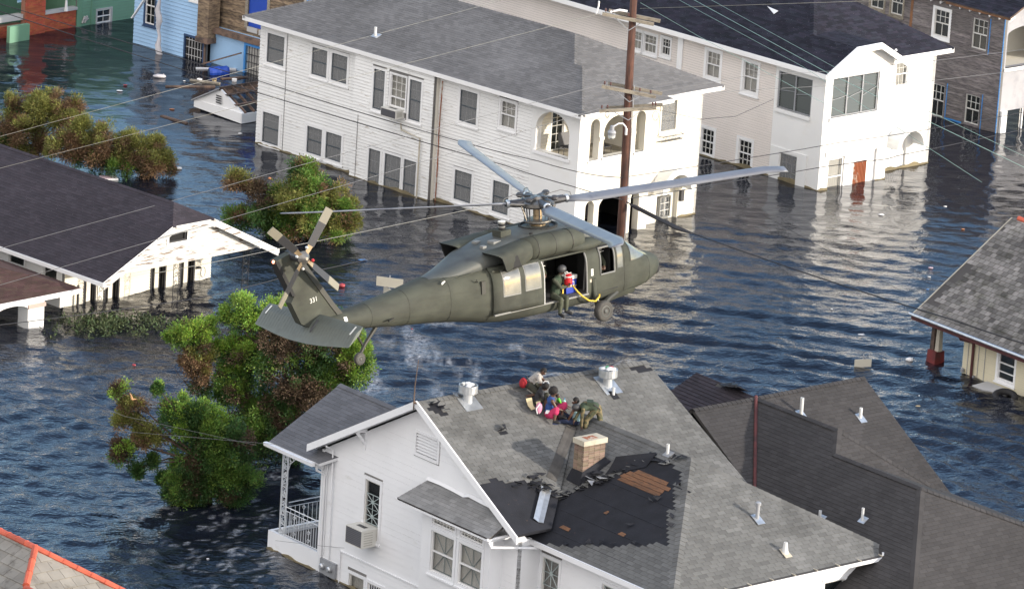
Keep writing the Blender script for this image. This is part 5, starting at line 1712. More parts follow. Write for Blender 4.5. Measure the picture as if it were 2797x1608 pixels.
for (a0, b0), (a1, b1) in zip(edge_pts[:-1], edge_pts[1:]):
    for k in range(9):
        t = random.random()
        a, b = a0 + (a1 - a0) * t + random.uniform(-.12, .12), b0 + (b1 - b0) * t + random.uniform(-.15, .15)
        torn(a, b, max(wz(a, b), mz(a, b)), random.uniform(.08, .18), MT['felt'] if random.random() < .6 else MT['near_shingle'], .08)
for k in range(16):
    a, b = 8.45 + random.uniform(-.3, .35), 1.55 + random.uniform(-.35, .4)
    torn(a, b, max(wz(a, b), mz(a, b)) + .02, random.uniform(.1, .24), MT['felt'] if random.random() < .7 else MT['near_shingle'], .14)
for k in range(14):
    a, b = 9.55 + random.uniform(-.25, .3), 3.0 + random.uniform(-.15, .25)
    torn(a, b, wz(a, b) + .02, random.uniform(.08, .2), MT['lead'] if random.random() < .25 else MT['felt'], .16)
for (a, b) in ((12.3, 3.9), (12.55, 3.55), (12.0, 3.1), (12.1, 3.25), (13.2, 2.9), (13.5, 2.6), (12.2, 2.1), (13.0, 1.6), (11.6, 1.1), (10.9, .75), (12.4, 1.3), (12.0, 1.2), (11.3, 4.75), (11.45, 4.85), (11.2, 4.7), (6.5, 1.7), (6.45, 1.85), (5.2, .1), (5.3, .25), (5.1, .05), (5.5, .3)):
    torn(a, b, max(wz(a, b) if a > 8 or b > 4 else 0, mz(a, b) if a < 8 else 0) + .02, .14, MT['felt'], .2)
# a curled strip of felt by the chimney
cu = MB()
for i in range(8):
    t = i / 7
    for j in range(5):
        s = j / 4
        a, b = 9.55 + 1.0 * t - .1 * s, 3.6 + .75 * t + .5 * (s - .5)
        cu.v.append((a, b, wz(a, b) +   .04 + .20 * s * s * (1 - .5 * t)))
for i in range(7):
    for j in range(4):
        cu.f.append((i * 5 + j, (i + 1) * 5 + j, (i + 1) * 5 + j + 1, i * 5 + j + 1))
        cu.mi.append(0)
cu.build('curled_felt', MT['felt'], rf)
# valley: dark closed valley above, bare metal trough below
vs = MB()
V0, V1 = Vector((6.75, 4.35, 0)), Vector((8.4, 2.2, 0))
for s0, s1 in ((-.17, 0), (0, .17)):
    q = []
    for t, s in ((0, s0), (0, s1), (1, s1), (1, s0)):
        p = V0.lerp(V1, t) + Vector((.7, .6, 0)) * s
        q.append((p.x, p.y, max(wz(p.x, p.y), mz(p.x, p.y)) + .02))
    vs.slab(q, .006)
vs.build('valley_strip', M('valley_stain', (.07, .066, .062), .92, var=.25, vscale=3, bump=.2), rf)
vm = MB()
V0, V1 = Vector((8.72, 1.75, 0)), Vector((9.75, .62, 0))
for s0, s1 in ((-.16, 0), (0, .16)):
    q = []
    for t, s in ((0, s0), (0, s1), (1, s1), (1, s0)):
        p = V0.lerp(V1, t) + Vector((.7, .68, 0)) * s
        q.append((p.x, p.y, max(wz(p.x, p.y), mz(p.x, p.y)) + .03 + .05 * abs(s) / .16))
    vm.slab(q, .01)
vm.build('valley_trough', MT['galvanised'], rf)
eave(H, [(9.4, .47, zW - .02), (16.12, .47, zW - .02)], MT['near_white'], .16, .06)
gt = MB()
gt.hexa([(16.12, .4, zW - .15), (16.24, .4, zW - .15), (16.24, 9.75, zW - .15), (16.12, 9.75, zW - .15), (16.12, .4, zW - .03), (16.25, .4, zW - .03), (16.25, 9.75, zW - .03), (16.12, 9.75, zW - .03)])
gt.build('gutter', MT['near_white'], H)
MB().box((16.125, .5, zW - .035), (16.235, 9.6, zW - .02)).build('gutter_dirt', MT['deck_dark'], H)
for i in range(10):
    MB().box((16.0, .8 + .9 * i, zW - .02), (16.24, .83 + .9 * i, zW + .01)).build('gutter_strap', MT['cap_cream'], H)
MB().box((9.4, .5, zW - .16), (15.7, .9, zW - .13)).box((15.7, .5, zW - .16), (16.1, 9.5, zW - .13)).build('soffit', MT['near_white'], H)
MB().tube([(16.18, 9.1, zW - .12), (16.2, 9.3, zW - .5), (16.0, 9.15, zW - .62), (15.8, 9.14, zW - .6)], .045, 8).tube([(16.2, 8.95, zW + .1), (16.22, 8.95, zW - .4)], .035, 6).build('downspout', MT['near_white'], H)
pipe(H, [(15.78, 8.72, zW - .2), (15.78, 8.72, -1)], .045, MT['near_white'])
# chimney and vents
chimney(H, 8.62, 9.08, 2.85, 3.72, 4.7, 6.32, None, MT['tan_brick'])
cf = MB()
cf.slab([(8.5, 2.7, wz(0, 2.7) + .05), (9.2, 2.65, wz(0, 2.65) + .05), (9.25, 3.85, wz(0, 3.85) + .03), (9.09, 3.72, wz(0, 3.72) + .22), (9.09, 2.84, wz(0, 2.84) + .34), (8.6, 2.84, wz(0, 2.84) + .34)], .01)
cf.build('chimney_flashing', MT['felt'], rf)
def main_at(px, py):
    return on_plane(NO, NAZ, px, py, (RG, 0, ZRG), Vector((sN, 0, 1)))
def front_at(px, py):
    return on_plane(NO, NAZ, px, py, (16.1, 0, zW), Vector((.545, 0, 1)))
def wing_at(px, py):
    return on_plane(NO, NAZ, px, py, (0, 5.0, ZWR), Vector((0, -.545, 1)))
def turbine(px, py, lbl):
    q = main_at(px, py)
    t = MB()
    t.lathe((q.x, q.y, q.z - .15), [(.16, 0), (.15, .42), (.13, .44)], 14)
    t.lathe((q.x, q.y, q.z + .22), [(.13, 0), (.29, .04), (.30, .06), (.30, .30), (.28, .30), (.27, .1)], 18)
    v = t.build('roof_ventilator', MT['galvanised'], H)
    w_ = .33
    MB().slab([(q.x + x, q.y + y, mz(q.x + x, 0) + .03) for x, y in ((-w_, -w_), (w_ * 1.2, -w_), (w_ * 1.2, w_), (-w_, w_))], .012).build('flashing', MT['galvanised'], v)
    return q
q1 = turbine(1277, 1094, 0)
q2 = turbine(1659, 1050, 0)
for q, c, lb in ((q2, 'plastic_white', 'crumpled white green and red wrappings stuffed in the roof ventilator'), (q1, 'plastic_white', 'white cloth balled up on top of the galvanised roof ventilator')):
    mw = Matrix.Translation(H.location) @ Euler(H.rotation_euler).to_matrix().to_4x4()
    o = thing('wrapping' if q is q2 else 'cloth_ball', lb, 'rubbish' if q is q2 else 'cloth', mw @ Vector((q.x, q.y, q.z + .5)))
    for i in range(9 if q is q2 else 4):
        an, rr = random.uniform(0, 6.28), random.uniform(.03, .2 if q is q2 else .12)
        MB().ball((rr * math.cos(an), rr * math.sin(an), random.uniform(-.02, .05)), random.uniform(.07, .12), 4, sq=(1, .8, .5)).build('wad', MT[('plastic_white', 'plastic_white', 'plastic_green', 'plastic_white', 'plastic_red')[i % 5] if q is q2 else 'plastic_white'], o)
q = main_at(1675, 1078)
pipe_vent(H, q.x, q.y, q.z, .3, .05, MT['pipe_white'], MT['felt'], slope=(-sN, 0))
q = main_at(1825, 1243)
q = wing_at(1823, 1240)
pipe_vent(H, q.x, q.y, q.z, .38, .05, MT['pipe_white'], MT['lead'], slope=(0, .545))
q = front_at(2068, 1416)
pipe_vent(H, q.x, q.y, q.z, .5, .06, MT['lead'], MT['galvanised'], slope=(-.545, 0), cap=True)
q = front_at(2144, 1508)
pipe_vent(H, q.x, q.y, q.z, .38, .055, MT['pipe_white'], MT['cap_cream'], slope=(-.545, 0), cone=.06)
q = front_at(2057, 1340)
pipe_vent(H, 11.9, 5.7, front_at(2057, 1340).z, .12, .05, MT['galvanised'], MT['lead'], slope=(-.545, 0))
# porch on the street end
zP, bP, aP, sP = 3.78, -.48, -2.32, .545
pr_ = [[(aP, bP, zP), (.3, bP, zP), (2.6, 2.3, zP + 2.78 * sP), (aP, 2.3, zP + 2.78 * sP)], [(aP, 5.08, zP), (aP, 2.3, zP + 2.78 * sP), (2.6, 2.3, zP + 2.78 * sP), (.3, 5.08, zP)]]
roof(H, pr_, M('porch_shingle', (.105, .107, .118), .92, rnd=.14, var=.12, vscale=.6, bump=.25, bscale=60), MT['near_white'], tab=(.31, .145), thick=.1, name='porch_roof', cap=[((aP, 2.3, zP + 2.78 * sP), (2.6, 2.3, zP + 2.78 * sP))])
for (a, b) in ((.9, 1.15), (.75, 1.0), (1.3, 1.6), (.3, .6)):
    torn(a, b, zP + (b - bP) * sP + .04, .12, MT['felt'], .15)
MB().hexa([(aP - .12, bP - .12, zP - .14), (.1, bP - .12, zP - .14), (.1, bP, zP - .14), (aP - .12, bP, zP - .14), (aP - .12, bP - .14, zP - .02), (.1, bP - .14, zP - .02), (.1, bP, zP - .02), (aP - .12, bP, zP - .02)]).build('gutter', MT['near_white'], H)
MB().hexa([(aP + .15, -.1, zP - .36), (.0, -.1, zP - .36), (.0, .05, zP - .36), (aP + .15, .05, zP - .36), (aP + .15, -.1, zP - .06), (.0, -.1, zP - .06), (.0, .05, zP - .06), (aP + .15, .05, zP - .06)]).box((aP + .15, .05, zP - .36), (aP + .3, 5.0, zP - .06)).build('porch_beam', MT['near_white'], H)
MB().slab([(aP + .2, -.05, zP - .1), (aP + .2, 4.9, zP - .1), (aP + .2, 2.3, zP + 2.3 * sP)], .1).build('porch_gable', MT['near_white'], H)
MB().box((-2.75, .0, -1.2), (.0, .12, .62)).box((-2.75, .12, -1.2), (-2.63, 4.6, .62)).build('porch_wall', MT['near_white'], H)
MB().box((-2.63, .12, .2), (0, 4.6, .42)).build('porch_floor', MT['deck_dark'], H)
scroll_post(H, -2.12, .06, .62, zP - .36, .26, 'a')
scroll_post(H, -2.25, .2, .62, zP - .36, .2, 'b')
scroll_post(H, -2.25, 4.4, .62, zP - .36, .26, 'b')
cbk = MB()
for sg, ax in ((1, 0),):
    for k in range(2):
        c = Vector((-1.9 + .14 * k, .06, zP - .52 - .1 * (1 - k)))
        pts = []
        for i in range(16):
            t = i / 15
            r_ = .13 * (1 - .7 * t)
            pts.append(c + Vector((r_ * math.cos(5.5 * t + 2), 0, r_ * math.sin(5.5 * t + 2))))
        cbk.tube(pts, .012, 4)
    cbk.tube([(-1.99, .06, zP - 1.1), (-1.85, .06, zP - .7), (-1.5, .06, zP - .4)], .012, 4)
cbk.build('post_bracket', MT['white_iron'], H)
def railing(p, q, h, n):
    p, q = Vector(p), Vector(q)
    r_ = MB().tube([p + Vector((0, 0, h)), q + Vector((0, 0, h))], .018, 5).tube([p + Vector((0, 0, h - .14)), q + Vector((0, 0, h - .14))], .012, 5).tube([p + Vector((0, 0, .06)), q + Vector((0, 0, .06))], .014, 5).build('railing', MT['white_iron'], H)
    for i in range(n):
        c = p.lerp(q, (i + .5) / n)
        if i % 6 == 3:
            sc = MB()
            for s_ in (0, .3, .6):
                sc.tube([c + Vector((.05 * math.cos(t * .7) * (1 - t / 12), .03 * math.cos(t * .7), .2 + s_ * .9 + .06 * math.sin(t * .7))) for t in range(11)], .009, 4)
            sc.tube([c + Vector((0, 0, .06)), c + Vector((0, 0, h - .14))], .009, 4)
            sc.build('baluster', MT['white_iron'], r_)
        else:
            MB().tube([c + Vector((0, 0, .06)), c + Vector((0, 0, h - .14))], .009, 4).build('baluster', MT['white_iron'], r_)
railing((-1.95, .06, .62), (-.02, .06, .62), 1.0, 15)
railing((-2.25, .4, .62), (-2.25, 4.3, .62), 1.0, 22)
# ------------------------------------------------------------------ trees and drowned shrubs
def leaf_mesh(tufts, n_per, ln, wd, up=0.5, fan=None, rng=RNG):
    """Leaf blades as quads. tufts: (centre, radius, material index, outward direction)."""
    V, F, MI = [], [], []
    o = 0
    for c, r, mi, out in tufts:
        n = int(n_per * rng.uniform(.7, 1.3))
        c = np.array(c)
        p = rng.normal(0, .5, (n, 3))
        p *= (r * np.minimum(1, 1.25 / np.maximum(.01, np.linalg.norm(p, axis=1))))[:, None]
        d = p / (np.linalg.norm(p, axis=1)[:, None] + 1e-6) + np.array(out) * .9 + np.array([0, 0, up]) + rng.normal(0, .45, (n, 3))
        d /= np.linalg.norm(d, axis=1)[:, None]
        q = rng.normal(0, 1, (n, 3))
        s = np.cross(d, q)
        s /= np.linalg.norm(s, axis=1)[:, None] + 1e-6
        L = ln * rng.uniform(.6, 1.35, (n, 1))
        w = wd * rng.uniform(.6, 1.3, (n, 1))
        b = p + c
        v = np.stack([b - s * w * .35, b + d * L * .55 - s * w, b + d * L, b + d * L * .5 + s * w], 1).reshape(-1, 3)
        V.append(v)
        F.append((np.arange(n * 4).reshape(n, 4) + o))
        MI.append(np.full(n, mi))
        o += n * 4
    return np.concatenate(V), np.concatenate(F), np.concatenate(MI)

def leaf_obj(name, tufts, n_per, ln, wd, mats, parent, up=.5):
    V, F, MI = leaf_mesh(tufts, n_per, ln, wd, up)
    me = bpy.data.meshes.new(name)
    me.vertices.add(len(V))
    me.vertices.foreach_set('co', V.ravel())
    me.loops.add(F.size)
    me.loops.foreach_set('vertex_index', F.ravel().astype(np.int32))
    me.polygons.add(len(F))
    me.polygons.foreach_set('loop_start', np.arange(0, F.size, 4, dtype=np.int32))
    for k in mats:
        me.materials.append(k)
    me.polygons.foreach_set('material_index', MI.astype(np.int32))
    me.update(calc_edges=True)
    o = bpy.data.objects.new(name, me)
    COL.objects.link(o)
    o.parent = parent
    return o

def limbs(mb, base, tips, r0, jit=.12):
    for t in tips:
        b, t = Vector(base), Vector(t)
        m_ = b.lerp(t, .5) + Vector((random.uniform(-jit, jit), random.uniform(-jit, jit), random.uniform(0, jit))) * (t - b).length
        mb.tube([b, b.lerp(m_, .5), m_, m_.lerp(t, .6), t], [r0, r0 * .8, r0 * .55, r0 * .35, r0 * .15], 6)

def pn(c, k=.9, s=0.0):
    return mnoise.noise(Vector(c) * k + Vector((s, s * 1.7, 4.2)))
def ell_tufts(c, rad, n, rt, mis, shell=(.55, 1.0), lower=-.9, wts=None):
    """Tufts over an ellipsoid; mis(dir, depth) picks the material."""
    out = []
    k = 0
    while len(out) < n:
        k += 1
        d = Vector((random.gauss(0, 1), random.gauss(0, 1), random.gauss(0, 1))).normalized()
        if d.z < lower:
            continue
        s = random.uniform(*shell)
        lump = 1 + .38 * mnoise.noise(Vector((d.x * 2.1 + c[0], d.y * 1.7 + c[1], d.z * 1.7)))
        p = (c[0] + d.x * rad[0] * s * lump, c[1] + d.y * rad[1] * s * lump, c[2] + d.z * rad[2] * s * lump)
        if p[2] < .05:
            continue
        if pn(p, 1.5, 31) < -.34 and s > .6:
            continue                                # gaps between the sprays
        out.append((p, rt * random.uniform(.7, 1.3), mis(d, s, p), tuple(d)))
    return out

LM = [MATS['leaf_bright'], MATS['leaf_mid'], MATS['leaf_deep'], MATS['leaf_olive'], MATS['leaf_brown'], MATS['leaf_dead']]
def px_c(px, py, base):
    """Local centre of a crown that shows at a pixel, standing over the tree's own base (same distance plane)."""
    b = Vector(base)
    d = ray(px, py)
    t = (b.y - CC.y) / d.y
    return (CC + d * t) - b

def tree(name, label, cat, bpx, crowns, tipsw=.09, group=None, leaf=(.085, .022), trunk_top=None, bare=()):
    base = P(*bpx, 0.0)
    t = thing(name, label, cat, base, group=group)
    tufts, tips = [], []
    for (cx, cy, rx, rz, ry, n, rt, mis, shell) in crowns:
        c = px_c(cx, cy, base)
        c = Vector((c.x, c.y, c.z))
        big = n > 55
        tufts += ell_tufts(c, (rx * .86, ry * .86, rz * .86) if big else (rx, ry, rz), int(n * .62) if big else n, rt, mis, shell)
        if big:
            k = 4 + n // 28
            for i in range(k):                       # billows round the crown
                d = Vector((random.gauss(0, 1), random.gauss(0, 1) - .3, random.gauss(.25, .9))).normalized()
                q = c + Vector((d.x * rx, d.y * ry, d.z * rz)) * random.uniform(.72, 1.0)
                if q.z > .1:
                    w_ = random.uniform(.24, .42) * min(rx, rz)
                    tufts += ell_tufts(q, (w_, w_, w_ * random.uniform(.8, 1.4)), max(5, int(n * .6 / k)), rt * .72, mis, (.75, 1.1))
        for i in range(3 if big else 1):
            tips.append(c + Vector((random.uniform(-.7, .7) * rx, random.uniform(-.7, .7) * ry, random.uniform(-.5, .7) * rz)))
    tr = MB()
    tt = trunk_top or (0, 0, 1.2)
    tt = Vector(tt)
    tr.tube([(0, 0, -1.5), (.03, 0, 0), tt * .6 + Vector((.04, .03, 0)), tt], [tipsw * 1.4, tipsw * 1.2, tipsw, tipsw * .8], 8)
    limbs(tr, tt * .8, tips, tipsw * .45)
    for b in bare:
        c = px_c(b[0], b[1], base)
        e = px_c(b[2], b[3], base)
        limbs(tr, c, [e], .022)
        for i in range(16):
            m_ = Vector(c).lerp(e, random.uniform(.3, 1))
            limbs(tr, m_, [m_ + Vector((random.uniform(-.45, .3), random.uniform(-.3, .3), random.uniform(-.35, .3)))], .007)
    tr.build('trunk', MATS['bark'], t, smooth=True)
    leaf_obj('crown', tufts, 115, leaf[0], leaf[1], LM, t)
    return t

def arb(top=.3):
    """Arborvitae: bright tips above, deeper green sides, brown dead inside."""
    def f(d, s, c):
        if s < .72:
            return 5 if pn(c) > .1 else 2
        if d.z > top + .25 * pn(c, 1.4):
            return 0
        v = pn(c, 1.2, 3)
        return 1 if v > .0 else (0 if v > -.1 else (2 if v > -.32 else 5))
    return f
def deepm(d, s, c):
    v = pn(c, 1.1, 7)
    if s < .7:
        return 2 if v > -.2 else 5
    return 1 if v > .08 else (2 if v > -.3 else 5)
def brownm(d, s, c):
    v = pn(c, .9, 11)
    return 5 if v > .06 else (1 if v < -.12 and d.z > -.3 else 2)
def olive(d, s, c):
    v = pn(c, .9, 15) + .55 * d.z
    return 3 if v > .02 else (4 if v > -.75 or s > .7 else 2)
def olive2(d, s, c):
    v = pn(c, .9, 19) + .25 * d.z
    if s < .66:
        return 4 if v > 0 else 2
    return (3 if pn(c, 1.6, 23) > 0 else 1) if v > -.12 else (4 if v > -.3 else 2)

# the cluster of half drowned conifers
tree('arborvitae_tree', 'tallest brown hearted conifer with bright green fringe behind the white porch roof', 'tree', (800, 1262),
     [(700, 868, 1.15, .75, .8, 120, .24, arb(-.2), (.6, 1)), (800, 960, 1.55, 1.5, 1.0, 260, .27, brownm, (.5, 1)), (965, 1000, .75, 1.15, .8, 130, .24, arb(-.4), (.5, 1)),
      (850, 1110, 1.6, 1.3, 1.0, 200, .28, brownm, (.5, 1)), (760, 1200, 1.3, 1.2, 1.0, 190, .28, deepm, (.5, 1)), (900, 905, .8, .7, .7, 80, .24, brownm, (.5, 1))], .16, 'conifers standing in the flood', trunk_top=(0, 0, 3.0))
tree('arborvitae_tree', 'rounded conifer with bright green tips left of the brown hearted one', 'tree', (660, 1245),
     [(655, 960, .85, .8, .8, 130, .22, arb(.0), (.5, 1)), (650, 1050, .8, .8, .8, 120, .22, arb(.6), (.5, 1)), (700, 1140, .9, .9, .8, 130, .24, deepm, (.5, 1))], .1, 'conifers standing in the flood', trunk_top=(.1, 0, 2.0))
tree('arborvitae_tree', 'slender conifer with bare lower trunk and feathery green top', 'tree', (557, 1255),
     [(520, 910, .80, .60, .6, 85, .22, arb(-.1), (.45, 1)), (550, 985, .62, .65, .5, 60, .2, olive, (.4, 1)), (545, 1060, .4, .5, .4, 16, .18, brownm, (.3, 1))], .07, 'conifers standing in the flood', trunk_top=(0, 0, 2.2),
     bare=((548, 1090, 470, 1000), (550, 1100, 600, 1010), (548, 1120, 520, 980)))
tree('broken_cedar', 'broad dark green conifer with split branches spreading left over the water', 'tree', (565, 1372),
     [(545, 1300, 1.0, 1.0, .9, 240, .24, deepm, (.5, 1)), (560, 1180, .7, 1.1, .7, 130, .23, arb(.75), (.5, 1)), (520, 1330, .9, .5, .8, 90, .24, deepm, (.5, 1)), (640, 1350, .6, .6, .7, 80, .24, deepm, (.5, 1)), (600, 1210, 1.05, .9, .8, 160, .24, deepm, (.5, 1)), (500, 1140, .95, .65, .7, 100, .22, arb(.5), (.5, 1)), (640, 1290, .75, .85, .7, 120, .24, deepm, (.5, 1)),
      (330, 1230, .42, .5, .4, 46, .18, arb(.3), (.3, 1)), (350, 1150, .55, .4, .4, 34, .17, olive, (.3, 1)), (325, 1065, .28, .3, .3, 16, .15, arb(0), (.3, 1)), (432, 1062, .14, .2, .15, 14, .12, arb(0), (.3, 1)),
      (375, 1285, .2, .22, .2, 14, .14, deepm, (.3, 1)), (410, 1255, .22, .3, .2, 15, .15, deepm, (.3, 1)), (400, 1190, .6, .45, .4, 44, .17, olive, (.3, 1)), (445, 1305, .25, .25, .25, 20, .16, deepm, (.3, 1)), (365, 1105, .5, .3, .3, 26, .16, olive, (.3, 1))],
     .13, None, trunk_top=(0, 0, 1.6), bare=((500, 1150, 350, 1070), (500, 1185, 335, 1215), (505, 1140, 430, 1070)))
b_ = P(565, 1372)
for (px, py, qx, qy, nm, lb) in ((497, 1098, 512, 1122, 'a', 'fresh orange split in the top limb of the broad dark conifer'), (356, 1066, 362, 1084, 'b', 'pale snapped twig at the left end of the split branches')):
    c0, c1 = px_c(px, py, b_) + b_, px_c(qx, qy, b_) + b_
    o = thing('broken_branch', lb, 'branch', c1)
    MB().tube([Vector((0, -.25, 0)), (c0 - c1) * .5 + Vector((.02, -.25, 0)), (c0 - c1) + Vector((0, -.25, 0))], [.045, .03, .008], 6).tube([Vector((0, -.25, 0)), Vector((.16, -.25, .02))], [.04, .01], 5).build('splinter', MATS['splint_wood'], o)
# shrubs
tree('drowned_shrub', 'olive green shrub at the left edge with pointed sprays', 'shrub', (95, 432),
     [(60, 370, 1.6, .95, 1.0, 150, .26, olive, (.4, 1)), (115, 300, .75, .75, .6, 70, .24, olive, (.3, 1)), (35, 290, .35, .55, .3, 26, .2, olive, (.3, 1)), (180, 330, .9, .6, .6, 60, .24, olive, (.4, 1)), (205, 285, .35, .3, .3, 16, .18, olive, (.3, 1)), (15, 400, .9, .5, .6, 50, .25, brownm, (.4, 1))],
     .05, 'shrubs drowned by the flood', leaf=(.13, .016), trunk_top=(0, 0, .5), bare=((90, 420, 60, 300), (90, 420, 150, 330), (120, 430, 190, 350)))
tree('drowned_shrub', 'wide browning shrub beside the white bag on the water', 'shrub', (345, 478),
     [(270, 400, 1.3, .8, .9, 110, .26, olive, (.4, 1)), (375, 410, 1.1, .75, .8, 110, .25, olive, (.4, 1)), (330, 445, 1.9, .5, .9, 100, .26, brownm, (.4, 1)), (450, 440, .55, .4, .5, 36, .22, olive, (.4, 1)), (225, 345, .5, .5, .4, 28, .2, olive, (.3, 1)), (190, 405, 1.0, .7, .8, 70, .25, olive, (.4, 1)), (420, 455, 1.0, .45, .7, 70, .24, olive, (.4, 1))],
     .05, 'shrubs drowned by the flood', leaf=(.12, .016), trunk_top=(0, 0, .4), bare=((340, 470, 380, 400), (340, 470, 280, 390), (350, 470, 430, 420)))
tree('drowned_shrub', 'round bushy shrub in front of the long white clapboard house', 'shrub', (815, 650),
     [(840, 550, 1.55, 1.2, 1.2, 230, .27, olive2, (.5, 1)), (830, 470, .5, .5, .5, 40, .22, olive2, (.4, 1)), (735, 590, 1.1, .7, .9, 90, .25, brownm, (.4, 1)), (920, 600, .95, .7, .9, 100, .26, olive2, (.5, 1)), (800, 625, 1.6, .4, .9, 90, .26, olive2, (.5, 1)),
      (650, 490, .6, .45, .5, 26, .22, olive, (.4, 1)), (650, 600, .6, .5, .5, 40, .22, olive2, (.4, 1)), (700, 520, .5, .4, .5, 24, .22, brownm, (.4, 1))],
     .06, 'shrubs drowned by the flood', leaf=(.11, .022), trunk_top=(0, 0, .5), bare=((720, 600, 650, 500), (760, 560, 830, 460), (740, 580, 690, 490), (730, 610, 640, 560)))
# floating weed in front of the cream bungalow
wd_ = []
for i in range(150):
    p = P(random.gauss(300, 75), random.gauss(885, 14), .03)
    wd_.append((tuple(p), .16, 0, (0, 0, 0)))
o = leaf_obj('floating_weed', wd_, 24, .14, .03, [MATS['algae']], None, up=0)
o['kind'] = 'stuff'
# ------------------------------------------------------------------ utility pole, lamp, wires
PB = P(1692, 703)
PB.z = 0
YP = PB.y - .22
def PP(px, py, dy=0.0):
    """A point on the upright plane through the front of the pole."""
    d = ray(px, py)
    return CC + d * ((YP + dy - CC.y) / d.y)
def KC(x, y):
    return PP(1350 + x / 2.912, y / 2.912)
UP = thing('utility_pole', 'brown wooden utility pole with three crossarms before the arched stucco corner', 'utility pole', PB)
tp = PP(1733, -40, .22) - PB
MB().tube([(0, 0, -1.5), (0, 0, 3), tp * .6, tp], [.185, .175, .16, .135], 16).build('pole', MATS['pole_wood'], UP, smooth=True)
def crossarm(p, q, back, zb, iz):
    p, q = Vector(p) - PB, Vector(q) - PB
    MB().bar(p, q, .1, .13).build('crossarm', MATS['arm_wood'], UP)
    if back:
        MB().bar(p + Vector((.25, .42, .05)), q + Vector((.25, .42, .05)), .1, .13).build('crossarm', MATS['arm_wood'], UP)
    m_ = p.lerp(q, .5)
    for t in (.25, .75):
        MB().bar(p.lerp(q, t) + Vector((0, 0, -.05)), m_ + Vector((.05, -.03, zb)), .03, .012, up=(0, 1, 0)).build('brace', MATS['lead'], UP)
    for t in iz:
        c = p.lerp(q, t)
        i_ = MB().tube([c, c + Vector((0, 0, .15))], .012, 5).build('insulator_pin', MATS['dark_metal'], UP)
        MB().lathe(c + Vector((0, 0, .12)), [(.035, 0), (.05, .03), (.03, .06), (.04, .09), (.02, .12)], 8).build('insulator', MATS['insulator'], i_)
crossarm(KC(860, 110), KC(1270, 195), True, -.45, (.06, .2, .5))
crossarm(KC(855, 688), KC(1285, 772), True, -.4, (.05, .16, .7, .9))
crossarm(KC(835, 885), KC(1290, 860), True, -.42, (.04, .14, .93, .98))
c = KC(810, 110) - PB
MB().tube([c, c + Vector((.08, 0, .3)), c + Vector((.08, 0, .5))], .035, 6).tube([c + Vector((.55, 0, .1)), c + Vector((.9, 0, .2)), c + Vector((1.2, .1, .15))], .05, 6).build('cutout_fuse', MATS['plastic_white'], UP)
ca, cb_ = KC(900, 910) - PB, KC(1285, 900) - PB
MB().tube([ca + Vector((.07 * math.cos(t), -.05, .12 * math.sin(t))) for t in np.linspace(0, 12, 30)], .012, 4).tube([cb_ + Vector((.12 * math.cos(t), -.05, .18 * math.sin(t) - .1)) for t in np.linspace(0, 12, 30)], .01, 4).build('wire_coil', MATS['wire_black'], UP)
MB().tube([(.15, -.12, -1), (.14, -.12, 4), (.12, -.1, 7)], .018, 5).build('ground_conduit', MATS['lead'], UP)
la = PP(1350 + 1050 / 2.912, 1040 / 2.912)
SL_ = thing('street_lamp', 'white bell street lamp on a curved arm on the wooden pole', 'street lamp', la)
MB().tube([(0, 0, 0), (-.03, -.05, .16), (-.15, -.1, .3), (-.32, -.14, .3), (-.5, -.16, .18)], .035, 8).tube([(.0, .05, .08), (.0, .05, -.18)], .05, 8).build('arm', MATS['plastic_white'], SL_)
MB().lathe((-.56, -.16, -.06), [(.15, -.12), (.17, 0), (.15, .05), (.09, .09), (.08, .24), (.05, .27)], 14).build('lamp_housing', MATS['lead'], SL_)
MB().lathe((-.56, -.16, -.32), [(.09, 0), (.14, .05), (.155, .15)], 14).build('lamp_lens', glass_mat('lens', (.6, .62, .6), .2, .8), SL_)

WG_ = 'overhead wires and cables'
def wire(label, pts, r, mat, sag=.0, name='power_line', extra=None):
    """pts: 3D anchors; each span hangs in its own sag."""
    o = Vector(pts[0])
    mb = MB()
    path = []
    for a, b in zip(pts[:-1], pts[1:]):
        a, b = Vector(a), Vector(b)
        n = 14 if sag else 1
        for i in range(n):
            t = i / n
            path.append(a.lerp(b, t) - Vector((0, 0, sag * 4 * t * (1 - t))) - o)
    path.append(Vector(pts[-1]) - o)
    mb.tube(path, r, 5)
    w_ = mb.build(name, MATS[mat], None, smooth=True)
    w_.location = o
    tag(w_, label, 'power line', WG_)
    return w_
def pz(x, y, z):
    return tuple(P(x, y, z))
arm1, arm2, arm3 = tuple(KC(900, 95)), tuple(KC(880, 668)), tuple(KC(845, 862))
h1_, h2_ = tuple(PP(1699, 485)), tuple(PP(1699, 545))
def far_left(px, py, z):
    return pz(px, py, z)
wire('upper pale wire crossing the grey hip roof to the left edge', [pz(1368, 2, 9.6), pz(-40, 384, 8.6)], .008, 'wire_pale', .0)
wire('pale wire from the top crossarm across the bay window to the left edge', [arm1, pz(-40, 470, 7.6)], .008, 'wire_pale', .0)
wire('thin dark wire from the middle crossarm falling left over the clapboard', [arm2, pz(884, 434, 4.2), pz(-40, 690, 3.2)], .010, 'wire_grey')
wire('thin dark wire from the lowest crossarm falling left past the triple window', [arm3, pz(998, 489, 3.6), pz(-40, 790, 2.7)], .010, 'wire_grey')
wire('upper black cable running along the clapboard house to the pole', [pz(-30, 2, 7.6), pz(706, 221, 6.2), pz(1215, 375, 4.9), pz(1470, 440, 4.1), pz(1600, 474, 3.75), h1_], .017, 'wire_black', .03)
wire('lower black cable running along the clapboard house to the pole', [pz(-30, 22, 7.2), pz(706, 254, 5.8), pz(1380, 452, 3.6), pz(1560, 508, 3.0), h2_], .019, 'wire_black', .03)
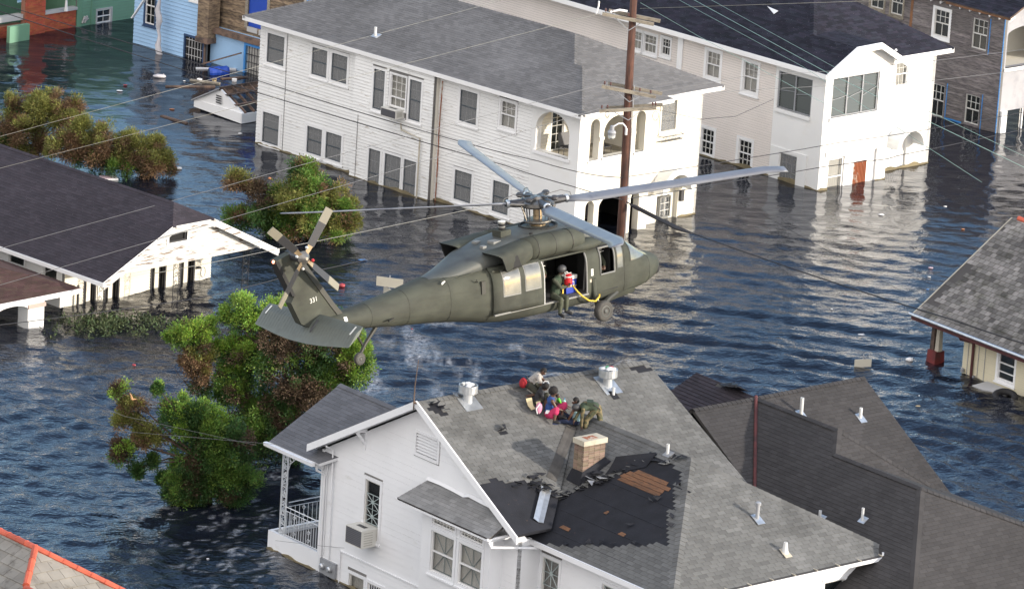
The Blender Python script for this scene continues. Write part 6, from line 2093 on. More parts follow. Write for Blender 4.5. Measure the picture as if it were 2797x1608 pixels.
tb = wire('thick sheathed cable from the pole down to the mossy slate roof', [tuple(PP(1712, 552)), pz(1900, 640, 1.9), pz(2250, 762, 2.2), pz(2600, 872, 2.6), pz(2830, 948, 2.5)], .026, 'wire_black', .02)
o = tb.location
MB().tube([PP(1720, 558) - o, PP(1735, 565) - o, Vector(pz(1850, 624, 1.95)) - o, Vector(pz(1890, 638, 1.92)) - o], [.03, .09, .08, .03], 8).build('splice_case', MATS['wire_black'], tb)
wire('black cable rising right from the pole across the white stucco front', [h1_, pz(2047, 431, 3.0), pz(2290, 390, 3.6), pz(2528, 355, 4.0), pz(2830, 300, 4.6)], .015, 'wire_black', .02)
wire('black cable looping right from the pole over the rusty panel', [h2_, pz(2047, 488, 2.0), pz(2253, 455, 2.4), pz(2370, 438, 2.6), pz(2411, 436, 2.6), pz(2450, 426, 2.7), pz(2830, 346, 3.6)], .018, 'wire_black', .02)
for i, (x0, y0, x1, y1, x2, y2, lb) in enumerate(((1749, 8, 1909, 100, 2420, 372, 'leftmost of the greenish wires sloping down over the black roof'), (1854, 0, 2194, 183, 2682, 498, 'second greenish wire from the left sloping over the black roof'),
                                    (1895, 0, 2258, 198, 2830, 473, 'thickest greenish wire sloping from the black roof past the stucco corner'), (1942, 0, 2274, 181, 2830, 442, 'uppermost greenish wire sloping over the black roof to the right edge'))):
    wire(lb, [pz(x0, y0, 9.6), pz(x1, y1, 8.0), pz(x2, y2, 5.6)], .008 if i != 2 else .012, 'wire_green')
wire('thin wire running level from the middle crossarm past the gable eave', [tuple(KC(1230, 745)), pz(2047, 207, 6.0), pz(2253, 196, 6.0), pz(2555, 166, 6.2), pz(2830, 132, 6.4)], .008, 'wire_grey')
wire('lower thin level wire across the louvred windows', [tuple(KC(1240, 770)), pz(2047, 246, 5.4), pz(2555, 220, 5.6), pz(2830, 188, 5.8)], .008, 'wire_grey')
wire('slack drop wire hanging from the lowest crossarm to the pink clapboard wall', [tuple(KC(1285, 870)), pz(1913, 326, 4.2), pz(2010, 318, 4.0), pz(2112, 272, 4.2)], .010, 'wire_black')
wire('pale wire running level right from the pole top over the black roof', [pz(1748, 24, 9.0), pz(2377, 3, 9.4), pz(2600, -8, 9.6)], .008, 'wire_pale')
wire('pale wire over the water from the peeling gable toward the rotor', [pz(1310, 566, 4.0), pz(757, 680, 3.2), pz(419, 747, 2.6)], .012, 'wire_pale', .02)
wire('dark wire low over the water in front of the cream bungalow', [pz(1345, 630, 4.0), pz(1110, 684, 3.5), pz(775, 757, 3.0), pz(538, 815, 2.7), pz(-40, 892, 2.3)], .016, 'wire_black', .03)
wire('upper faint wire over open water at the left edge', [pz(-30, 982, 5.0), pz(340, 1136, 4.2), pz(700, 1215, 4.2)], .006, 'wire_grey')
wire('lower faint wire over open water at the left edge', [pz(-30, 1050, 5.0), pz(320, 1176, 4.4), pz(780, 1215, 4.3)], .006, 'wire_grey')
wire('thin wire over the pale water patch meeting the slate roof edge', [pz(2070, 580, 2.0), pz(2500, 815, 2.2), pz(2540, 835, 2.4)], .008, 'wire_black')
wire('second thin wire ending at the slate roof gable edge', [pz(2200, 665, 2.5), pz(2570, 783, 3.0)], .008, 'wire_black')
wire('slack wire pinned along the white gable wall to the bay', [pz(752, 1475, 1.0), pz(880, 1490, 1.0), pz(1130, 1512, 1.75)], .006, 'wire_grey')
c1_, c2_ = Vector(pz(1478, 445, 2.62)), Vector(pz(1502, 452, 2.6))
sp = thing('cable_terminal', 'small grey terminal box hung on the black cable below the arched balcony', 'cable box', c1_)
MB().box((-.13, -.06, -.24), (.1, .06, -.02)).build('case', MATS['lead'], sp)
MB().tube([(0, 0, 0), (.3, 0, -.22), (.7, 0, -.12), (1.0, 0, -.16)], .012, 5).tube([(.35, 0, -.02), (.4, 0, .06), (.5, 0, -.1)], .02, 5).build('loop', MATS['wire_black'], sp)

# ------------------------------------------------------------------ street signs standing in the water
def sign(bx, by, plates, label, h, lean=0):
    b = P(bx, by)
    s = thing('street_sign', label, 'sign', b)
    MB().bar((0, 0, -1.5), (lean, 0, h), .05, .05).build('post', MATS['lead'], s)
    for (x0, x1, z0, z1, rz, dy) in plates:
        c, n_ = math.cos(rz), math.sin(rz)
        xm = (x0 + x1) / 2
        q = []
        for x, z in ((x0, z0), (x1, z0), (x1, z1), (x0, z1)):
            q.append((xm + (x - xm) * c, dy - (x - xm) * n_, z))
        MB().slab(q, .012).build('sign_plate', MATS['sign_back'], s)
b = P(1060, 862)
sign(1060, 850, [(-.52, .52, .95, 1.32, .25, -.04), (-.36, .36, .28, .9, .9, -.05)], 'cream street sign seen from behind above the helicopter tail boom', 1.4)
sign(2356, 1005, [(-.34, .34, .05, .36, -.35, -.04)], 'tan street sign standing in open water by the slate roof', .5)

# ------------------------------------------------------------------ things afloat
FL_ = 'litter floating on the flood water'
def bag(px, py, s, mat, label, name='plastic_bag', cat='bag', sq=(1, .7, .55), group=FL_):
    o = thing(name, label, cat, P(px, py, .0), group=group)
    mb = MB()
    n = 7
    s *= .66
    mb.ball((0, 0, s * .3), s, n, sq=sq)
    for i, v in enumerate(mb.v):
        v = Vector(v)
        k = 1 + .22 * mnoise.noise(v * (3.5 / s) * .4 + Vector((px, py, 0)))
        mb.v[i] = (v.x * k, v.y * k, v.z * k)
    mb.build('film', MATS[mat], o, smooth=True)
    mb = MB().tube([(s * .5, 0, s * .5), (s * .75, 0, s * .85), (s * .8, .05, s * .6)], [s * .12, s * .05, s * .02], 5).build('knot', MATS[mat], o)
    return o
bag(488, 463, .2, 'plastic_white', 'bulging white bag afloat at the tip of the wide browning shrub')
bag(696, 618, .2, 'plastic_green', 'bright green bag afloat left of the round bushy shrub', sq=(.8, .6, .9))
bag(2484, 985, .24, 'plastic_white', 'white rounded bag afloat left of the oxblood porch pier')
bag(934, 782, .2, 'plastic_red', 'red balloon of plastic splashing beside the tail rotor', sq=(1, .8, .6))
bag(366, 998, .11, 'plastic_red', 'small red float on open water left of the conifers')
bag(1125, 899, .06, 'plastic_red', 'tiny red float below the tail boom')
bag(990, 712, .17, 'plastic_blue', 'pale blue plastic sheet drifting by the dark wire', sq=(1.6, .8, .2))
bag(887, 650, .12, 'plastic_blue', 'small blue scrap at the foot of the round bushy shrub', sq=(1.4, .8, .3))
bag(2353, 915, .14, 'plastic_white', 'flat white scrap on open water above the tan sign', sq=(1.5, .7, .25))
bag(2272, 845, .07, 'plastic_white', 'small white scrap amid the pale reflections')
bag(2542, 733, .12, 'plastic_pink', 'pinkish scrap beside the slate roof edge', sq=(1.3, .7, .4))
bag(2538, 757, .08, 'plastic_white', 'small white scrap below the pinkish one', sq=(1.3, .7, .4))
bag(2533, 791, .08, 'plastic_blue', 'pale blue scrap below the white one by the slate roof', sq=(1.3, .7, .4))
bag(2582, 565, .08, 'plastic_white', 'white scrap at the edge of the dark reflections', sq=(1.3, .7, .5))
bag(2630, 627, .09, 'orange', 'peach coloured scrap on the blue streaked water', sq=(1.3, .7, .4))
bag(2407, 588, .13, 'plastic_white', 'pale bottle shape adrift in the stucco reflection', sq=(1.6, .6, .4))
bag(656, 366, .11, 'plastic_white', 'white scrap in front of the shed gable', sq=(1.4, .7, .4))
bag(342, 234, .11, 'plastic_red', 'reddish scrap in front of the green reflection', sq=(1.3, .7, .4))
bag(470, 300, .12, 'orange', 'orange brown scrap left of the shed gable', sq=(1.5, .6, .3))
bag(328, 250, .15, 'plastic_white', 'pale scrap below the reddish one', sq=(1.5, .7, .3))
bag(1185, 1525, .10, 'plastic_white', 'white scrap in the foam by the porch wall') if False else bag(568, 1527, .08, 'plastic_white', 'white scrap in the foam left of the porch wall')
bag(2507, 1110, .12, 'cardboard', 'tan scrap on the dark water below the yellow wall', sq=(1.4, .9, .3))
bag(2510, 1081, .05, 'plastic_white', 'tiny white scrap above the tan one')
bag(503, 222, .06, 'plastic_white', 'small white scrap by the barred navy door', sq=(1.4, .8, .4))
bag(733, 568, .12, 'orange', 'orange scrap caught in the round bushy shrub', sq=(1, .7, .6), name='scrap', cat='rubbish').location.z += 1.2
o = bag(437, 212, .32, 'cloth_white', 'pale lacy heap afloat before the blue house', 'cloth_heap', 'cloth', sq=(1.4, .8, .4))
o = thing('mattress', 'white and mauve mattress floating behind the dark bungalow roof', 'mattress', P(297, 488), .3, FL_)
MB().box((-.35, -.25, -.05), (.35, .25, .06)).build('pad', MATS['plastic_white'], o)
MB().box((-.352, -.252, .06), (.1, .252, .075)).build('stripe', MATS['plastic_pink'], o)
o = thing('tyre', 'black tyre half sunk by the yellow clapboard wall', 'tyre', P(2745, 1085), 0)
mb = MB()
for i in range(24):
    for k in range(8):
        t, s = 2 * math.pi * i / 24, 2 * math.pi * k / 8
        r_ = .36 + .13 * math.cos(s)
        mb.v.append((r_ * math.cos(t), r_ * math.sin(t) * .8, .02 + .13 * math.sin(s) + .12 * math.sin(t)))
for i in range(24):
    for k in range(8):
        mb.f.append((i * 8 + k, ((i + 1) % 24) * 8 + k, ((i + 1) % 24) * 8 + (k + 1) % 8, i * 8 + (k + 1) % 8))
        mb.mi.append(0)
mb.build('tread', MATS['rubber'], o, smooth=True)
o = thing('sunken_car', 'crumpled white car roof showing through the conifers', 'car', P(655, 1165), .1)
mb = MB()
for i in range(9):
    for j in range(6):
        x, y = -1.0 + 2.0 * i / 8, -.6 + 1.2 * j / 5
        mb.v.append((x, y, .32 * (1 - (x / 1.05) ** 4) * (1 - (y / .65) ** 4) + .02))
for i in range(8):
    for j in range(5):
        mb.f.append((i * 6 + j, (i + 1) * 6 + j, (i + 1) * 6 + j + 1, i * 6 + j + 1))
        mb.mi.append(0)
mb.build('roof_skin', MATS['plastic_white'], o, smooth=True)
MB().bar((-1.0, -.62, -.2), (-.85, -.5, .2), .06, .06).bar((1.0, -.62, -.2), (.85, -.5, .2), .06, .06).build('roof_pillar', MATS['plastic_white'], o)
# the litter in the corner by the blue house
o = thing('blue_barrel', 'royal blue barrel afloat in the corner of the blue house', 'barrel', P(598, 203), .3)
MB().lathe((-.45, 0, .08), [(.2, 0), (.26, .1), (.24, .3), (.27, .45), (.24, .6), (.26, .8), (.2, .9)], 14, axis=(1, 0, .05)).build('drum', MATS['royal_blue'], o)
MB().lathe((-.47, 0, .08), [(.16, -.01), (.16, .03)], 12, axis=(1, 0, .05)).build('lid', MATS['navy_trim'], o)
for (px, py, l, rz, mt_, lb) in ((520, 238, 2.2, .25, 'old_wood', 'dark roof board adrift behind the shed gable'), (560, 225, 1.4, -.3, 'arm_wood', 'grey plank adrift under the barred navy door'), (640, 215, 1.3, .5, 'old_wood', 'brown plank adrift under the gated door'),
                         (590, 190, 1.8, .15, 'plastic_white', 'white plank adrift beneath the slanting beam'), (475, 328, 1.6, -.75, 'old_wood', 'thin dark stick adrift left of the shed gable')):
    o = thing('plank', lb, 'plank', P(px, py), rz, 'planks adrift by the blue house')
    MB().hexa([(-l / 2, -.08, -.02), (l / 2, -.06, -.02), (l / 2, .08, -.02), (-l / 2, .1, -.02), (-l / 2, -.08, .05), (l / 2, -.06, .07), (l / 2, .08, .07), (-l / 2, .1, .05)]).build('board', MATS[mt_], o)
for i, (px, py, mt_, lb) in enumerate(((545, 222, 'plastic_white', 'white tub afloat left of the blue barrel'), (640, 222, 'plastic_white', 'white tub afloat right of the blue barrel'), (585, 222, 'cardboard', 'tan carton afloat below the blue barrel'), (570, 180, 'plastic_blue', 'blue and white carton at the foot of the slanting beam'))):
    o = thing('floating_tub', lb, 'tub', P(px, py), .4 * i, FL_)
    MB().lathe((0, 0, -.03), [(.1, 0), (.12, .14), (.1, .14), (.09, .05)], 10).build('tub', MATS[mt_], o)
o = thing('blue_tarpaulin', 'bright blue sheet in the water at the corner of the long white house', 'tarpaulin', P(690, 325), 0)
MB().slab([(-.3, -.2, .05), (.35, -.15, .03), (.4, .4, .12), (-.2, .35, .06)], .02).build('sheet', MATS['plastic_blue'], o)
# ------------------------------------------------------------------ the helicopter
HP, HRPY = Vector((0.929, 153.95, 8.935)), (D2R(-4.878), D2R(-2.186), D2R(42.916))
HE = thing('helicopter', 'olive drab rescue helicopter hovering with its side door open', 'helicopter', HP)
HE.rotation_euler = HRPY
ST = [(4.92, .12, .98, 1.2, 2.0), (4.8, .36, .82, 1.36, 2.2), (4.5, .62, .68, 1.5, 2.4), (4.0, .86, .58, 1.66, 2.8), (3.6, .97, .52, 1.86, 3.0), (3.2, 1.04, .48, 2.12, 3.4),
      (2.8, 1.08, .46, 2.32, 4.0), (2.5, 1.12, .45, 2.38, 4.5), (2.15, 1.14, .45, 2.38, 4.5), (1.55, 1.15, .45, 2.38, 4.5), (.95, 1.16, .45, 2.38, 4.5), (.0, 1.16, .45, 2.38, 4.5), (-.85, 1.16, .45, 2.38, 4.5),
      (-1.6, 1.15, .46, 2.38, 4.4), (-2.3, 1.12, .49, 2.38, 4.2), (-2.9, 1.04, .56, 2.38, 3.6), (-3.6, .90, .68, 2.36, 3.0), (-4.5, .72, .82, 2.26, 2.6), (-6, .55, .96, 2.03, 2.3), (-7.5, .43, 1.16, 1.84, 2.1), (-8.6, .33, 1.36, 1.76, 2.0), (-9.1, .2, 1.48, 1.72, 2.0)]
def stat(x):
    for a, b in zip(ST[:-1], ST[1:]):
        if a[0] >= x >= b[0]:
            t = (a[0] - x) / (a[0] - b[0])
            return tuple(p + (q - p) * t for p, q in zip(a, b))
    return ST[0] if x > ST[0][0] else ST[-1]
def skin(x, th, off=0.0, st=None):
    """A point of the hull at station x, angle th (deg, -90 belly, 0 right side, 90 roof, 180 left side)."""
    _, w, zb, zt, n = st or stat(x)
    zc, h = (zb + zt) / 2, (zt - zb) / 2
    t = D2R(th)
    c, s = math.cos(t), math.sin(t)
    y = -w * math.copysign(abs(c) ** (2 / n), c)
    z = h * math.copysign(abs(s) ** (2 / n), s)
    v = Vector((x, y, zc + z))
    if off:
        d = Vector((0, math.copysign(abs(y / w) ** (n - 1), y) / w, math.copysign(abs(z / h) ** (n - 1), z) / h))
        v += d.normalized() * off
    return v
def th_at(x, z):
    _, w, zb, zt, n = stat(x)
    zc, h = (zb + zt) / 2, (zt - zb) / 2
    k = max(-1, min(1, (z - zc) / h))
    return math.degrees(math.asin(math.copysign(abs(k) ** (n / 2), k)))
AN = [-90, -70, -50, -32, -12.9, 0, 12, 25, 41.7, 55, 70, 90]
AN = AN + [180 - a for a in AN[-2:0:-1]]
hull, boom = MB(), MB()
na = len(AN)
for i, (a, b) in enumerate(zip(ST[:-1], ST[1:])):
    tgt = boom if a[0] <= -2.9 else hull
    for k in range(na):
        k2 = (k + 1) % na
        if k2 == 0:
            th0, th1 = AN[k], 270
        else:
            th0, th1 = AN[k], AN[k2]
        door = .95 >= a[0] > -.85 and -13 <= th0 < 41
        hatch = abs(a[0] - 2.15) < .01 and 0 <= th0 < 41
        if door or hatch:
            continue
        tgt.add([skin(a[0], th0, st=a), skin(a[0], th1, st=a), skin(b[0], th1, st=b), skin(b[0], th0, st=b)], [(0, 1, 2, 3)])
boom.add([skin(-9.1, t, st=ST[-1]) for t in AN], [tuple(range(na))])
hull.add([skin(4.92, t, st=ST[0]) for t in AN], [tuple(range(na))])
def weld(o, ang=40):
    bm = bmesh.new()
    bm.from_mesh(o.data)
    bmesh.ops.remove_doubles(bm, verts=bm.verts, dist=.002)
    bmesh.ops.recalc_face_normals(bm, faces=bm.faces)
    bm.to_mesh(o.data)
    bm.free()
    for p in o.data.polygons:
        p.use_smooth = True
    return o
weld(hull.build('fuselage', MATS['olive_drab'], HE))
weld(boom.build('tail_boom', MATS['olive_drab'], HE))
def patch(name, x0, x1, z0, z1, off, mat, parent=None, nx=4, nz=5, thick=.0, taper=None):
    mb = MB()
    g = []
    for i in range(nx + 1):
        x = x0 + (x1 - x0) * i / nx
        lo, hi = (z0, z1) if taper is None else (z0, z1 + (taper - z1) * i / nx)
        t0, t1 = th_at(x, lo), th_at(x, hi)
        g.append([skin(x, t0 + (t1 - t0) * j / nz, off) for j in range(nz + 1)])
    v = [p for r in g for p in r]
    f = [(i * (nz + 1) + j, (i + 1) * (nz + 1) + j, (i + 1) * (nz + 1) + j + 1, i * (nz + 1) + j + 1) for i in range(nx) for j in range(nz)]
    mb.add(v, f)
    if thick:
        m_ = len(v)
        g2 = [p - (p - Vector((p.x, 0, 1.4))).normalized() * thick for p in v]
        mb.add(g2, [tuple(reversed(q)) for q in f])
        ed = [i * (nz + 1) for i in range(nx + 1)] + [nx * (nz + 1) + j for j in range(1, nz + 1)] + [i * (nz + 1) + nz for i in range(nx - 1, -1, -1)] + [j for j in range(nz - 1, 0, -1)]
        for a, b in zip(ed, ed[1:] + ed[:1]):
            mb.add([v[a], v[b], g2[b], g2[a]], [(0, 1, 2, 3)])
    return weld(mb.build(name, mat, parent or HE))
# sliding door, run back along the hull
sdr = patch('sliding_door', -.92, -2.88, .92, 2.28, .085, MATS['olive_drab'], thick=.04, nx=6, nz=8)
M('window_glass_pale', (.12, .12, .11), .06, var=.35, vscale=2.5, spec=.8)
for x0, x1, z0, z1 in ((-1.88, -2.50, 1.46, 2.16), (-1.05, -1.64, 1.5, 2.18)):
    fr_ = patch('window_frame', x0 + .03, x1 - .03, z0 - .04, z1 + .03, .091, MATS['seal_grey'], sdr)
    patch('door_window', x0, x1, z0, z1, .096, MATS['window_glass_pale'], sdr)
MB().tube([skin(-.9, t, .09) for t in range(-12, 42, 5)], .018, 5).build('door_edge', MATS['heli_white'], sdr)
MB().bar((1.0, -1.17, .9), (-2.9, -1.15, .9), .06, .05).build('door_sill', MATS['seal_grey'], HE)
MB().bar((1.0, -1.06, 2.27), (-2.9, -1.05, 2.27), .08, .05).build('door_track', MATS['olive_drab'], HE)
MB().tube([skin(.95, t, .01) for t in range(-12, 42, 5)], .035, 6).build('door_post', MATS['seal_grey'], HE)
# the cabin inside
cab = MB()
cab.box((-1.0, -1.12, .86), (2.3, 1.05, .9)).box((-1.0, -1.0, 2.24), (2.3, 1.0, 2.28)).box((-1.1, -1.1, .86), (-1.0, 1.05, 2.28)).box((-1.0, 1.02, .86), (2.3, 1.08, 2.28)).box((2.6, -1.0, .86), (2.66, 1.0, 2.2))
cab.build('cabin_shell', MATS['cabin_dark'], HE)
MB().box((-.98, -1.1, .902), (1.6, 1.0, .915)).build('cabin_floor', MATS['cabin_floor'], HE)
for y_ in (.45,):
    for x_ in (-.7, 0, .7):
        s_ = MB().box((x_ - .22, y_ - .2, 1.25), (x_ + .22, y_ + .22, 1.3)).box((x_ - .22, y_ + .2, 1.3), (x_ + .22, y_ + .25, 1.9)).build('troop_seat', MATS['olive_dark'], HE)
MB().box((1.25, -.95, .9), (1.4, -.4, 2.2)).build('cabin_partition', MATS['cabin_dark'], HE)
MB().tube([(1.05, -.9, .95), (1.1, -.92, 1.6), (1.2, -.9, 2.2)], .03, 6).build('handrail', MATS['seal_grey'], HE)
# cockpit glazing
for x0, x1, z0, z1, tp in ((2.28, 2.52, 1.5, 2.2, None), (2.92, 3.72, 1.62, 2.19, 1.68)):
    patch('window_frame', x0 - .035, x1 + .035, z0 - .03, z1 + .03, .008, MATS['olive_dark'], taper=tp + .05 if tp else None)
    patch('cockpit_window', x0, x1, z0, z1, .014, MATS['window_glass_pale'], taper=tp)
hf = MB()
hp = [skin(2.15, t, .01) for t in range(0, 43, 6)] + [skin(1.55, t, .01) for t in range(42, -1, -6)]
hf.tube(hp + hp[:1], .03, 6)
hf.build('hatch_frame', MATS['seal_grey'], HE)
MB().box((1.52, -1.0, .95), (1.56, .9, 2.25)).box((2.15, -.9, .95), (2.2, .9, 2.25)).box((1.5, -.3, .9), (2.2, -.25, 2.25)).build('gunner_bay', MATS['cabin_dark'], HE)
ws = MB()
for sgn in (-1, 1):
    for x0, x1 in ((3.05, 3.95),):
        g = []
        for i in range(5):
            x = x0 + (x1 - x0) * i / 4
            g.append([skin(x, 90 - sgn * (6 + (46 - 4 * i / 4) * j / 4), .014) for j in range(5)])
        v = [p for r in g for p in r]
        ws.add(v, [(i * 5 + j, (i + 1) * 5 + j, (i + 1) * 5 + j + 1, i * 5 + j + 1) for i in range(4) for j in range(4)])
weld(ws.build('windshield', MATS['window_glass_pale'], HE))
nb_ = MB()
nb_.ball((4.62, -.12, 1.02), .36, 8, sq=(.9, .75, .75))
nb_.build('nose_glass', MATS['window_glass_pale'], HE, smooth=True)
MB().ball((4.72, -.2, .88), .2, 6, sq=(1, .9, .8)).build('sensor_turret', MATS['cabin_dark'], HE, smooth=True)
# roof works: pylon fairing, engines, exhausts
DG = [(3.3, .35, 2.1, 2.2, 2.5), (2.7, .55, 2.2, 2.44, 3), (2.2, .68, 2.3, 2.62, 3), (1.5, .74, 2.3, 2.88, 3.2), (.8, .78, 2.3, 3.06, 3.4), (0, .8, 2.3, 3.1, 3.6), (-1, .82, 2.3, 3.08, 3.6), (-2, .86, 2.25, 2.96, 3.2), (-3, .80, 2.15, 2.72, 3), (-3.9, .55, 2.0, 2.42, 2.6), (-4.7, .3, 1.9, 2.24, 2.3)]
dg = MB()
for a, b in zip(DG[:-1], DG[1:]):
    for k in range(na):
        th0, th1 = AN[k], AN[(k + 1) % na] if k + 1 < na else 270
        dg.add([skin(a[0], th0, st=a), skin(a[0], th1, st=a), skin(b[0], th1, st=b), skin(b[0], th0, st=b)], [(0, 1, 2, 3)])
dg.add([skin(3.3, t, st=DG[0]) for t in AN], [tuple(range(na))])
weld(dg.build('rotor_pylon_fairing', MATS['olive_deck'], HE))
for y_ in (-1, 1):
    e_ = MB()
    e_.lathe((1.0, y_ * .82, 2.66), [(.24, 0), (.33, .08), (.36, .3), (.375, 1.0), (.37, 1.9), (.36, 2.35)], 20, axis=(-1, 0, 0))
    en = e_.build('engine_nacelle', MATS['olive_drab'], HE, smooth=True)
    for xx in (.42, -.28, -1.0):
        MB().lathe((xx, y_ * .82, 2.66), [(.372, 0), (.382, .005), (.382, .025), (.372, .03)], 20, axis=(-1, 0, 0)).build('cowl_band', MATS['olive_dark'], en)
    sp_ = MB()
    sp_.ball((1.0, y_ * .86, 2.42), 1, 8, sq=(.85, .36, .2))
    sp_.build('intake_fairing', MATS['olive_drab'], HE, smooth=True)
    MB().lathe((1.01, y_ * .82, 2.66), [(.2, 0), (.2, .02)], 16, axis=(1, 0, 0)).build('engine_intake', MATS['cabin_dark'], HE)
    rings = []
    for x, yc, wy, hz, zc, n in ((-1.3, .84, .36, .36, 2.64, 2), (-1.7, .88, .40, .36, 2.6, 3), (-2.2, .94, .44, .33, 2.55, 4), (-2.7, 1.0, .46, .31, 2.52, 5)):
        r_ = []
        for k in range(20):
            t = 2 * math.pi * k / 20
            c, s = math.cos(t), math.sin(t)
            r_.append(Vector((x - (.25 * s if x < -2.5 else 0) , y_ * (yc + wy * math.copysign(abs(c) ** (2 / n), c)), zc + hz * math.copysign(abs(s) ** (2 / n), s))))
        rings.append(r_)
    ex = MB()
    v = [p for r in rings for p in r]
    ex.add(v, [(i * 20 + k, i * 20 + (k + 1) % 20, (i + 1) * 20 + (k + 1) % 20, (i + 1) * 20 + k) for i in range(3) for k in range(20)])
    exo = weld(ex.build('exhaust_duct', MATS['olive_drab'], HE))
    last = rings[-1]
    c_ = sum(last, Vector()) / 20
    inn = [p.lerp(c_, .1) for p in last]
    deep = [p.lerp(c_, .2) + Vector((.7, 0, 0)) for p in last]
    ei = MB()
    ei.add(last + inn + deep, [(k, (k + 1) % 20, 20 + (k + 1) % 20, 20 + k) for k in range(20)] + [(20 + k, 20 + (k + 1) % 20, 40 + (k + 1) % 20, 40 + k) for k in range(20)] + [tuple(range(40, 60))])
    ei.build('exhaust_mouth', MATS['cabin_dark'], exo)
# deck details
sn = MB().box((-1.72, -.2, 3.0), (-1.3, .2, 3.2)).build('sensor_base', MATS['olive_drab'], HE)
for i in range(4):
    MB().lathe((-1.5, 0, 3.2 + .06 * i), [(.1, 0), (.115, .02), (.115, .04), (.09, .055)], 12).build('lamp_ring', MATS['seal_grey' if i % 2 else 'cabin_dark'], sn)
MB().lathe((-1.5, 0, 3.44), [(.12, 0), (.12, .03), (.05, .04)], 12).build('lamp_cap', MATS['heli_white'], sn)
MB().box((-2.2, -.4, 2.86), (-1.9, -.1, 2.98)).box((-2.6, -.35, 2.82), (-2.45, -.2, 2.9)).box((-2.4, .2, 2.8), (-2.2, .4, 2.92)).build('deck_box', MATS['seal_grey'], HE)
for x_, y_, s_ in ((-2.7, .1, .06), (-3.1, .15, .05), (.8, -.5, .05), (-.9, -.68, .05), (1.3, -.45, .06)):
    MB().ball((x_, y_, [d for d in DG if d[0] <= x_][0][3] + .0), s_ * 1.4, 5, sq=(1, 1, .5)).build('drain_cup', MATS['cabin_dark'], HE)
MB().lathe((0, 0, 3.02), [(.62, 0), (.62, .1), (.56, .1), (.5, .03)], 24).build('mast_well', MATS['cabin_dark'], HE)
# mast and hub
MB().lathe((0, 0, 3.05), [(.24, 0), (.24, .08), (.15, .1), (.14, .3), (.155, .31), (.155, .34), (.14, .35), (.14, .72)], 18).build('rotor_mast', MATS['bronze'], HE, smooth=False)
MB().lathe((0, 0, 3.2), [(.42, 0), (.44, .03), (.44, .07), (.4, .09), (.2, .1)], 20).build('swashplate', MATS['gear_steel'], HE)
for k in range(8):
    t = k * math.pi / 4 + .2
    MB().tube([(.4 * math.cos(t), .4 * math.sin(t), 3.08 + .1 * (k % 2)), (.42 * math.cos(t), .42 * math.sin(t), 3.75)], .022, 5).build('pitch_link', MATS['dark_metal'], HE)
HUBZ = 3.8
hb_ = MB().lathe((0, 0, HUBZ - .12), [(.2, -.02), (.48, 0), (.55, .06), (.55, .16), (.45, .22), (.25, .26), (.2, .34)], 20).build('rotor_hub', MATS['gear_steel'], HE)
B0 = -23.18
for k in range(4):
    t = D2R(B0 + 45 + 90 * k)
    MB().bar((.12 * math.cos(t), .12 * math.sin(t), HUBZ + .2), (.6 * math.cos(t), .6 * math.sin(t), HUBZ + .2), .14, .06).ball((.6 * math.cos(t), .6 * math.sin(t), HUBZ + .2), .13, 5, sq=(1, 1, .7)).build('absorber_arm', MATS['dark_metal'], hb_)
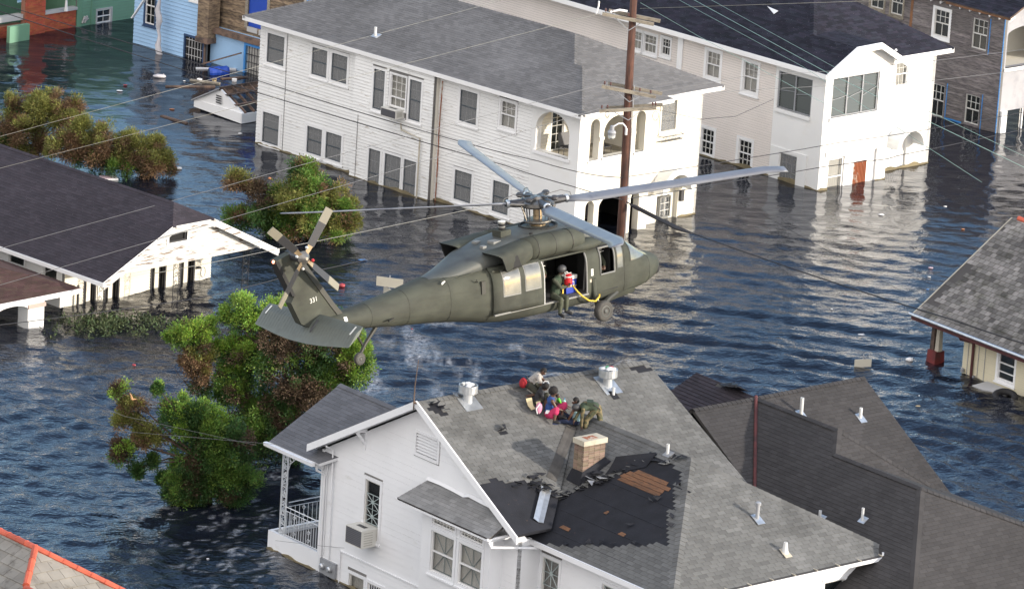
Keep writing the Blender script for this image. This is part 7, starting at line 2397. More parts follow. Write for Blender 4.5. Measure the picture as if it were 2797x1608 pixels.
for k in range(4):
    t = D2R(B0 + 90 * k)
    R3 = Matrix.Rotation(t, 3, 'Z')
    z = lambda r: HUBZ + .0 + .052 * r
    bl = MB()
    secs = []
    RR = [.95, 1.35, 1.6, 2.5, 4, 5.5, 7.0, 7.55, 8.0, 8.18]
    for r in RR:
        ch = .30 if r < 1 else (.42 if r < 1.4 else .53)
        if r > 7.8:
            ch *= .94 if r < 8.1 else .8
        sw = -.22 * max(0, (r - 7.5) / .68) ** 1.2
        pit = D2R(19 - 9 * r / 8.18)
        th_ = .055 if r > 1.4 else .09
        prof = [(.25, 0), (.22, .35), (.05, .5), (-.3, .28), (-.75, 0), (-.3, -.3), (.05, -.42), (.22, -.3)]
        sec = []
        for c, h in prof:
            y, zz = c * ch + sw, h * th_
            sec.append(R3 @ Vector((r, y * math.cos(pit) - zz * math.sin(pit), y * math.sin(pit) + zz * math.cos(pit))) + Vector((0, 0, z(r))))
        secs.append(sec)
    m_ = len(secs[0])
    v = [p for s in secs for p in s]
    bl.add(v, [(i * m_ + j, i * m_ + (j + 1) % m_, (i + 1) * m_ + (j + 1) % m_, (i + 1) * m_ + j) for i in range(len(RR) - 1) for j in range(m_)] + [tuple(range(m_)), tuple((len(RR) - 1) * m_ + j for j in range(m_ - 1, -1, -1))])
    bo = weld(bl.build('rotor_blade', MATS['blade_grey'], HE))
    MB().tube([R3 @ Vector((.3, 0, 0)) + Vector((0, 0, z(.3))), R3 @ Vector((.75, 0, 0)) + Vector((0, 0, z(.75))), R3 @ Vector((1.05, 0, 0)) + Vector((0, 0, z(1.05)))], [.15, .12, .09], 10).build('blade_cuff', MATS['dark_metal'], bo)
    MB().lathe(R3 @ Vector((.92, 0, 0)) + Vector((0, 0, z(.92))), [(.12, 0), (.13, .02), (.13, .08), (.1, .1)], 12, axis=R3 @ Vector((1, 0, 0))).build('cuff_collar', MATS['galvanised'], bo)
    MB().tube([R3 @ Vector((.5, .3, .0)) + Vector((0, 0, z(.5))), R3 @ Vector((.95, .24, .03)) + Vector((0, 0, z(.9)))], .05, 8).tube([R3 @ Vector((.45, .1, .22)) + Vector((0, 0, z(.5))), R3 @ Vector((.8, .05, .3)) + Vector((0, 0, z(.5))), R3 @ Vector((1.1, .05, .2)) + Vector((0, 0, z(.5))), R3 @ Vector((1.15, .05, .04)) + Vector((0, 0, z(.5)))], .014, 5).tube([R3 @ Vector((.62, .28, -.02)) + Vector((0, 0, z(.6))), R3 @ Vector((.45, .25, -.5)) + Vector((0, 0, z(.5)))], .022, 5).build('damper', MATS['gear_steel'], bo)
# fin, stabilator, tail rotor
def plate(pts, y0, y1):
    mb = MB()
    k = len(pts)
    mb.add([(x, y0, z) for x, z in pts] + [(x, y1, z) for x, z in pts], [tuple(range(k)), tuple(range(2 * k - 1, k - 1, -1))] + [(i, i + k, (i + 1) % k + k, (i + 1) % k) for i in range(k)])
    return mb
FIN = [(-8.15, 1.72), (-8.45, 2.1), (-9.86, 3.98), (-10.6, 3.8), (-9.95, 2.6), (-10.08, 2.42), (-9.72, 1.72), (-9.2, 1.42), (-8.5, 1.38)]
fin = plate(FIN, -.14, .14).build('tail_fin', MATS['olive_drab'], HE)
plate([(-8.1, 1.76), (-8.42, 2.12), (-9.83, 4.0), (-10.02, 3.96), (-8.6, 2.1), (-8.33, 1.76)], -.17, .17).build('drive_shaft_cover', MATS['olive_dark'], fin)
plate([(-10.5, 3.78), (-10.62, 3.76), (-10.02, 2.62), (-9.9, 2.62)], -.152, .152).build('trailing_edge', MATS['cabin_dark'], fin)
MB().ball((-10.6, -.02, 3.76), .05, 6).build('tail_light', lamp_mat('tail_lamp', (1.0, .32, .18), 2.5), fin)
txt = bpy.data.curves.new('serial_number', 'FONT')
txt.body = '331'
txt.size = .21
txt.extrude = .003
txt.materials.append(MATS['heli_white'])
tmp_ = bpy.data.objects.new('serial_number', txt)
to = bpy.data.objects.new('serial_number', bpy.data.meshes.new_from_object(tmp_))
bpy.data.objects.remove(tmp_)
COL.objects.link(to)
to.parent = fin
mm = Matrix.Identity(4)
for j, w in enumerate((Vector((.985, 0, .17)).normalized(), Vector((-.17, 0, .985)).normalized(), Vector((0, -1, 0)))):
    mm[0][j], mm[1][j], mm[2][j] = w
mm.translation = Vector((-9.36, -.146, 2.28))
to.matrix_local = mm
LEa = Vector((-9.0, 0, 1.88))
sdir = Vector((-math.cos(D2R(42)), 0, -math.sin(D2R(42))))
sup = Vector((-sdir.z, 0, sdir.x)) * -1
sb_ = MB()
rows = []
for y, c0, c1 in ((-2.2, .04, .84), (-1.1, 0, 1.0), (-.45, -.02, 1.06), (.45, -.02, 1.06), (1.1, 0, 1.0), (2.2, .04, .84)):
    top = [LEa + sdir * c0 + Vector((0, y, 0)), LEa + sdir * (c0 * .5 + c1 * .35) + sup * .06 + Vector((0, y, 0)), LEa + sdir * c1 + Vector((0, y, 0)), LEa + sdir * (c0 * .5 + c1 * .35) - sup * .06 + Vector((0, y, 0))]
    rows.append(top)
v = [p for r in rows for p in r]
sb_.add(v, [(i * 4 + j, i * 4 + (j + 1) % 4, (i + 1) * 4 + (j + 1) % 4, (i + 1) * 4 + j) for i in range(5) for j in range(4)] + [(0, 1, 2, 3), (23, 22, 21, 20)])
stb = sb_.build('stabilator', MATS['stab_green'], HE)
for i in range(-16, 17):
    y = i * .13
    a_, c_ = LEa + sdir * .08 + sup * .028 + Vector((0, y, 0)), LEa + sdir * (.38 if abs(y) < 1.3 else .36) + sup * .068 + Vector((0, y, 0))
    e_ = LEa + sdir * (.95 - .07 * abs(y)) + sup * .012 + Vector((0, y, 0))
    MB().bar(a_, c_, .012, .004, up=sup).bar(c_, e_, .012, .004, up=sup).build('rib', MATS['stab_green'], stb)
for y in (-1.98, 1.98):
    MB().bar(LEa + sdir * .12 + sup * .045 + Vector((0, y, 0)), LEa + sdir * .44 + sup * .075 + Vector((0, y, 0)), .05, .012, up=sup).build('white_stripe', MATS['heli_white'], stb)
MB().tube([(-9.2, -.3, 1.78), (-9.5, -.3, 1.5), (-9.5, -.3, 1.25)], .03, 6).build('actuator', MATS['dark_metal'], stb)
TH_ = Vector((-9.93, -.42, 3.86))
MB().tube([TH_ + Vector((0, .35, 0)), TH_ + Vector((0, -.15, 0))], .16, 12).build('tail_gearbox', MATS['dark_metal'], HE)
th_hub = MB().lathe(TH_ + Vector((0, -.16, 0)), [(.2, 0), (.22, .05), (.12, .14), (.05, .2)], 14, axis=(0, -1, 0)).build('tail_rotor_hub', MATS['gear_steel'], HE)
for an in (53, 140, 232, -42):
    c, s = math.cos(D2R(an)), math.sin(D2R(an))
    e1, e2 = Vector((c, -.02, s)), Vector((-s, 0, c))
    def bl_part(r0, r1, w0, w1, mat, nm, par):
        q = []
        for r, w in ((r0, w0), (r1, w1)):
            p = TH_ + Vector((0, -.22, 0)) + e1 * r
            a = (e2 * .9 + Vector((0, .42, 0))).normalized() * w / 2
            t = a.cross(e1).normalized() * .018
            q.append([p - a - t, p + a - t, p + a + t, p - a + t])
        return MB().hexa(q[0] + q[1]).build(nm, mat, par)
    tb_ = bl_part(.42, 1.2, .22, .26, MATS['blade_black'], 'tail_rotor_blade', HE)
    bl_part(1.2, 1.68, .26, .25, MATS['blade_tip'], 'blade_tip', tb_)
    bl_part(.12, .42, .1, .16, MATS['bronze'], 'blade_root', tb_)
    MB().ball(TH_ + Vector((0, -.25, 0)) + e1 * .3 + e2 * .12, .05, 5).build('balance_weight', MATS['jug_red' if an == -42 else 'galvanised'], tb_)
# undercarriage
def wheel(c, r, w, side):
    mb = MB()
    prof = [(r * .5, -w * .42), (r * .8, -w * .5), (r * .96, -w * .36), (r, -w * .1), (r, w * .1), (r * .96, w * .36), (r * .8, w * .5), (r * .5, w * .42)]
    t = mb.lathe(c, prof, 28, axis=(0, side, 0)).build('wheel', MATS['tyre_grey'], HE, smooth=True)
    MB().lathe(c, [(r * .52, w * .30), (r * .54, w * .46), (r * .46, w * .48), (r * .42, w * .36), (r * .2, w * .34), (r * .2, w * .5), (r * .1, w * .56)], 20, axis=(0, side, 0)).build('wheel_rim', MATS['olive_deck'], t)
    return t
for s_ in (-1, 1):
    wheel(Vector((1.35, s_ * 1.47, .34)), .335, .25, s_)
    MB().tube([(1.25, s_ * 1.12, 1.35), (1.25, s_ * 1.16, .95), (1.3, s_ * 1.25, .36)], [.1, .085, .05], 10).build('landing_strut', MATS['olive_drab'], HE)
    MB().tube([(1.32, s_ * 1.3, .36), (1.9, s_ * 1.12, .58), (2.35, s_ * .98, .68)], [.075, .09, .1], 8).build('drag_beam', MATS['olive_dark'], HE)
    MB().tube([(1.3, s_ * 1.24, .75), (1.32, s_ * 1.3, .4)], .045, 6).build('oleo', MATS['gear_steel'], HE)
MB().hexa([(1.95, -.95, .42), (3.3, -.8, .5), (3.3, -.45, .5), (1.95, -.45, .42), (2.1, -1.06, .66), (3.15, -1.0, .72), (3.15, -.4, .72), (2.1, -.4, .66)]).build('step_fairing', MATS['olive_drab'], HE)
MB().tube([(-6.7, 0, 1.05), (-7.15, 0, .6), (-7.4, 0, .24)], [.07, .06, .05], 8).tube([(-7.6, 0, 1.2), (-7.25, 0, .6)], .04, 6).build('tail_strut', MATS['olive_dark'], HE)
wheel(Vector((-7.42, -.05, .2)), .2, .14, -1)
# markings, panel lines, small aerials
patch('marking', 1.14, 1.24, 1.44, 1.66, .006, MATS['heli_white'])
patch('marking', 1.08, 1.26, 1.24, 1.34, .006, MATS['cap_cream'])
patch('marking', 1.2, 1.24, 1.1, 1.16, .006, MATS['heli_white'])
MB().bar((-4.55, -.62, 2.1), (-4.4, -.60, 2.18), .02, .06).build('marking', MATS['heli_white'], HE)
patch('marking', -8.1, -8.22, 1.55, 1.68, .006, MATS['heli_white'])
for x in (-2.95, -4.3, -5.8, -7.2, 2.62, 3.9):
    MB().tube([skin(x, t, .002) for t in range(-85, 86, 10)], .006, 4).build('panel_seam', MATS['panel_line'], HE)
for x0, x1, z in ((-3.0, -5.5, 1.75), (-3.0, -7.5, 1.25)):
    MB().tube([skin(x0 + (x1 - x0) * i / 10, th_at(x0 + (x1 - x0) * i / 10, z), .002) for i in range(11)], .005, 4).build('panel_seam', MATS['panel_line'], HE)
MB().tube([(-3.4, -.86, 2.0), (-3.4, -.98, 2.02), (-3.45, -.98, 2.1)], .02, 5).tube([(-6.4, -.5, 1.35), (-6.7, -.62, 1.33)], .03, 5).build('aerial', MATS['olive_dark'], HE)
MB().box((-3.25, -1.0, 1.6), (-3.1, -.9, 2.0)).build('side_vent', MATS['olive_dark'], HE)
for x_ in (-3.35, -4.0):
    MB().bar((x_, -.78, 2.28), (x_ - .6, -.66, 2.2), .02, .02).build('deck_rail', MATS['olive_drab'], HE)
# ------------------------------------------------------------------ people
def capsule(mb, p, r0, q, r1, n=10):
    p, q = Vector(p), Vector(q)
    d = q - p
    L = d.length
    if L < 1e-4:
        return mb.ball(p, r0, 6)
    prof = [(r0 * math.sin(a), -r0 * math.cos(a)) for a in (.05, .5, 1.0, math.pi / 2)] + [(r1 * math.sin(a), L - r1 * math.cos(a)) for a in (math.pi / 2, 2.1, 2.6, 3.09)]
    return mb.lathe(p, prof, n, axis=d)

def skinned(name, caps, mat, parent, voxel=.011, grow=0.0, smooth=6):
    """One continuous surface grown over tapered limbs."""
    mb = MB()
    for c in caps:
        capsule(mb, c[0], c[1] + grow, c[2], c[3] + grow)
    o = mb.build(name, mat, parent, smooth=True)
    r = o.modifiers.new('Remesh', 'REMESH')
    r.mode = 'VOXEL'
    r.voxel_size = voxel
    r.use_smooth_shade = True
    s = o.modifiers.new('Smooth', 'SMOOTH')
    s.iterations = smooth
    s.factor = .5
    return o

def hand(w, d, up, s=1.0):
    """Palm, four unequal bent fingers and a thumb from the palm's side."""
    w, d, up = Vector(w), Vector(d).normalized(), Vector(up).normalized()
    sd = d.cross(up).normalized()
    up = sd.cross(d)
    k = [(w, .024 * s, w + d * .075 * s, .03 * s), (w + d * .02 * s + sd * .018 * s, .02 * s, w + d * .08 * s + sd * .025 * s, .016 * s), (w + d * .02 * s - sd * .018 * s, .02 * s, w + d * .08 * s - sd * .025 * s, .016 * s)]
    for i, L in enumerate((.062, .075, .07, .055)):
        o = sd * ((i - 1.5) * .021 * s)
        a = w + d * .085 * s + o
        b = a + d * L * .5 * s - up * .012 * s
        c = b + d * L * .42 * s - up * .03 * s
        k += [(a, .0105 * s, b, .0095 * s), (b, .0095 * s, c, .0085 * s)]
    t0 = w + d * .03 * s + sd * .03 * s
    t1 = t0 + sd * .035 * s + d * .02 * s - up * .01 * s
    k += [(t0, .013 * s, t1, .011 * s), (t1, .011 * s, t1 + d * .035 * s - up * .01 * s, .0095 * s)]
    return k

def person(label, loc, J, face, wear, s=1.0, group=None, hair=.0, hairmat='hair', parent_rot=None):
    """J: joints (neck, chest, waist, hip, head, and sh/el/wr/kn/an for L and R) round loc. face: where the head looks. wear: {part: (material, segments, grow)}."""
    t = thing('person', label, 'person', loc, group=group)
    if parent_rot:
        t.rotation_euler = parent_rot
    V = {k: Vector(v) for k, v in J.items()}
    f = Vector(face).normalized()
    hd_ = V['head']
    up = (hd_ - V['neck']).normalized()
    f = (f - up * f.dot(up) * .7).normalized()
    rt = f.cross(up).normalized()
    seg = {}
    seg['torso'] = [(V['neck'] - up * .02, .055 * s, V['chest'], .115 * s), (V['chest'], .125 * s, V['waist'], .11 * s), (V['waist'], .115 * s, V['hip'], .13 * s)]
    for q in 'LR':
        seg['torso'] += [(V['chest'].lerp(V['sh' + q], .35), .1 * s, V['sh' + q], .06 * s), (V['waist'], .1 * s, V['hp' + q], .1 * s)]
        seg['uparm' + q] = [(V['sh' + q], .055 * s, V['el' + q], .042 * s)]
        seg['forearm' + q] = [(V['el' + q], .041 * s, V['wr' + q], .028 * s)]
        seg['hand' + q] = hand(V['wr' + q], V['wr' + q] - V['el' + q], up if abs(up.dot((V['wr' + q] - V['el' + q]).normalized())) < .9 else f, s)
        seg['thigh' + q] = [(V['hp' + q], .092 * s, V['kn' + q], .06 * s)]
        seg['shin' + q] = [(V['kn' + q], .06 * s, V['kn' + q].lerp(V['an' + q], .35) , .058 * s), (V['kn' + q].lerp(V['an' + q], .35), .058 * s, V['an' + q], .038 * s)]
        td = V.get('toe' + q, V['an' + q] + Vector((f.x, f.y, 0)).normalized() * .17 * s - Vector((0, 0, .04)))
        seg['foot' + q] = [(V['an' + q] - (V['kn' + q] - V['an' + q]).normalized() * .02, .04 * s, td, .032 * s)]
    hs = min(1.12 * s, s * .35 + .68) if s < 1 else s
    seg['head'] = [(V['neck'] - up * .03, .052 * s, V['neck'] + up * .06 * s, .048 * s), (hd_ + up * .03 * hs - f * .015 * hs, .085 * hs, hd_ - up * .02 * hs, .08 * hs), (hd_ - up * .02 * hs + f * .02 * hs, .072 * hs, hd_ - up * .09 * hs + f * .035 * hs, .048 * hs),
                   (hd_ + f * .08 * hs, .014 * hs, hd_ - up * .035 * hs + f * .105 * hs, .017 * hs), (hd_ - rt * .083 * hs - up * .01, .018 * hs, hd_ - rt * .09 * hs + up * .025 * hs, .018 * hs), (hd_ + rt * .083 * hs - up * .01, .018 * hs, hd_ + rt * .09 * hs + up * .025 * hs, .018 * hs),
                   (hd_ - up * .062 * hs + f * .08 * hs - rt * .02 * hs, .012 * hs, hd_ - up * .062 * hs + f * .08 * hs + rt * .02 * hs, .012 * hs)]
    allc = [c for k in seg for c in seg[k]]
    body = skinned('body', allc, MATS['skin'], t, .009)
    for sg in (-1, 1):
        MB().ball(hd_ + f * .078 * hs + rt * .032 * hs * sg + up * .012 * hs, .013 * hs, 5).build('eye', MATS['eye'], body, smooth=True)
        MB().ball(hd_ + f * .089 * hs + rt * .032 * hs * sg + up * .012 * hs, .006 * hs, 4).build('pupil', MATS['hair'], body, smooth=True)
    if hair:
        skinned('hair', [(hd_ + up * .035 * hs - f * .025 * hs, (.088 + hair) * hs, hd_ + up * .0 * hs - f * .05 * hs, (.07 + hair) * hs)], MATS[hairmat], t, .013)
    for nm, (mt, parts, grow) in wear.items():
        caps = []
        for p in parts:
            if p in seg:
                caps += seg[p]
            elif p == 'pelvis':
                caps += [(V['waist'].lerp(V['hip'], .5), .11 * s, V['hip'], .13 * s)] + [(V['hip'], .12 * s, V['hp' + q], .1 * s) for q in 'LR']
            elif p == 'trunk':
                caps += [(V['chest'] + up * .06 * s, .1 * s, V['waist'], .112 * s), (V['waist'], .115 * s, V['waist'].lerp(V['hip'], .55), .125 * s)]
                for q in 'LR':
                    caps += [(V['chest'].lerp(V['sh' + q], .35), .1 * s, V['sh' + q].lerp(V['chest'], .25), .065 * s)]
            elif p[:4] == 'half':
                a, b, r0, r1 = seg[p[5:]][0][0], seg[p[5:]][0][2], seg[p[5:]][0][1], seg[p[5:]][0][3]
                k = float(p[4]) / 10
                caps += [(a, r0, a.lerp(b, k), r0 + (r1 - r0) * k)]
        o = skinned(nm, caps, MATS[mt], t, .013, grow * s, 4)
    return t

def W(loc_a):
    return Matrix.Translation(H.location) @ Euler(H.rotation_euler).to_matrix().to_4x4() @ Vector(loc_a)
RG_ = 'people waiting on the roof'
# soldier bending over
b0 = W((7.12, 4.57, 5.9))
person('soldier in camouflage trousers and dark helmet bending over the seated youth', b0,
       dict(anL=(0, 0, .07), knL=(.02, .02, .46), hpL=(.27, .08, .78), anR=(.49, .22, .03), knR=(.46, .16, .42), hpR=(.37, .2, .80), hip=(.33, .14, .82), waist=(.18, .1, .90), chest=(-.03, .04, .92), neck=(-.2, .0, .88), head=(-.3, -.03, .82),
            shL=(-.1, -.16, .86), shR=(-.08, .2, .90), elL=(-.13, -.16, .56), wrL=(-.12, -.1, .30), elR=(-.24, .18, .62), wrR=(-.34, .06, .42), toeL=(-.16, -.05, .02), toeR=(.36, .12, -.02)), (-.6, -.25, -.75),
       dict(trousers=('camo', ['pelvis', 'thighL', 'thighR', 'shinL', 'shinR'], .022), shirt=('camo', ['torso', 'uparmL', 'uparmR', 'forearmL', 'forearmR'], .014), vest=('vest_green', ['trunk'], .04), boots=('boot_black', ['footL', 'footR'], .012)), group=None)
so = [o for o in COL.objects if o.name.startswith('person')][-1]
MB().ball((-.32, -.03, .87), .135, 8, sq=(1.05, .95, .8)).build('helmet', MATS['helmet_grey'], so, smooth=True)
MB().tube([(.22, -.03, .99), (.4, .0, .86), (.44, .14, .76), (.46, .26, .80)], .022, 5).build('belt', MATS['boot_black'], so)
MB().box((.0, -.13, .98), (.2, .2, 1.08)).build('vest_pack', MATS['vest_green'], so)
# youth in pale aqua top
b0 = W((6.72, 4.51, 6.12))
person('youth in pale aqua top and dark jeans sitting with legs stretched left', b0,
       dict(hip=(0, 0, .1), hpL=(-.05, -.09, .1), hpR=(-.05, .1, .1), waist=(.02, 0, .25), chest=(-.02, 0, .46), neck=(-.04, 0, .62), head=(-.05, 0, .75), shL=(-.07, -.17, .55), shR=(-.02, .18, .55), elL=(-.17, -.2, .33), wrL=(-.25, -.14, .15), elR=(.02, .24, .32), wrR=(-.12, .2, .14),
            knL=(-.46, -.16, .12), anL=(-.86, -.42, -.02), knR=(-.42, .12, .3), anR=(-.72, .0, .03), toeL=(-.97, -.42, .05), toeR=(-.86, -.04, .02)), (-.8, -.3, -.1),
       dict(shirt=('shirt_aqua', ['trunk'], .016), jeans=('denim', ['pelvis', 'thighL', 'thighR', 'shinL', 'shinR'], .014), shoes=('shoe_white', ['footL', 'footR'], .014)), .95, RG_, .015)
# woman in blue tank top and pink trousers
b0 = W((6.3, 3.78, 6.35))
person('woman in blue tank top and crimson pink trousers sitting with bushy hair', b0,
       dict(hip=(0, 0, .12), hpL=(.06, -.12, .12), hpR=(.06, .14, .12), waist=(-.02, 0, .28), chest=(.0, 0, .5), neck=(.05, 0, .68), head=(.09, 0, .83), shL=(.06, -.2, .58), shR=(.02, .22, .6), elL=(.2, -.2, .36), wrL=(.42, -.08, .26), elR=(.16, .28, .4), wrR=(.4, .16, .34),
            knL=(.2, -.22, .32), anL=(.16, -.3, -.02), knR=(.45, .16, .38), anR=(.38, .02, .06), toeL=(.3, -.36, -.05), toeR=(.52, .0, .0)), (.8, -.25, -.2),
       dict(tank_top=('tank_blue', ['trunk'], .022), trousers=('pants_pink', ['pelvis', 'thighL', 'thighR', 'half7shinL', 'half7shinR'], .035), shoes=('boot_black', ['footL', 'footR'], .008)), 1.05, RG_, .055)
# toddler
b0 = W((6.0, 4.45, 6.5))
person('toddler in lime green shirt sitting against the woman', b0,
       dict(hip=(0, 0, .06), hpL=(.02, -.05, .06), hpR=(.02, .05, .06), waist=(-.02, 0, .12), chest=(-.05, 0, .2), neck=(-.07, 0, .28), head=(-.09, 0, .36), shL=(-.04, -.09, .25), shR=(-.06, .09, .25), elL=(.02, -.11, .15), wrL=(.09, -.07, .11), elR=(.0, .11, .15), wrR=(.08, .07, .12),
            knL=(.15, -.08, .1), anL=(.26, -.1, .0), knR=(.15, .07, .1), anR=(.26, .08, .02)), (.6, .3, 0),
       dict(shirt=('shirt_lime', ['torso', 'uparmL', 'uparmR'], .016), shorts=('tank_blue', ['pelvis', 'thighL', 'thighR'], .012)), .55, RG_, .012)
# man at the ridge
b0 = W((5.35, 3.72, 6.86))
person('man in pale grey shirt kneeling on the ridge with a silver radio', b0,
       dict(hip=(-.02, .05, .30), hpL=(.0, -.06, .28), hpR=(-.02, .15, .3), waist=(.06, .06, .42), chest=(.2, .06, .56), neck=(.32, .04, .66), head=(.40, .02, .74), shL=(.26, -.14, .58), shR=(.22, .24, .6), elL=(.34, -.18, .38), wrL=(.44, -.08, .32), elR=(.4, .22, .42), wrR=(.52, .08, .34),
            knL=(.28, -.1, .04), anL=(-.1, -.12, -.06), knR=(.32, .2, .18), anR=(.25, .2, -.06), toeL=(-.26, -.12, -.08)), (.85, -.4, -.35),
       dict(shirt=('shirt_grey', ['trunk', 'half6uparmL', 'half6uparmR'], .022), shorts=('trouser_olive', ['pelvis', 'thighL', 'thighR'], .03), shoes=('boot_black', ['footL', 'footR'], .01)), 1.0, RG_, .012)
# a further person hunched behind the woman
b0 = W((5.85, 3.75, 6.6))
person('person in black hunched low between the kneeling man and the woman', b0,
       dict(hip=(-.1, .1, .1), hpL=(-.06, .02, .1), hpR=(-.08, .2, .1), waist=(-.08, .1, .24), chest=(-.0, .1, .4), neck=(.06, .08, .52), head=(.14, .06, .6), shL=(-.0, -.06, .45), shR=(.0, .26, .46), elL=(.1, -.1, .28), wrL=(.2, -.04, .2), elR=(.12, .28, .3), wrR=(.24, .2, .24),
            knL=(.18, -.06, .3), anL=(.16, -.1, -.04), knR=(.2, .2, .32), anR=(.2, .18, -.04)), (.7, .1, -.4),
       dict(shirt=('bag_black', ['torso', 'uparmL', 'uparmR'], .02), trousers=('trouser_olive', ['pelvis', 'thighL', 'thighR'], .02)), .9, RG_, .03)
def lump(name, label, cat, a, mat, r, sq, off=(0, 0, 0), group='belongings beside the people on the roof'):
    o = thing(name, label, cat, W(a), group=group)
    mb = MB().ball((0, 0, r * sq[2] * .9), r, 7, sq=sq)
    for i, v in enumerate(mb.v):
        v = Vector(v)
        k = 1 + .2 * mnoise.noise(v * 6 + Vector(a))
        mb.v[i] = tuple(v * k)
    b = mb.build('body', MATS[mat], o, smooth=True)
    o.location = o.location + Vector(off)
    return o
bg1 = lump('backpack', 'crimson backpack behind the kneeling man at the ridge', 'backpack', (5.25, 3.55, 6.92), 'bag_red', .15, (.9, .8, 1.1), (-.02, -.02, .14))
MB().tube([(.1, -.12, .1), (.2, -.16, .25), (.1, -.12, .4)], .02, 5).build('strap', MATS['bag_black'], bg1)
bg2 = lump('backpack', 'pale pink child backpack behind the woman in the tank top', 'backpack', (6.35, 3.5, 6.38), 'bag_pink', .15, (.7, .8, 1.2), (-.16, .05, .12))
MB().tube([(-.04, -.12, .02), (-.08, -.16, .2), (.02, -.12, .34)], .018, 5).build('strap', MATS['plastic_white'], bg2)
lump('handbag', 'black bag between the woman and the youth', 'bag', (6.5, 4.2, 6.24), 'bag_black', .13, (1.2, .8, .8), (-.1, -.05, .05))
o = thing('cream_jacket', 'cream jacket spread over the shingles below the kneeling man', 'jacket', W((5.75, 3.4, 6.66)), group='belongings beside the people on the roof')
MB().slab([(-.12, -.05, .2), (.06, -.02, .24), (.12, -.12, .02), (.2, -.14, -.08), (.08, -.18, -.12), (-.04, -.16, .0)], .03).slab([(.2, 0, .1), (.34, 0, .14), (.36, -.08, -.02), (.24, -.1, -.04)], .03).build('cloth', MATS['cloth_cream'], o)
o = thing('silver_radio', 'silver box radio held by the kneeling man', 'radio', W((5.35, 3.72, 6.86)) + Vector((.5, -.12, .28)), .2)
MB().box((-.1, -.06, -.02), (.1, .06, .14)).build('case', MATS['galvanised'], o)
MB().box((-.06, -.075, .0), (.06, -.06, .11)).build('speaker', MATS['cabin_dark'], o)
MB().tube([(-.08, 0, .14), (-.06, 0, .19), (.06, 0, .19), (.08, 0, .14)], .012, 5).build('handle', MATS['plastic_white'], o)
o = thing('white_card', 'white cloth lying on the hip of the woman in pink trousers', 'cloth', W((6.3, 3.78, 6.35)) + Vector((-.06, -.16, .18)))
MB().slab([(-.08, -.03, -.02), (.06, -.03, -.01), (.05, -.0, .09), (-.05, -.0, .09)], .012).build('cloth', MATS['plastic_white'], o)
o = thing('water_bottle', 'clear blue bottle beside the toddler', 'bottle', W((6.0, 4.62, 6.52)), group='belongings beside the people on the roof')
MB().lathe((0, 0, -.02), [(.05, 0), (.055, .02), (.055, .16), (.02, .2), (.02, .23)], 10).build('bottle', MATS['shirt_aqua'], o)
MB().lathe((0, 0, .21), [(.024, 0), (.024, .03)], 8).build('cap', MATS['plastic_blue'], o)
o = thing('white_bucket', 'upturned white bucket behind the brick chimney', 'bucket', W((7.32, 5.31, 5.79)))
MB().lathe((0, 0, -.06), [(.11, 0), (.115, .02), (.11, .03), (.085, .3), (.08, .31)], 16).build('pail', MATS['plastic_white'], o)
MB().lathe((0, 0, -.05), [(.118, .0), (.122, .012), (.118, .025)], 16).build('rim', MATS['plastic_white'], o)
# crew in the helicopter (its own axes)
HM = Matrix.Translation(HP) @ Euler(HRPY).to_matrix().to_4x4()
cw = (dict(suit=('flight_suit', ['torso', 'pelvis', 'uparmL', 'uparmR', 'forearmL', 'forearmR', 'thighL', 'thighR', 'shinL', 'shinR'], .02), vest=('vest_green', ['trunk'], .045), boots=('boot_black', ['footL', 'footR'], .02)))
def crew(label, base, J, face):
    t = person(label, HM @ Vector(base), J, face, cw, 1.0, 'helicopter crew', .0, parent_rot=HRPY)
    h_ = Vector(J['head'])
    MB().ball(h_ + Vector((0, 0, .035)), .14, 8, sq=(1.1, .95, .95)).build('helmet', MATS['helmet_grey'], t, smooth=True)
    f_ = Vector(face).normalized()
    MB().ball(h_ + f_ * .09 + Vector((0, 0, .0)), .07, 6, sq=(1, 1, .7)).build('visor', MATS['cabin_dark'], t, smooth=True)
    MB().tube([h_ + f_ * .14 + Vector((.07, 0, -.02)), h_ + f_ * .15, h_ + f_ * .14 + Vector((-.07, 0, -.02))], .014, 5).build('visor_rim', MATS['heli_white'], t)
    return t
crew('crewman in olive flight suit sitting in the cabin doorway with legs hanging out', (-.2, -.95, .92),
     dict(hip=(0, .0, .12), hpL=(.1, -.04, .1), hpR=(-.1, -.04, .1), waist=(.02, .0, .3), chest=(.06, -.04, .55), neck=(.14, -.08, .74), head=(.2, -.12, .9), shL=(.22, -.08, .62), shR=(-.1, -.1, .62), elL=(.3, -.2, .38), wrL=(.28, -.34, .46), elR=(-.02, -.3, .4), wrR=(.12, -.36, .42),
          knL=(.12, -.4, .08), anL=(.12, -.36, -.34), knR=(-.12, -.4, .06), anR=(-.14, -.36, -.38), toeL=(.2, -.52, -.42), toeR=(-.14, -.54, -.46)), (.5, -.8, -.35))
crew('second crewman standing in the shadow behind the doorway', (-.62, -.3, .92),
     dict(hip=(0, 0, .85), hpL=(.1, 0, .84), hpR=(-.1, 0, .84), waist=(.0, -.02, 1.0), chest=(.04, -.1, 1.1), neck=(.06, -.22, 1.12), head=(.08, -.34, 1.12), shL=(.2, -.12, 1.12), shR=(-.14, -.12, 1.12), elL=(.28, -.3, .9), wrL=(.2, -.45, .8), elR=(-.18, -.34, .9), wrR=(-.05, -.46, .82),
          knL=(.12, -.06, .45), anL=(.1, 0, .08), knR=(-.12, -.06, .45), anR=(-.1, 0, .08)), (.3, -.9, -.3))
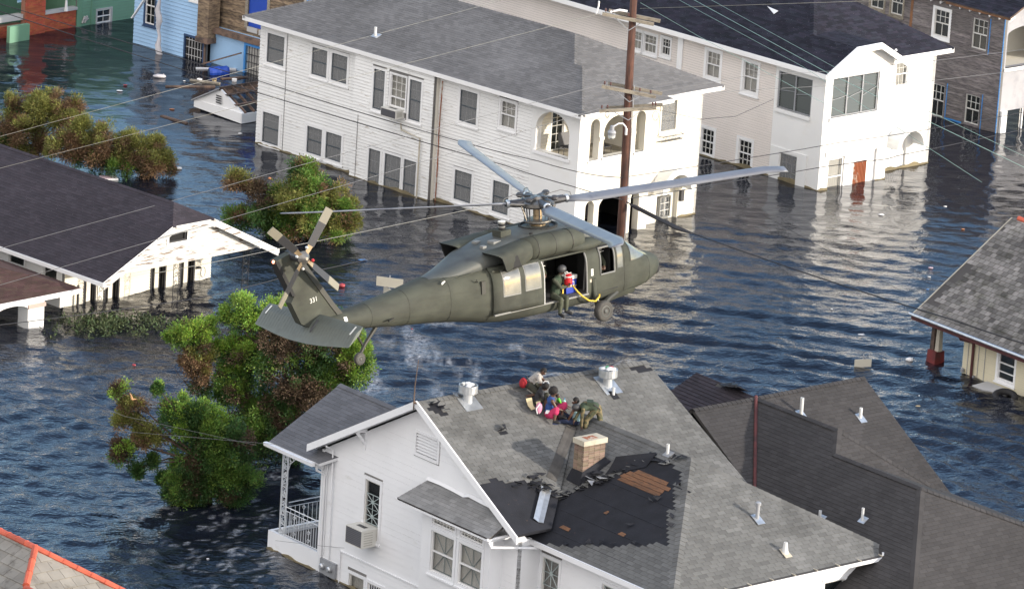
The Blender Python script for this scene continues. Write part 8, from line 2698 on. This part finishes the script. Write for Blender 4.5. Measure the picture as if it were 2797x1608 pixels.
crew('helmeted airman leaning at the open gunner window behind the cockpit', (1.85, -.55, .92),
     dict(hip=(0, 0, .5), hpL=(.1, 0, .48), hpR=(-.1, 0, .48), waist=(.0, 0, .66), chest=(.02, -.02, .9), neck=(.03, -.06, 1.04), head=(.05, -.1, 1.16), shL=(.2, -.02, .96), shR=(-.16, -.02, .96), elL=(.22, -.2, .74), wrL=(.14, -.3, .66), elR=(-.2, -.2, .74), wrR=(-.08, -.3, .66),
          knL=(.3, -.05, .5), anL=(.3, .02, .08), knR=(.1, -.05, .5), anR=(.08, .02, .08)), (.6, -.7, -.3))
def hthing(name, label, cat, loc, group=None):
    o = thing(name, label, cat, HM @ Vector(loc), group=group)
    o.rotation_euler = HRPY
    return o
o = hthing('red_jug', 'red water jug with white band held in the helicopter doorway', 'jug', (.12, -1.22, 1.36))
MB().lathe((0, 0, 0), [(.11, 0), (.125, .02), (.13, .24), (.1, .3)], 16).build('jug', MATS['jug_red'], o)
MB().lathe((0, 0, .245), [(.134, 0), (.134, .03)], 16).build('band', MATS['heli_white'], o)
MB().lathe((0, 0, .28), [(.11, 0), (.11, .04), (.03, .07)], 14).build('lid', MATS['jug_red'], o)
MB().tube([(-.13, 0, .2), (-.12, 0, .36), (.12, 0, .36), (.13, 0, .2)], .012, 5).build('handle', MATS['heli_white'], o)
o = hthing('blue_cooler', 'blue cooler with white lid inside the helicopter cabin', 'cooler', (.62, -.62, .93))
MB().hexa([(-.2, -.17, 0), (.2, -.17, 0), (.2, .17, 0), (-.2, .17, 0), (-.22, -.19, .44), (.22, -.19, .44), (.22, .19, .44), (-.22, .19, .44)]).build('body', MATS['cooler_blue'], o)
MB().box((-.235, -.2, .44), (.235, .2, .56)).build('lid', MATS['heli_white'], o)
MB().box((-.06, -.21, .24), (.1, -.185, .38)).build('label', MATS['heli_white'], o)
MB().box((-.0, -.215, .26), (.08, -.205, .36)).build('emblem', MATS['cooler_blue'], o)
MB().box((-.21, -.195, .2), (.21, -.175, .23)).build('stripe', MATS['strap_yellow'], o)
o = hthing('yellow_hose', 'yellow hose trailing from the cabin doorway to the landing strut', 'hose', (.3, -1.2, 1.3))
MB().tube([(0, 0, 0), (.15, -.08, -.22), (.3, -.12, -.38), (.55, -.16, -.56), (.8, -.18, -.62), (1.0, -.14, -.52), (1.05, -.1, -.46)], .028, 7).build('hose', MATS['strap_yellow'], o, smooth=True)
o = hthing('yellow_strap', 'yellow strap hanging beside the red jug', 'strap', (-.05, -1.16, 1.36))
MB().bar((0, 0, 0), (-.03, -.02, -.28), .05, .012, up=(0, 1, 0)).bar((-.03, -.02, -.28), (-.12, -.04, -.36), .05, .012, up=(0, 1, 0)).build('webbing', MATS['strap_yellow'], o)
